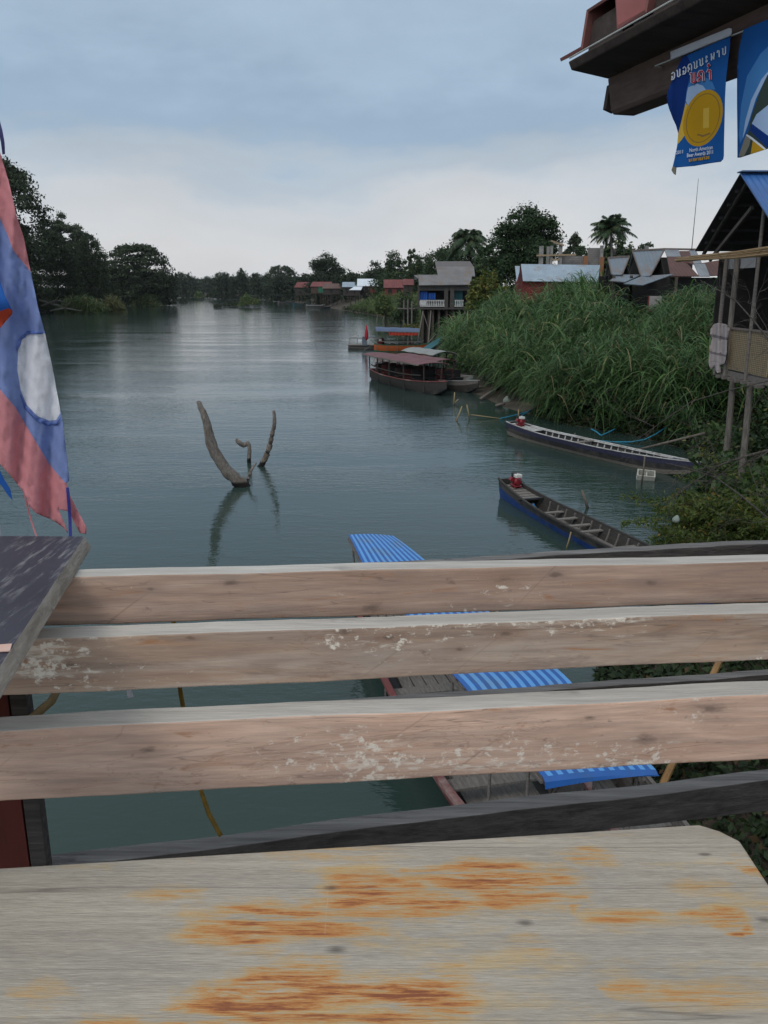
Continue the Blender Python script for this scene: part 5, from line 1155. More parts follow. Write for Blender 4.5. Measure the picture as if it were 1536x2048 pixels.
# --- blue hulled open boat
A = PZ(1009, 966, .42); B = PZ(1362, 1122, .6); B = A + (B - A) * 1.32; bo, L = boat_root('longtail_boat', 'open blue hulled wooden boat with plank seats and red engine at its stern', A, B)
h = Hull(L, .94, .34, .14, .26, .22, .42, 1.6); h.build(bo, [W_HULLD, W_BLUE, W_BLUE, W_OLD2, W_OLD2]); h.gunwale(bo, W_OLD2, .06, .05)
for k in range(20): h.rib(bo, lerp(L * .20, L * .9, k / 19), W_OLD)
for u in (.26, .32, .38, .43, .56): h.thwart(bo, L * u, W_DECK, .13, .11)
h.platform(bo, .35, L * .155, W_DECK, .06); h.platform(bo, L * .93, L * .985, W_OLD, .02); h.floor(bo, L * .22, L * .9, W_OLD, 4)
mb = MB(); mb.box((L * .165, 0, h.at(L * .165)[2] - .02), (.09, .90, .05)); mb.build('cross_beam', E_BLK, bo)
engine(bo, .66, h.at(.6)[2] - .03, .05, .80, 1.1)
q = bo.matrix_world @ Vector((0, 0, 0)); ca, sa = math.cos(bo.rotation_euler.z), math.sin(bo.rotation_euler.z)
def inboat(bo, x, y, z): a = bo.rotation_euler.z; return Vector((bo.location.x + x * math.cos(a) - y * math.sin(a), bo.location.y + x * math.sin(a) + y * math.cos(a), z))
p = inboat(bo, L * .19, -.12, .0); mb = MB(); z0 = h.at(L * .19)[3] + .1; mb.lathe((p.x, p.y, z0), [(.09, 0), (.10, .02), (.10, .24), (.05, .29), (.035, .30), (.035, .34)], 14); can = thing('water_jug', 'small bright blue jug inside the blue hulled boat behind its stern deck', 'jug', (p.x, p.y, z0))
mb.build('jug_body', mat('blue plastic', (0.01, 0.16, 0.36), None, .35, 9), can, smooth=True); mb = MB(); mb.tube([(p.x - .06, p.y, z0 + .27), (p.x - .09, p.y, z0 + .33), (p.x, p.y, z0 + .36)], .012, 6); mb.build('handle', E_BLK, can)

# --- roofed boat moored right below the deck, striped awning
ZA = 1.72
S1 = mat('awning blue stripe', (0.016, 0.10, 0.36), (0.014, .09, .31), .5, 6, spec=.4, dirt=(.03, .085, .20), dscale=2.5); S2 = mat('awning light blue stripe', (0.09, 0.29, 0.62), (0.08, .26, .56), .5, 6, spec=.4, dirt=(.12, .24, .40), dscale=2.5)
A = PZ(728, 1085, 0.3); A = Vector((-.12, 15.6, 0)); B = Vector((1.62 + .55, 5.6, 0)); bo, L = boat_root('roofed_boat', 'wooden boat with red gunwales and blue striped awning moored below the railing', A, B)
h = Hull(L, 1.75, .46, .18, .22, .12, .6, 2.2); h.build(bo, [W_REDP, W_HULLD, W_HULLD, W_OLD, W_REDP]); h.gunwale(bo, W_REDP, .09, .05)
for k in range(16): h.rib(bo, lerp(L * .1, L * .9, k / 15), W_OLD)
h.floor(bo, L * .06, L * .92, W_DECK, 5)
for u in (.2, .32, .44, .56, .68, .80): h.thwart(bo, L * u, W_DECK, .22, .16)
h.platform(bo, L * .9, L * .975, W_DECK, .03)
Lp = [(697, 1068, 15.0), (722, 1120, 0), (905, 1345, 0), (940, 1387, 0), (1085, 1547, 0)]
# the awning is three lashed sheets; edges taken where they show, all at the awning's height
e_l = [PZ(697, 1068, ZA), PZ(724, 1122, ZA), PZ(905, 1344, ZA), PZ(941, 1387, ZA), PZ(1086, 1548, ZA)]; e_r = [PZ(786, 1070, ZA), PZ(848, 1116, ZA), PZ(1116, 1335, ZA), PZ(1152, 1374, ZA), PZ(1312, 1534, ZA)]
NS = 22; rows = []
fl_ = []
for i in range(len(e_l) - 1):
    for j in range(6 if i in (1, 3) else 3):
        t = j / (6 if i in (1, 3) else 3); fl_.append((e_l[i].lerp(e_l[i + 1], t), e_r[i].lerp(e_r[i + 1], t)))
fl_.append((e_l[-1], e_r[-1]))
for k, (a, b) in enumerate(fl_):
    sag = .03 * math.sin(k * 1.3); rows.append([a.lerp(b, i / NS) + Vector((0, 0, .025 * (1 - (2 * i / NS - 1) ** 2) - .02 + sag * .4)) for i in range(NS + 1)])
# front edge hangs down as a short valance
last = rows[-1]; rows.append([p + Vector((.015, -.03, -.035)) for p in last]); rows.append([p + Vector((.02, -.04, -.10 + .07 * i / NS)) for i, p in enumerate(last)])
mb = MB(); mb.grid(rows); n = NS; mb.m = [(k % n) % 2 if k < len(mb.f) - 2 * n else 0 for k in range(len(mb.f))]
inv = Matrix.Rotation(-bo.rotation_euler.z, 4, 'Z') @ Matrix.Translation(-bo.location)
mb.v = [tuple(inv @ Vector(v)) for v in mb.v]; mb.build('awning', [S1, S2], bo, solid=.012)
mb = MB()
for E in (e_l, e_r):
    for a, b in zip(E, E[1:]): mb.bar(inv @ (a - Vector((0, 0, .085))), inv @ (b - Vector((0, 0, .085))), .035, .03)
mb.build('awning_frame', W_OLD, bo)
for u in (.06, .3, .55, .78, .97):
    k = u * (len(fl_) - 1); i = int(k); 
    for q in fl_[min(i, len(fl_) - 1)]:
        p = inv @ (q - Vector((0, 0, .09))); x = max(.1, min(L - .1, p.x)); ht, hb, zt, zb = h.at(x); y = max(-ht + .06, min(ht - .06, p.y)); mb = MB(); mb.tube([(x, y, zb + .1), (p.x, p.y, p.z)], .017, 8); mb.build('awning_post', W_OLD, bo)
# neighbour without a roof, between it and the bank
A = Vector((1.66, 14.0, 0)); B = Vector((3.25, 5.6, 0)); bo, L = boat_root('wooden_boat', 'old grey open wooden boat squeezed between the awning boat and the bank', A, B)
h = Hull(L, .95, .38, .14, .22, .1, .5, 1.8); h.build(bo, [W_OLD, W_HULLD, W_HULLD, W_OLD, W_OLD]); h.gunwale(bo, W_OLD)
for k in range(14): h.rib(bo, lerp(L * .1, L * .88, k / 13), W_OLD)
for u in (.25, .42, .58, .72, .82): h.thwart(bo, L * u, W_DECK, .2, .12)
h.floor(bo, L * .1, L * .9, W_DECK, 3); h.platform(bo, L * .86, L * .97, W_DECK, .03)

# --- boats farther up the right bank
def roof_boat(name, label, A, B, beam, free, mats, roof, roofm, postm, gm, group, eng=True, extra=None, sb=.25, rims=.05, curve=.10, dark=False):
    bo, L = boat_root(name, label, A, B, group); h = Hull(L, beam, free, .15, sb, .12, .5, 1.7, n=22); h.build(bo, mats); h.gunwale(bo, gm, .07, rims)
    for u in np.linspace(.15, .85, 8): h.thwart(bo, L * u, W_OLD, .2, .12)
    h.floor(bo, L * .1, L * .9, W_OLD, 3); h.platform(bo, L * .88, L * .97, W_DECK, .03)
    if roof:
        u0, u1, hr, wr, tilt = roof; x0, x1 = u0 * L, u1 * L; rows = []
        for k in range(11):
            x = lerp(x0, x1, k / 10); rows.append([(x, wr * (i / 6 - .5), hr + tilt * (k / 10 - .5) + curve * (1 - (i / 3 - 1) ** 2) + .02 * math.sin(k * 1.9)) for i in range(7)])
        mb = MB(); mb.grid(rows); mb.build('roof', roofm, bo, solid=.03)
        for k in range(5):
            x = lerp(x0 + .12, x1 - .12, k / 4)
            for sg in (-1, 1):
                ht, hb, zt, zb = h.at(x); mb = MB(); mb.bar((x, sg * (ht - .05), zb + .2), (x, sg * min(wr * .46, max(.3, ht)), hr + tilt * (k / 4 - .5)), .06, .06); mb.build('roof_post', postm, bo)
    if dark:
        for k, u in enumerate(np.linspace(.2, .72, 6)):
            x = L * u; ht, hb, zt, zb = h.at(x)
            for sg in (-1, 1):
                mb = MB(); mb.box((x, sg * (ht * .5), zt + .12), (.42, ht * .8, .05)); mb.box((x - .2, sg * (ht * .5), zt + .38), (.05, ht * .8, .46))
                for dx in (-.18, .18): mb.box((x + dx, sg * (ht * .5), zt - .18), (.05, ht * .6, .56))
                mb.build('seat', M_SEAT[k % 3], bo)
        for sg in (-1, 1):
            mb = MB(); P = [(x, sg * (h.at(x)[0] - .05), h.at(x)[2] + .36) for x in np.linspace(L * .06, L * .8, 12)]
            for a_, b_ in zip(P, P[1:]): mb.bar(a_, b_, .05, .06)
            mb.build('side_rail', postm, bo)
            if roof:
                mb = MB(); mb.bar((roof[0] * L, sg * roof[3] * .5, roof[2] - .02 + roof[4] * -.5), (roof[1] * L, sg * roof[3] * .5, roof[2] - .02 + roof[4] * .5), .05, .07); mb.build('roof_edge', W_OLD, bo)
        mb = MB(); mb.lathe((L * .12, .25, free - .1), [(.26, 0), (.28, .3), (.28, .6), (.24, .75)], 12); mb.build('drum', M_SEAT[1], bo)
    if eng: engine(bo, .55, free - .02, 0, 1.2, 1.6)
    return bo, L, h
M_SEAT = [mat('dark seat wood', (.03, .022, .02), None, .7, 9), mat('dark red seat', (.075, .016, .016), None, .7, 9), mat('black seat', (.014, .014, .015), None, .6, 9)]
GB = 'roofed boats moored at the right bank'
RR = corr_mat('faded red boat roof', (0.155, 0.052, 0.055), (0.11, .04, .042), .16, 1, .6, rust=(.19, .12, .11), lo=.55, hi=.75)
A = PZ(751, 755, .1); B = PZ(893, 787, .2); roof_boat('tour_boat', 'wooden tour boat with long faded red roof and red posts', A, B, 1.9, .62, [W_OLD2, W_OLD2, W_HULLD, W_REDP, W_OLD2], (.0, .84, 1.72, 2.0, 0.0), RR, W_OLD2, W_REDP, GB, dark=True)
A = PZ(800, 757, .1); B = PZ(957, 780, .25); bo, L, h = roof_boat('wooden_boat', 'grey boat with white rim whose pale bow sticks out right of the red roofed boat', A, B, 1.5, .55, [W_OLD, W_OLD2, W_HULLD, W_OLD2, W_GRY2], (.04, .62, 1.70, 1.6, -.05), RR, W_OLD2, W_GRY2, GB, False, dark=True)
GRF = corr_mat('grey boat awning', (0.26, 0.27, 0.26), (0.18, .19, .18), .3, 1, .6)
A = PZ(812, 748, .1); B = PZ(946, 770, .25); bo, L, h = roof_boat('tour_boat', 'boat with sagging grey awning and teal band behind the red roofed boat', A, B, 1.5, .55, [W_GRY2, W_TEAL, W_OLD2, W_OLD2, W_GRY2], (.12, .62, 1.85, 1.9, 0), GRF, W_OLD2, W_GRY2, GB, False, curve=.22)
for k, (u, y, m_, lb) in enumerate([(.52, -.2, W_ORNG, 'orange cloth bundle under the grey boat awning'), (.60, .0, W_BLUE, 'blue cloth bundle under the grey boat awning'), (.66, -.25, W_WHITE, 'white cloth bundle at the end of the grey boat awning')]):
    p = inboat(bo, L * u, y, 0); mb = MB(); mb.lathe((p.x, p.y, .42), [(.10, 0), (.26, .06), (.28, .22), (.18, .40), (.05, .47)], 10)
    for i, v in enumerate(mb.v): nn = mnoise.noise(Vector(v) * 4); mb.v[i] = (v[0] + nn * .07, v[1] + nn * .05, v[2] + nn * .05)
    tag(mb.build('cloth_bundle', m_, smooth=True), lb, 'bundle', 'bundles in the boat')
# blue roofed boat with red fringe, and the raft before it
BR = corr_mat('blue boat roof', (0.045, 0.08, 0.165), (0.07, .10, .16), .2, 1, .5)
A = PZ(748, 701, .1); B = PZ(872, 699, .2); bo, L, h = roof_boat('tour_boat', 'boat with blue roof, red fringe and orange and green hull', A, B, 1.8, .65, [W_ORNG, W_ORNG, W_GREEN, W_OLD, W_GREEN], (.03, .72, 2.0, 2.2, -.10), BR, W_OLD, W_GREEN, GB, curve=.34, dark=True)
for sg in (-1, 1):
    mb = MB()
    rows = [[(lerp(L * .24, L * .70, k / 40), sg * (1.08 + .02 * math.sin(k * 1.4)), 1.95 if j == 0 else 1.66 - .03 * (k % 2)) for k in range(41)] for j in (0, 1)]
    mb.grid(rows); mb.build('fringe', mat('red fringe', (0.36, .035, .02), None, .8, 9), bo, solid=.015)
c0 = PZ(737, 697, 0); rf = thing('raft', 'floating wooden raft with low rail moored left of the blue roofed boat', 'raft', (c0.x, c0.y, 0))
for k in range(8):
    mb = MB(); mb.box((c0.x, c0.y - 1.05 + k * .3, .42), (4.3 - .1 * (k % 3), .27, .05)); mb.build('deck_board', W_DECK, rf)
for dy in (-.8, 0, .8): mb = MB(); mb.tube([(c0.x - 2.1, c0.y + dy, .2), (c0.x, c0.y + dy, .12), (c0.x + 2.1, c0.y + dy, .2)], .22, 10); mb.build('float_log', W_OLD, rf)
mb = MB()
for x in (-2, -1.2, -.3, .6, 1.4): mb.bar((c0.x + x, c0.y + 1.0, .42), (c0.x + x, c0.y + 1.0, 1.05), .07)
mb.bar((c0.x - 2, c0.y + 1.0, 1.03), (c0.x + 1.4, c0.y + 1, 1.03), .08); mb.build('rail', W_DECK, rf)
u0 = PZ(733, 692, .45); um = thing('parasol', 'closed red parasol standing upright on the raft', 'parasol', (u0.x, u0.y, .445)); mb = MB(); mb.tube([(u0.x, u0.y, .445), (u0.x, u0.y, 2.6)], .025, 8); mb.build('pole', E_MET, um)
mb = MB(); mb.lathe((u0.x, u0.y, 1.05), [(.10, 0), (.17, .15), (.19, .5), (.14, 1.0), (.07, 1.4), (.02, 1.5)], 10); mb.build('canopy', mat('parasol red', (0.36, .015, .03), (.25, .012, .02), .7, 8, (2, 2, .5)), um, smooth=True)
b0 = PZ(729, 691, .45); bx = thing('wheel_box', 'grey blue control stand with a flat top on the raft', 'stand', (b0.x, b0.y, .445)); mb = MB(); mb.box((b0.x, b0.y, .445 + .42), (.5, .5, .84)); mb.build('box_body', W_TEAL if False else mat('grey blue paint', (.13, .16, .20), None, .6, 6), bx, bevel=.02); mb = MB(); mb.box((b0.x + .45, b0.y, 1.33), (1.3, .6, .05)); mb.build('top', mat('grey blue paint', (.13, .16, .20)), bx); mb = MB(); mb.bar((b0.x + 1.0, b0.y - .2, .445), (b0.x + 1.0, b0.y - .2, 1.31), .05); mb.bar((b0.x + 1.0, b0.y + .2, .445), (b0.x + 1.0, b0.y + .2, 1.31), .05); mb.build('leg', E_MET, bx)
# small boats far up along the village shore
for k, (xa, xb, y, m_, lb) in enumerate([(556, 590, 606, W_OLD, 'small dark boat farthest up the village shore'), (586, 622, 610, W_TEAL, 'small blue grey boat below the green walled house'), (612, 650, 614, W_OLD, 'dark boat with pale rim drawn up below the red roofs'), (640, 662, 617, W_HULLD, 'short black boat nearest the bank reeds on the village shore')]):
    A = PZ(xa, y, 0); B = PZ(xb, y - .5, 0); bo, L = boat_root('small_boat', lb, A, B, 'small boats on the village shore'); h = Hull(L, 1.5, .6, .1, .4, .3, n=14); h.build(bo, [W_WHITE if k == 2 else m_, m_, m_, W_OLD, W_WHITE]); h.thwart(bo, L * .4, W_DECK, .4)

# --- bits on and in the water
mb = MB(); p = PZ(1290, 958, 0); z = -.06
FOAM = mat('yellowed foam', (0.50, .50, .45), (.40, .39, .34), .8, 30)
fb = thing('foam_box', 'white open foam box floating beside the white trimmed boat', 'box', (p.x, p.y, z), R(-14), local=True); fb.rotation_euler = (R(24), R(4), R(-14))
for (c, s) in [((0, 0, .02), (.56, .36, .04)), ((0, -.165, .18), (.56, .03, .28)), ((0, .165, .18), (.56, .03, .28)), ((-.265, 0, .18), (.03, .30, .28)), ((.265, 0, .18), (.03, .30, .28)), ((.02, 0, .15), (.03, .30, .22))]: mb.box(c, s)
mb.build('shell', FOAM, fb)
BAMB = mat('bamboo', (0.30, .235, .12), (.20, .15, .08), .6, 8, (6, 6, 1)); STK = mat('grey stake', (0.16, .14, .115), (.10, .085, .07), .85, 9)
def stake(a, b, Ya, Yb, r, lb, m_=None, grp='stakes standing in the shallows', name='stake'):
    A = PY(*a, Ya); B = PY(*b, Yb); mb = MB(); mb.tube([A, A.lerp(B, .5) + Vector((.01, 0, .0)), B], [r, r * .95, r * .8], 7); tag(mb.build(name, m_, smooth=True), lb, name.replace('_', ' '), grp)
def ys(px, py): return PZ(px, py, 0).y
Y0 = ys(1176, 1016); stake((1177, 1022), (1164, 981), Y0, Y0, .045, 'thick brown stake in the water beside the blue hulled boat', STK)
Y0 = ys(1131, 1096); stake((1131, 1102), (1142, 1064), Y0, Y0, .02, 'thin pale stake at the near side of the blue hulled boat', BAMB)
Y0 = ys(1284, 965); stake((1283, 970), (1290, 912), Y0 - .25, Y0 - .25, .03, 'dark stake standing in front of the white foam box', STK)
Y0 = ys(1150, 905); stake((1148, 885), (1150, 866), Y0 + 2, Y0 + 2, .025, 'short stake behind the middle of the white trimmed boat', STK)
def z5(x, y): return (860 + x / 5.908, 640 + y / 5.908)
Y0 = ys(*z5(280, 1000)); stake(z5(278, 1010), z5(291, 855), Y0, Y0, .04, 'slim upright stake below the bow of the grey boat', BAMB); stake(z5(275, 990), z5(335, 935), Y0, Y0, .03, 'slanted short stick crossing the slim stake below the grey bow', BAMB)
Y0 = ys(*z5(310, 1190)); stake(z5(308, 1195), z5(378, 1020), Y0, Y0 + .3, .04, 'leaning bamboo stake left of the bent pair', BAMB); Y0 = ys(*z5(467, 1175)); stake(z5(468, 1180), z5(434, 1000), Y0, Y0, .035, 'leaning bamboo stake right of the bent pair', BAMB)
stake(z5(478, 1118), z5(845, 1166), Y0 + .3, ys(*z5(845, 1170)), .025, 'pale bamboo pole lying low over the shallows', BAMB, None, 'bamboo_pole')
Y0 = ys(*z5(1040, 1185)); stake(z5(1040, 1190), z5(1046, 1058), Y0, Y0, .035, 'pale upright stake just behind the engine of the white trimmed boat', BAMB)
ROPE = mat('turquoise rope', (0.02, .22, .34), (.015, .16, .26), .6, 30)
def rope(pts, r, lb, m_, grp=None, name='rope'):
    mb = MB(); P = []
    for i in range(len(pts) - 1):
        for j in range(4): P.append(pts[i].lerp(pts[i + 1], j / 4))
    P.append(pts[-1]); mb.tube(P, r, 6); tag(mb.build(name, m_, smooth=True), lb, name, grp)
Yr = ys(*z5(840, 1175)); GR = 'turquoise ropes on the right bank'
rope([PY(*z5(830, 1165), Yr), PY(*z5(1000, 1125), Yr + .5), PY(*z5(1130, 1092), Yr + 1.2), PY(*z5(1230, 1050), Yr + 2.2)], .028, 'taut turquoise rope left of the white trimmed boat', ROPE, GR)
rope([PY(*z5(1060, 1148), Yr + .6), PY(*z5(1110, 1110), Yr + .9), PY(*z5(1190, 1070), Yr + 1.6)], .024, 'short second turquoise rope crossing the taut one', ROPE, GR)
Yr = ys(1200, 885); rope([PY(1182, 858, Yr + 1), PY(1192, 863, Yr + .6), PY(1202, 871, Yr + .3), PY(1214, 866, Yr + .7), PY(1230, 858, Yr + 1.2)], .028, 'kinked turquoise rope behind the middle of the white trimmed boat', ROPE, GR)
rope([PY(1193, 881, Yr + .4), PY(1225, 884, Yr + .2), PY(1262, 884, Yr - .2), PY(1290, 879, Yr - .2), PY(1312, 868, Yr), PY(1342, 848, Yr + .6)], .028, 'long sagging turquoise rope above the white trimmed boat', ROPE, GR)
stake((1262, 903), (1410, 866), ys(1262, 906), ys(1262, 906) - 2.5, .05, 'long grey pole leaning on the bank behind the white trimmed boat', STK, None, 'pole')
def log(a, b, r, lb, z=.25, m_=None):
    A = PZ(*a, z); B = PZ(*b, z + .25); A.z = max(.1, rz(A.x, A.y) + r * .6); B.z = max(.15, rz(B.x, B.y) + r); mb = MB(); mb.tube([A, A.lerp(B, .5) + Vector((0, 0, r * .3)), B], [r, r * .9, r * .75], 8); tag(mb.build('driftwood', m_ or M_GBARK, smooth=True), lb, 'driftwood', 'driftwood on the muddy beach')
log((972, 762), (1002, 768), .22, 'thick mossy log lying on the muddy beach'); log((962, 792), (1010, 766), .09, 'long thin pole slanting across the muddy beach'); log((992, 806), (1010, 795), .08, 'short grey branch at the lower end of the muddy beach'); log((940, 772), (968, 764), .1, 'dark branch beside the bow of the grey boat')
def scrap(px, py, Y, s, m_, lb, name='plastic_bag', cat='bag'):
    p = PY(px, py, Y); mb = MB(); mb.lathe((p.x, p.y, p.z - s * .4), [(s * .25, 0), (s * .5, s * .15), (s * .48, s * .5), (s * .2, s * .8), (s * .04, s * .88)], 12)
    for i, v in enumerate(mb.v): nn = mnoise.noise(Vector(v) * 9 / max(s, .2)); n2_ = mnoise.noise(Vector(v) * 23 + Vector((5, 0, 0))); mb.v[i] = (v[0] + nn * s * .2, v[1] + n2_ * s * .2, v[2] + nn * s * .15)
    tag(mb.build(name, m_, smooth=True), lb, cat)
BAG = cloth('thin white plastic', (0.42, .48, .43), .5)
p = PZ(1385, 845, 1.7); scrap(1385, 846, 33.5, .46, BAG, 'pale crumpled plastic bag caught in the grass of the right bank'); scrap(1353, 1038, 16.3, .16, BAG, 'small white plastic scrap in the feathery shrub'); scrap(1014, 800, ys(1014, 806), .45, BAG, 'grey white sack lying on the muddy beach', 'sack', 'sack')
stake((898, 843), (880, 852), 1, 1, .001, 'x', STK) if False else None
# ropes and odds between the rails
YEL = mat('yellow brown rope', (0.20, .12, .012), (.13, .08, .01), .7, 60)
rope([PY(342, 1180, 1.29), PY(352, 1300, 1.31), PY(361, 1385, 1.33), PY(378, 1480, 1.34), PY(402, 1582, 1.34), PY(418, 1628, 1.32), PY(442, 1672, 1.30)], .0042, 'yellow brown rope hanging slack behind the rails', YEL)
stake((58, 1442), (124, 1362), 1.2, 1.24, .0075, 'thin brown bamboo stick showing between the rails beside the post', BAMB, None, 'bamboo_stick')
mb = MB(); a = [PY(248, 1362, 1.14), PY(257, 1362, 1.14), PY(267, 1394, 1.13), PY(256, 1396, 1.13)]; mb.add(a, [(0, 1, 2, 3)]); tag(mb.build('tape', F_WHITE, solid=.001), 'small whitish strip of tape dangling under the middle rail', 'tape')
B_ = PY(1455, 1286, 9.2); A_ = PZ(1316, 1590, .35); mb = MB(); mb.tube([A_, A_.lerp(B_, .5), B_, B_ + (B_ - A_) * .1], [.045, .042, .038, .036], 8); tag(mb.build('bamboo_pole', mat('orange bamboo', (.25, .14, .05), (.17, .095, .035), .5, 8)), 'orange bamboo pole slanting up from the grey open boat', 'pole')
# ================================================================== buildings on the right bank
M_REDR = corr_mat('red sheet roof', (0.18, 0.045, 0.042), (0.12, .032, .032), .5, 0, .55, rust=(.18, .09, .07), lo=.55, hi=.72); M_WHR = corr_mat('bright zinc roof', (0.66, .70, .75), (.55, .6, .65), .4, 0, .35); M_ZINC = corr_mat('pale zinc roof', (0.29, .365, .425), (.215, .27, .325), .25, 0, .4, rust=(.22, .225, .235))
M_GREYR = corr_mat('old grey roof', (0.18, .175, .175), (.115, .11, .11), .3, 0, .6, rust=(.16, .115, .09), lo=.5, hi=.66); M_BRNR = corr_mat('rusty brown roof', (0.13, .075, .06), (.09, .055, .05), .4, 0, .6); M_DKR = grey_wood('dark roof boards', (.10, .092, .092), (.17, .16, .16))
M_WDK = mat('dark timber wall', (0.028, .022, .02), (.05, .04, .036), .8, 3, (3, 3, .6)); M_WBR = mat('brown timber wall', (0.085, .05, .038), (.055, .034, .028), .8, 3, (4, 4, .5)); M_WRED = mat('dark red wall', (0.16, .022, .018), (.10, .016, .014), .7, 3, (3, 3, .6)); M_WGR = mat('green wall sheet', (0.02, .15, .085), (.015, .10, .06), .6, 3); M_WGY = mat('grey timber wall', (.07, .062, .056), (.04, .036, .032), .8, 4, (5, 5, .5))
M_STILT = mat('stilt wood', (0.085, .07, .056), (.045, .037, .03), .9, 4, (4, 4, .6)); M_HOLE = mat('painted interior shade', (0.012, .011, .011), (.02, .018, .017), .9, 4); M_PANE = mat('window pane', (.03, .035, .04), None, .1, 3, spec=.5)  # M_HOLE: near-black colour standing in for the shade inside openings and huts
def slab(mb, pts, th=.05, mi=0):
    P = [Vector(p) for p in pts]; n = (P[1] - P[0]).cross(P[2] - P[0]).normalized()
    if n.z < 0: n = -n
    k = len(P); mb.add([p for p in P] + [p - n * th for p in P], [tuple(range(k)), tuple(range(2 * k - 1, k - 1, -1))] + [(i, k + i, k + (i + 1) % k, (i + 1) % k) for i in range(k)], mi)
def shack(x0, x1, yr, ye, yf, Y, dp, roofm, wallm, label, stilts=4, skew=0.0, panel=None, win=1, name='stilt_house', overhang=.35):
    a = PY(x0, ye, Y); b = PY(x1, ye, Y); zr = PY((x0 + x1) / 2, yr, Y + dp / 2).z; ze = (a.z + b.z) / 2; zf = PY(x0, yf, Y).z; X0, X1 = a.x, b.x; cx = (X0 + X1) / 2; g = rz(cx, Y)
    zf = max(zf, g + .3); t = thing(name, label, 'house', (cx, Y + dp / 2, g), group='stilt houses of the village shore')
    mb = MB(); slab(mb, [(X0 + skew, Y + dp / 2, zr), (X1 + skew * .3, Y + dp / 2, zr), (X1, Y, ze), (X0, Y, ze)], .08); slab(mb, [(X0 + skew, Y + dp / 2 + .02, zr), (X1 + skew * .3, Y + dp / 2 + .02, zr), (X1, Y + dp, ze), (X0, Y + dp, ze)], .08); mb.build('roof', roofm, t)
    o = overhang; mb = MB(); H = ze - zf + .15
    for (c, s) in [((cx, Y + o, zf + H / 2), (X1 - X0 - 2 * o, .1, H)), ((cx, Y + dp - o, zf + H / 2), (X1 - X0 - 2 * o, .1, H)), ((X0 + o, Y + dp / 2, zf + H / 2), (.1, dp - 2 * o - .12, H)), ((X1 - o, Y + dp / 2, zf + H / 2), (.1, dp - 2 * o - .12, H))]: mb.box(c, s)
    for X in (X0 + o, X1 - o): mb.add([(X, Y + o, ze + .14), (X, Y + dp - o, ze + .14), (X, Y + dp / 2, zr - .2)], [(0, 1, 2)])
    mb.build('wall', wallm, t); mb = MB(); mb.box((cx, Y + dp / 2, zf - .08), (X1 - X0 + .1, dp + .3, .15)); mb.build('floor', M_STILT, t)
    w = (X1 - X0 - 2 * o)
    if panel: mb = MB(); mb.box((lerp(X0 + o, X1 - o, panel[1]), Y + o - .07, zf + H * .48), (w * panel[2], .03, H * .8)); mb.build('panel', panel[0], t)
    for k in range(win):
        X = lerp(X0 + o, X1 - o, (k + .6) / (win + .3)); mb = MB(); mb.box((X, Y + o - .055, zf + H * .5), (min(1.1, w * .2), .03, H * .62)); f = mb.build('window', M_HOLE, t); mb = MB()
        for dx in (-1, 1): mb.box((X + dx * min(.58, w * .105), Y + o - .06, zf + H * .5), (.07, .05, H * .66))
        mb.build('frame', M_STILT, f)
    for k in range(stilts):
        for yy in (Y + .3, Y + dp - .3):
            X = lerp(X0 + .3, X1 - .3, k / (stilts - 1)); gg = min(g, rz(X, yy)) - .3; mb = MB(); mb.bar((X, yy, gg), (X, yy, zf - .16), .18); mb.build('stilt', M_STILT, t)
    return t
shack(588, 616, 564, 575, 590, 335, 6, M_REDR, M_WDK, 'farthest village house with a small red roof', 5, 1.0)
shack(620, 662, 563.5, 573, 586, 312, 6, M_REDR, M_WBR, 'red roofed village house with green wall', 5, .8, (M_WGR, .62, .5))
shack(644, 684, 567, 577, 588, 300, 5, M_BRNR, M_WDK, 'low village house with rusty brown roof right of the green wall', 5, .5)
shack(684, 717, 564, 574, 590, 288, 6, M_ZINC, M_WDK, 'village house with pale blue patched sheet roof', 4, 0, None, 2)
shack(714, 756, 557.5, 572, 590, 255, 7, M_WHR, M_WDK, 'village house with the brightest white roof', 4, 0, (M_WRED, .8, .3))
shack(698, 722, 573, 580, 590, 252, 4, M_WHR, M_WDK, 'low white lean-to at the left foot of the brightest white roof', 3, 1.5)
shack(746, 772, 560, 573, 590, 262, 6, M_GREYR, M_WBR, 'narrow grey roofed village house between the white and red roofs', 3)
shack(767, 812, 559, 575.5, 592, 226, 6.5, M_REDR, M_WRED, 'red roofed village house with dark red wall nearest the grey stilt house', 4, 0, None, 2)
shack(806, 828, 558, 570, 590, 205, 5, M_REDR, M_WDK, 'small red roofed hut with patched sheets left of the grey stilt house', 3)
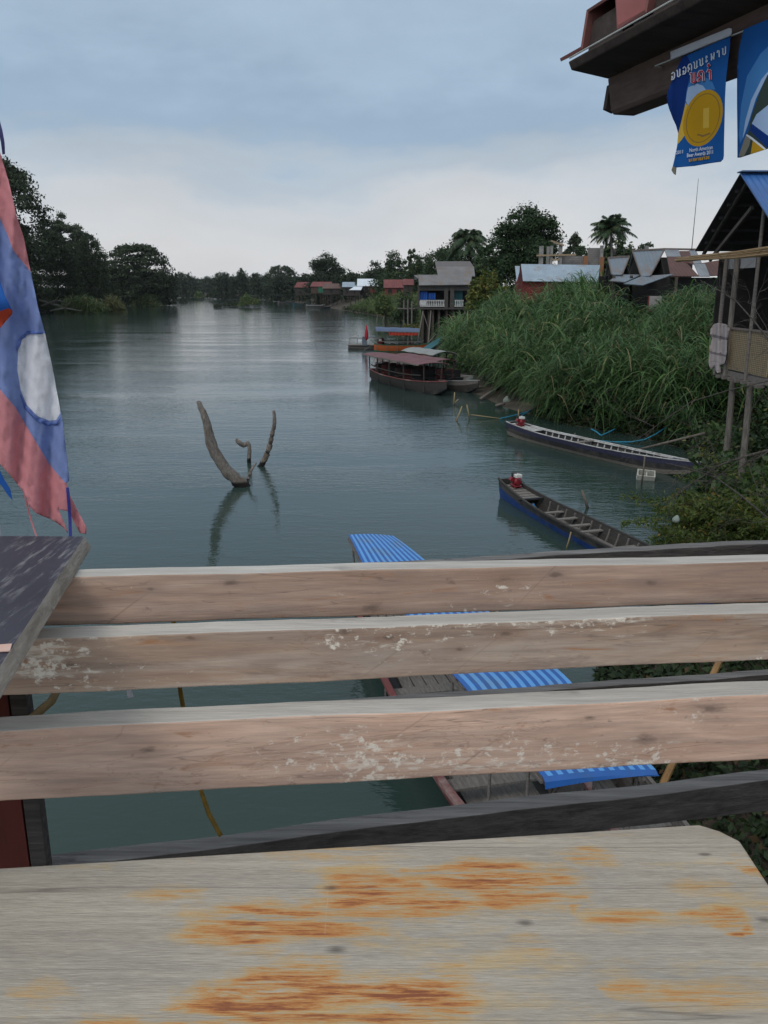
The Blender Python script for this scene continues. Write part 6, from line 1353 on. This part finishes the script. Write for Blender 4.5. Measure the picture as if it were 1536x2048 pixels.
# poles and steps below the village
for k, (px, y0, y1, Y) in enumerate([(801, 640, 594, 128), (808, 640, 600, 126), (816, 640, 598, 124), (824, 640, 602, 122)]):
    A = PY(px, y1, Y); g = min(0, rz(A.x, Y)) - .5; mb = MB(); mb.tube([(A.x, Y, g), (A.x, Y, A.z)], .12, 6); tag(mb.build('pier_post', M_GBARK), ['leftmost pale pier post left of the stilt house', 'second pale pier post from the left beside the stilt house', 'third pale pier post from the left beside the stilt house', 'pier post closest to the stilt house'][k], 'post', 'pale pier posts')
a = PY(799, 617, 125); b = PY(826, 618, 125); mb = MB(); mb.box(((a.x + b.x) / 2, 125, a.z), (b.x - a.x + .6, 1.8, .12)); tag(mb.build('pier_platform', M_GBARK), 'small plank platform carried by the pale pier posts', 'platform')
for k, (a, b, Y) in enumerate([((752, 632), (757, 610), 170), ((770, 634), (775, 608), 165), ((763, 632), (772, 616), 167)]):
    A = PY(*a, Y); B = PY(*b, Y); A.z = min(A.z, rz(A.x, Y)); mb = MB(); mb.tube([A, A.lerp(B, .5), B], [.12, .10, .06], 6); tag(mb.build('bare_branch', M_GBARK), ['upright pale bare branch left on the reed bank', 'tall slanted pale branch right on the reed bank', 'short pale branch between the two on the reed bank'][k], 'branch', 'pale bare branches on the reed bank')

# --- grey roofed house on tall stilts at the water
Y = 90.0
def hp(px, py, dy=0.0): return PY(px, py, Y + dy)
g = .2; c = hp(885, 600); st = thing('stilt_house', 'grey roofed house on tall stilts with white balustrade and blue tarp', 'house', (c.x, Y + 2, g))
mb = MB(); slab(mb, [hp(836, 549.5, 2.6), hp(944, 549, 2.6), hp(942, 569, -.4), hp(838, 570, -.4)], .07); slab(mb, [hp(828, 549.5, 2.6), hp(835.6, 549.5, 2.6), hp(836.6, 556, 1.2), hp(829, 560, 3.2)], .05); porch = mb.build('roof', M_GREYR, st)
mb = MB(); slab(mb, [hp(872, 533, 5.2), hp(948, 533, 5.2), hp(950, 552.5, 2.7), hp(876, 551, 2.7)], .07); mb.build('roof', M_GREYR, st)
mb = MB(); slab(mb, [hp(870, 522.5, 6.3), hp(940, 522.5, 6.3), hp(948, 534, 5.15), hp(872, 534, 5.15)], .07); slab(mb, [hp(870, 522.5, 6.4), hp(940, 522.5, 6.4), hp(948, 552, 10), hp(874, 552, 10)], .07); mb.build('roof', M_DKR, st)
zf = hp(840, 615.5).z; x0, x1 = hp(838, 600).x, hp(938, 600).x; ze = hp(880, 568).z
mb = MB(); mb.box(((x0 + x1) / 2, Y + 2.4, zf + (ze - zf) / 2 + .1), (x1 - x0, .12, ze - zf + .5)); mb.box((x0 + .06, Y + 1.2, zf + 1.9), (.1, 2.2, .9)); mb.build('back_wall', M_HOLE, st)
mb = MB(); mb.box(((x0 + x1) / 2 + .4, Y + 2.55, zf / 2 - .2), (x1 - x0 - .3, .1, zf + .2)); mb.build('under_wall', M_HOLE, st)  # dark backing sheet added to stand in for the shade under the house
mb = MB(); b = hp(838, 577); mb.box(((x0 + x1) / 2, Y + .02, (ze + b.z) / 2 - .12), (x1 - x0, .1, .62)); mb.build('lintel_wall', M_WGY, st)
for px in (837, 892, 904, 936): q = hp(px, 600).x; mb = MB(); mb.box((q, Y - .02, (zf + ze) / 2), (.42 if px in (892, 904) else .2, .16, ze - zf)); mb.build('porch_post', M_WGY, st)
mb = MB(); mb.box(((x0 + x1) / 2, Y + 1.1, zf - .08), (x1 - x0 + .3, 3.0, .16)); mb.build('floor', M_WGY, st)
BT = mat('bright blue tarp', (0.008, .075, .32), (.006, .045, .2), .5, 3, (4, 1, 1)); TL = mat('teal door', (0.03, .13, .14), (.02, .09, .1), .6, 4)
for (pa, pb, ya, yb) in ((839, 855, 583, 600), (857, 871, 586, 599)):
    a, b = hp(pa, ya), hp(pb, yb); mb = MB(); rows = [[(lerp(a.x, b.x, i / 10), Y + .25 + .05 * math.sin(i * 1.7), z) for i in range(11)] for z in (a.z, b.z)]; mb.grid(rows); mb.build('tarp', BT, st, solid=.02)
a, b = hp(910, 580), hp(926, 612); mb = MB(); mb.box(((a.x + b.x) / 2, Y + .9, (a.z + b.z) / 2), (b.x - a.x, .06, a.z - b.z)); mb.build('door', TL, st)
for (pa, pb) in ((840, 889), (909, 927)):
    a, b = hp(pa, 601), hp(pb, 612); n = int((pb - pa) / 3.3); 
    for k in range(n):
        X = lerp(a.x, b.x, (k + .5) / n); mb = MB(); mb.lathe((X, Y - .12, b.z), [(.05, 0), (.07, .15), (.035, .3), (.06, .45), (.045, .58)], 7); mb.build('baluster', W_WHITE, st)
    mb = MB(); mb.box(((a.x + b.x) / 2, Y - .12, a.z + .02), (b.x - a.x, .1, .07)); mb.box(((a.x + b.x) / 2, Y - .12, b.z - .02), (b.x - a.x, .1, .08)); mb.build('handrail', W_WHITE, st)
a, b = hp(839, 602), hp(853, 611); mb = MB(); mb.box(((a.x + b.x) / 2, Y - .16, (a.z + b.z) / 2), (b.x - a.x, .04, a.z - b.z)); mb.build('white_panel', W_WHITE, st)
for px in (846, 858, 866, 878, 893, 905, 918, 932):
    for dy in (.1, 2.2): q = hp(px, 650).x; mb = MB(); mb.bar((q + .05 * math.sin(px), Y + dy, -.9), (q, Y + dy, zf - .17), .2); mb.build('stilt', M_STILT, st)
for k in range(8):
    z = lerp(.7, zf - .3, k / 7); q = hp(900, 650).x; mb = MB(); mb.box((q + .2, Y + .6 + .22 * k * .2, z), (1.9, .3, .07)); mb.build('step', M_STILT, st)
mb = MB(); mb.bar(hp(918, 620, -.3), hp(928, 645, -.3), .1); mb.bar(hp(858, 660, -.5), hp(846, 625, -.5), .09); mb.bar(hp(930, 617, -.2), hp(925, 690, -.4), .14); mb.build('brace', M_GBARK, st)
for k, (a, b, lb) in enumerate([((842, 702), (872, 668), 'pale pole leaning left of the stilts'), ((850, 700), (905, 668), 'long pole slanting under the stilt house'), ((866, 702), (912, 678), 'lowest pole slanting under the stilt house'), ((832, 690), (846, 622), 'thin pole leaning against the porch of the stilt house'), ((855, 696), (862, 622), 'upright pole in front of the stilts')]):
    A = PY(*a, 86 - k * .3); B = PY(*b, 88.5); mb = MB(); A.z = min(A.z, .05); mb.tube([A, A.lerp(B, .5), B], [.07, .065, .05], 6); tag(mb.build('pole', M_GBARK), lb, 'pole', 'poles leaning under the stilt house')
A = PZ(850, 706, .1); B = PZ(905, 690, .5); mb = MB(); mb.bar(A + Vector((0, 0, .3)), B + Vector((1.0, 4, 1.6)), .9, .08); tag(mb.build('gangway', W_TEAL), 'dark blue green gangplank sloping from the boats to the bank', 'gangplank')

# --- long metal roof with dark red wall
Y = 80.0; c = hp(1120, 560, 0); g = rz(c.x, Y); 
def yp(px, py, dy=0.0): return PY(px, py, Y + dy)
mr = thing('shed', 'long shed with pale blue metal roof and dark red wall behind the cane grass', 'shed', (c.x, Y + 2, g))
mb = MB(); slab(mb, [yp(1042, 528, 2.4), yp(1200, 530, 2.4), yp(1196, 564, 0), yp(1046, 562, 0)], .06); slab(mb, [yp(1042, 528, 2.45), yp(1200, 530, 2.45), yp(1200, 556, 5), yp(1038, 556, 5)], .06); mb.build('roof', M_ZINC, mr)
mb = MB(); slab(mb, [yp(1030, 532, 2.9), yp(1040, 532, 2.9), yp(1038.5, 545, 1.6), yp(1033.5, 563, .5)], .05); mb.build('side_roof', M_ZINC, mr)
a, b = yp(1046, 562, .3), yp(1196, 585, .3); mb = MB(); mb.box(((a.x + b.x) / 2, Y + .4, (a.z + g) / 2 - .2), (b.x - a.x, .1, a.z - g + .5)); mb.add([(a.x + .1, Y + .4, a.z), (a.x + .1, Y + 4.6, a.z), (a.x + .1, Y + 2.4, yp(1042, 530, 2.4).z)], [(0, 1, 2)]); mb.box((a.x - .05, Y + 2.4, (a.z + g) / 2), (.1, 4.2, a.z - g)); mb.build('wall', M_WRED, mr)
a2 = yp(1100, 563, .3); mb = MB(); mb.box(((a2.x + b.x) / 2 + .5, Y + .32, (a.z + g) / 2), (b.x - a2.x - 1, .06, a.z - g - .1)); mb.build('doorway', M_HOLE, mr)

# --- unfinished block building
Y = 96.0; CON = mat('raw concrete', (0.26, .25, .235), (.17, .165, .155), .9, 3, (1, 1, 1), .2, dirt=(.12, .115, .11)); CBL = None
def block_mat():
    t = NT('grey block wall'); br = t.n('ShaderNodeTexBrick'); t.set(br.inputs['Vector'], t.coord((1, 1, 1), rot=(R(90), 0, 0))); br.inputs['Scale'].default_value = 1.0; br.inputs['Brick Width'].default_value = .42; br.inputs['Row Height'].default_value = .21; br.inputs['Mortar Size'].default_value = .012
    br.inputs['Color1'].default_value = (.17, .16, .155, 1); br.inputs['Color2'].default_value = (.21, .20, .19, 1); br.inputs['Mortar'].default_value = (.10, .095, .09, 1)
    n = t.noise(t.coord(), .8, 6, .6); return t.done(t.pbr(t.mix(t.rng(n, .4, .7, 0, .6), br.outputs['Color'], (.13, .12, .115)), .9))
M_BLK = block_mat(); c = yp(1180, 520); g = rz(c.x, Y); ub = thing('unfinished_building', 'unfinished grey block building with bare concrete pillars and timber beams', 'building', (c.x, Y + 1, g))
for (pa, pb, yt, dy) in ((1079, 1087, 492, 0), (1094, 1099, 493, 2.5), (1101, 1106, 491.5, 0), (1118, 1125, 487, 0), (1201, 1207, 491, -.1), (1290, 1297, 492, 0)):
    a, b = yp(pa, yt, dy), yp(pb, yt, dy); mb = MB(); mb.box(((a.x + b.x) / 2, Y + dy, (a.z + g) / 2), (b.x - a.x, .35, a.z - g)); mb.build('pillar', CON, ub)
for (pa, pb, yt, dy) in ((1116, 1176, 512, .5), (1176, 1203, 496, .5), (1205, 1270, 497, .5), (1270, 1300, 499, 1.2)):
    a, b = yp(pa, yt, dy), yp(pb, yt, dy); mb = MB(); mb.box(((a.x + b.x) / 2, Y + dy, (a.z + g) / 2), (b.x - a.x - .03, .2, a.z - g)); mb.build('wall', M_BLK, ub)
TIM = mat('pale new timber', (.30, .225, .14), (.22, .16, .10), .8, 4)
for (a, b, dy) in (((1073, 511), (1152, 509.5), -.25), ((1104, 519), (1118, 519.5), -.25), ((1102, 481.5), (1128, 491), -.3)):
    mb = MB(); mb.bar(yp(*a, dy), yp(*b, dy), .12, .18); mb.build('timber_beam', TIM, ub)
BRK = mat('orange brick', (.26, .12, .06), (.2, .09, .05), .9, 6)
for (pa, pb, yt) in ((1167, 1176, 512), (1200, 1208, 514)):
    a, b = yp(pa, yt, -.2), yp(pb, yt, -.2); mb = MB(); mb.box(((a.x + b.x) / 2, Y - .2, (a.z + g) / 2), (b.x - a.x, .3, a.z - g)); mb.build('brick_pier', BRK, ub)

# --- huts with flared metal gables
Y = 50.0; HZ = corr_mat('blue grey hut roof', (0.165, .20, .235), (.12, .145, .17), .22, 0, .5, rust=(.15, .135, .13)); HRUST = corr_mat('rust red hut roof', (0.10, .045, .035), (.07, .034, .03), .22, 0, .7); HPALE = corr_mat('pale patched roof', (.21, .225, .245), (.14, .15, .165), .22, 0, .5)
PUR = mat('purlin wood', (.16, .13, .12), (.11, .09, .08), .8, 5)
def flared(label, rl_, rr_, bl, br_, fl_, wallx, ygr, grp):
    g = rz(yp((rl_[0] + rr_[0]) / 2, 560).x, Y + 1); c = yp((rl_[0] + rr_[0]) / 2, 560); t = thing('hut', label, 'hut', (c.x, Y + 2, g), group=grp)
    a, b = yp(*rl_, 1.8), yp(*rr_, 1.8); c1, d1 = yp(*bl, 0), yp(*br_, 0)
    mb = MB(); slab(mb, [a, b, d1, c1], .05); mb.build('front_roof', HZ, t)
    mb = MB(); slab(mb, [a + Vector((0, .03, 0)), b + Vector((0, .03, 0)), b + Vector((-.4, 2.4, -1.9)), a + Vector((.4, 2.4, -1.9))], .05); mb.build('back_roof', HZ, t)
    mb = MB(); mb.bar(a + Vector((0, -.02, .03)), b + Vector((0, -.02, .03)), .12, .10); mb.bar(a, c1, .06, .08); mb.bar(b, d1, .06, .08); mb.build('bargeboard', PUR, t)
    f = [yp(*q) for q in fl_]; mb = MB(); slab(mb, f, .05); mb.build('lean_to_roof', HZ, t)
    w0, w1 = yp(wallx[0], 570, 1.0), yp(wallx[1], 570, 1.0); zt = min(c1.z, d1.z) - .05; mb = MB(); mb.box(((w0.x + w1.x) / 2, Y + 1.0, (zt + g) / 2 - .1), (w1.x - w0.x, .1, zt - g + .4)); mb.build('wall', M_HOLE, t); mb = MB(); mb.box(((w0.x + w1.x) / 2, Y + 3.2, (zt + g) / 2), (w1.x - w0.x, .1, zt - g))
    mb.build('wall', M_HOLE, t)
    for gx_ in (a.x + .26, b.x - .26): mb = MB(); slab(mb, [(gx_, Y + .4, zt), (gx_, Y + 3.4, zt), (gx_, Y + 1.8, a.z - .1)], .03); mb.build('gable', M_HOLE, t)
    for X in (w0.x, w1.x): mb = MB(); mb.bar((X, Y - .2, g - .2), (X, Y - .2, zt), .14); mb.build('post', M_STILT, t)
    return t, g
GH = 'huts with flared metal roofs'
flared('smaller hut with flared blue grey metal roof left of the larger one', (1216, 516.5), (1259, 513.5), (1223.5, 549), (1244.5, 549), [(1219, 561, -.6, ), (1236, 549, .3), (1282, 549, .3), (1250, 563.6, -.9)], (1216, 1250), 600, GH)
ht_, g = flared('larger hut with flared blue grey metal roof and wide lean-to', (1265, 502), (1329, 499), (1282, 552.5), (1301, 551), [(1247, 567, -.9), (1282, 552.6, 0), (1348.5, 547.7, .6), (1286, 570, -1.2)], (1250, 1338), 600, GH)
a, b = yp(1297, 592, -.5), yp(1320, 634, -.5); mb = MB(); mb.box(((a.x + b.x) / 2, Y - .5, (a.z + b.z) / 2), (b.x - a.x, .05, a.z - b.z)); pn_ = mb.build('panel', mat('pale board', (.30, .27, .27), (.24, .21, .21), .7, 4), ht_)
mb = MB(); zt, zb = a.z, b.z
for (p, q) in (((a.x, zt), (a.x, zb)), ((a.x, zb), (b.x, zb)), ((a.x, zt - .75), (b.x, zt - .75)), ((a.x, zb), (b.x, zt - .75)), ((a.x, zt - .75), (b.x, zb))): mb.bar((p[0], Y - .56, p[1]), (q[0], Y - .56, q[1]), .07, .05, up=(0, 1, 0))
mb.build('frame', M_WRED, pn_)
g = rz(yp(1370, 560).x, Y + 4); rh = thing('patched_house', 'house with patched rust red and pale grey sheet roof and a mast', 'house', (yp(1372, 560, 4).x, Y + 5, g))
for (pts, m_) in (([(1329, 499, 7), (1357, 499.5, 7), (1362, 513, 5.6), (1334, 513, 5.6)], HPALE), ([(1357, 502, 6.9), (1378, 502, 6.9), (1388, 528, 4), (1360, 522, 5)], HRUST), ([(1378, 500, 7), (1392, 500, 7), (1404, 526, 4.2), (1387, 527, 4.2)], HPALE), ([(1334, 513.3, 5.6), (1362, 513.3, 5.6), (1398, 552, 2.5), (1341, 552, 2.5)], HRUST), ([(1388, 527.5, 4.1), (1410, 527, 4.1), (1420, 552, 2.5), (1398.5, 552, 2.5)], HPALE), ([(1404, 526, 4.3), (1440, 520, 4.5), (1452, 549, 2.6), (1421, 551, 2.6)], HRUST)):
    mb = MB(); slab(mb, [yp(*p) for p in pts], .05); mb.build('roof_sheet', m_, rh)
mb = MB(); mb.bar(yp(1327, 498, 7.05), yp(1394, 499, 7.05), .12); mb.build('ridge', PUR, rh)
a, b = yp(1341, 555, 3), yp(1452, 555, 3); mb = MB(); mb.box(((a.x + b.x) / 2, Y + 3.2, (a.z + g) / 2), (b.x - a.x, .12, a.z - g)); mb.build('wall', M_HOLE, rh); mb = MB(); mb.box(((a.x + b.x) / 2, Y + 9, (a.z + g) / 2 + .7), (b.x - a.x, .12, a.z - g + 1.4)); mb.build('wall', M_HOLE, rh)
A = yp(1383, 503, 7); B = yp(1397, 357, 7); B.x = A.x + .02; mb = MB(); mb.tube([A, B], [.028, .012], 6); mb.box((A.x, A.y, A.z), (.2, .2, .25)); mb.build('mast', mat('dark mast', (.05, .05, .055)), rh)

# --- hut on stilts at the right edge
XG = 9.0
def gx(px, py, X=XG):     # point on the plane x = X
    d = ray(px, py); return CAMP + d * (X / d.x)
BLU = corr_mat('blue hut roof', (0.035, .12, .33), (.028, .09, .25), .16, 0, .4); UND = mat('roof underside', (.022, .021, .023), (.035, .033, .035), .8, 4)
ap = gx(1481, 346); fe = gx(1390, 501); 
ne = Vector((XG, ap.y - (fe.y - ap.y), fe.z + .05)); g = rz(XG + 1, ap.y); XR = 14.5; XI = XG + .35
hu = thing('stilt_hut', 'dark stilt hut with blue metal roof and woven mat parapet at the right edge', 'hut', (XG + 2.5, ap.y, g))
mb = MB(); slab(mb, [ap, ap + Vector((5.5, 0, 0)), ne + Vector((5.5, 0, 0)), ne], .03, 0); mb.build('front_roof', BLU, hu)
mb = MB(); slab(mb, [ap + Vector((0, .02, 0)), ap + Vector((5.5, .02, 0)), fe + Vector((5.5, 0, 0)), fe], .03, 0); mb.build('back_roof', UND, hu)
mb = MB(); mb.bar(ap + Vector((-.02, 0, .03)), ap + Vector((.62, 0, .03)), .34, .03); mb.bar(ap + Vector((.62, 0, .03)), ap + Vector((1.6, 0, .03)), .34, .03, 1); mb.bar(ap + Vector((1.6, 0, .03)), ap + Vector((5.5, 0, .03)), .34, .03, 0); mb.build('ridge_cap', [mat('blue ridge', (.09, .15, .28)), M_REDR], hu)
mb = MB()
for k in range(1, 6):
    for e in (fe, ne):
        q = ap.lerp(e, k / 6) + Vector((.1, 0, -.09)); mb.bar(q, q + Vector((5.2, 0, 0)), .06, .08)
mb.build('purlin', UND, hu)
mb = MB(); mb.bar(ap + Vector((.25, 0, -.12)), fe + Vector((.25, 0, -.12)), .07, .09); mb.bar(ap + Vector((.25, 0, -.12)), ne + Vector((.25, 0, -.12)), .07, .09); mb.bar(gx(1505, 415, XI), gx(1420, 520, XI), .07, .1); mb.build('rafter', M_WGY, hu)
zfl = gx(1446, 738, XI).z; yf0 = gx(1440, 738, XI).y; yn0 = ne.y + .7
mb = MB(); mb.box(((XI + XR) / 2, (yf0 + yn0) / 2, zfl - .08), (XR - XI, yf0 - yn0, .14)); 
for k in range(7): mb.box((XI - .06, lerp(yn0, yf0, (k + .5) / 7), zfl - .19), (.2, .14, .09))
mb.build('floor', W_OLD, hu)
zpr = gx(1452, 657, XI).z; MATW = None
def mat_weave():
    t = NT('woven bamboo mat'); s = t.n('ShaderNodeSeparateXYZ'); t.set(s.inputs[0], t.coord())
    w = t.math('SINE', t.math('MULTIPLY', s.outputs[1], 62)); h = t.math('SINE', t.math('MULTIPLY', s.outputs[2], 130)); n = t.noise(t.coord((1, 9, 1.2)), 2.2, 6, .6)
    c = t.mix(t.rng(w, -1, 1), (.145, .11, .065), (.25, .20, .125)); c = t.mix(t.math('MULTIPLY', t.rng(h, .2, 1), .3), c, (.15, .11, .06)); c = t.mix(t.math('MULTIPLY', t.rng(n, .45, .7), .6), c, (.12, .09, .055))
    return t.done(t.pbr(c, .8, t.bump(t.math('ADD', w, h), .4, .01)))
y0m = gx(1450, 700, XI).y
mb = MB(); mb.box((XI, (y0m + yn0) / 2, (zpr + zfl) / 2 + .03), (.03, y0m - yn0, zpr - zfl - .02)); mb.build('mat_parapet', mat_weave(), hu)
mb = MB(); mb.bar((XI - .02, y0m, zpr + .03), (XI - .02, yn0, zpr + .03), .06, .05); mb.build('parapet_rail', PUR, hu)
for (pt, pb, w) in (((1447, 520), (1431, 735), .11), ((1466, 530), (1452, 735), .14), ((1529, 430), (1492, 745), .09)):
    A = gx(*pb, XI - .03); mb = MB(); A2 = gx(*pt, XI - .03); mb.tube([Vector((A.x, A.y, zfl - .2)), Vector((A.x, A.y, A2.z + .2))], w / 2, 8); mb.build('post', W_OLD if w != .14 else M_GBARK, hu)
for (px, py) in ((1468, 745), (1502, 760)):
    A = gx(px, py, XI + .1); gg = rz(A.x, A.y); mb = MB(); mb.tube([Vector((A.x, A.y, min(gg, .6) - .6)), Vector((A.x + .03, A.y, (gg + zfl) / 2)), Vector((A.x, A.y, zfl - .1))], .085, 9); mb.build('stilt', M_GBARK, hu); mb = MB(); mb.tube([Vector((A.x + 2.6, A.y + .2, gg - .4)), Vector((A.x + 2.6, A.y + .2, zfl - .1))], .1, 8); mb.build('stilt', M_STILT, hu)
zpl = fe.z - .15
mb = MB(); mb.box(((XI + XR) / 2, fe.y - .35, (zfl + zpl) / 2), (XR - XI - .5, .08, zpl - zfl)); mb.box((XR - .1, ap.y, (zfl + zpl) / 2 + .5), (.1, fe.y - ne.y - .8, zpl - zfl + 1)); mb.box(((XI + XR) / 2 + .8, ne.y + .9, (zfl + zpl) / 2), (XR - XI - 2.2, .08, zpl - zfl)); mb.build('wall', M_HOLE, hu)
# corrugated strip hanging under the tie
mb = MB(); P = []
a = gx(1452, 522, XI + .08); b = gx(1512, 522, XI + .08)
for k in range(49):
    t = k / 48; P.append([(XI + .08 + .03 * math.sin(k * math.pi / 2), lerp(a.y, b.y, t), a.z + .05), (XI + .08 + .03 * math.sin(k * math.pi / 2), lerp(a.y, b.y, t), a.z - .22)])
mb.grid(P); mb.build('zinc_strip', HPALE, hu, solid=.004)
# split bamboo bundle tied along the gable
mb = MB(); rgx = np.random.default_rng(9)
THB = mat('split bamboo', (.27, .18, .085), (.17, .105, .05), .7, 6, (12, 1, 12))
for k in range(26):
    w = rgx.random(); v = rgx.random(); y_far = lerp(26.5, 23.2, rgx.random() ** 2); 
    fa = Vector((XG - .05 - .1 * v, y_far, gx(1400, 517).z + .03 * rgx.normal())); ne_ = Vector((XG - .12 - .14 * v, 18.2 + rgx.random() * .3, gx(1530, 503).z + .10 * (w - .5) * 2.2))
    mid = fa.lerp(ne_, .5) + Vector((0, 0, -.03 + .03 * (w - .5))); mb.tube([fa, mid, ne_], [.022, .03, .032], 5)
tag(mb.build('bamboo_bundle', THB), 'bundle of split brown bamboo lashed along the gable of the stilt hut', 'bundle')
# towel over the parapet corner
TW = cloth('faded pinkish white towel', (.40, .36, .365), .2, .25)
tw = thing('towel', 'faded pinkish white towel hanging over the parapet corner of the stilt hut', 'towel', gx(1436, 745, XI - .1))
def tfn(x, y):
    f = .05 * math.sin((x - 1418) * .42 + (y - 645) * .012) + .02 * math.sin((x - 1418) * .9 + 1); return gx(x, y, XI - .13 - f)
o_ = [(1428, 648), (1437, 646), (1450, 648), (1458, 652), (1459, 660), (1455, 690), (1451, 720), (1448, 728), (1441, 730), (1442, 744), (1434, 746), (1430, 738), (1429, 732), (1421, 739), (1417, 727), (1421, 690), (1424, 676), (1420, 668), (1421, 658)]
DST = cloth('towel grey stripe', (.20, .18, .195), .2, .25)
patch(o_, [(1, [(1421, 668), (1459, 676), (1458, 681), (1422, 674)]), (1, [(1420, 702), (1454, 710), (1453, 714), (1420, 707)])], 3.0, tfn).build('cloth', [TW, DST], tw, smooth=True, solid=.012)
patch([(1429, 648), (1437, 646), (1450, 648), (1457, 652), (1457, 660), (1440, 657), (1428, 656)], [], 3.0, lambda x, y: gx(x, y, XI + .03)).build('folded_end', [TW], tw, smooth=True, solid=.02)
# ------------------------------------------------------------------ damp air over the river
hz = bpy.data.materials.new('damp air'); hz.use_nodes = True; hz.node_tree.nodes.clear()
pv = hz.node_tree.nodes.new('ShaderNodeVolumePrincipled'); pv.inputs['Color'].default_value = (0.86, 0.91, 0.97, 1); pv.inputs['Density'].default_value = 0.00006; pv.inputs['Anisotropy'].default_value = 0.2
ho = hz.node_tree.nodes.new('ShaderNodeOutputMaterial'); hz.node_tree.links.new(pv.outputs[0], ho.inputs['Volume'])
m = MB(); m.box((0, 1950, 21), (6200, 4200, 48)); tag(m.build('haze', hz), kind='stuff')
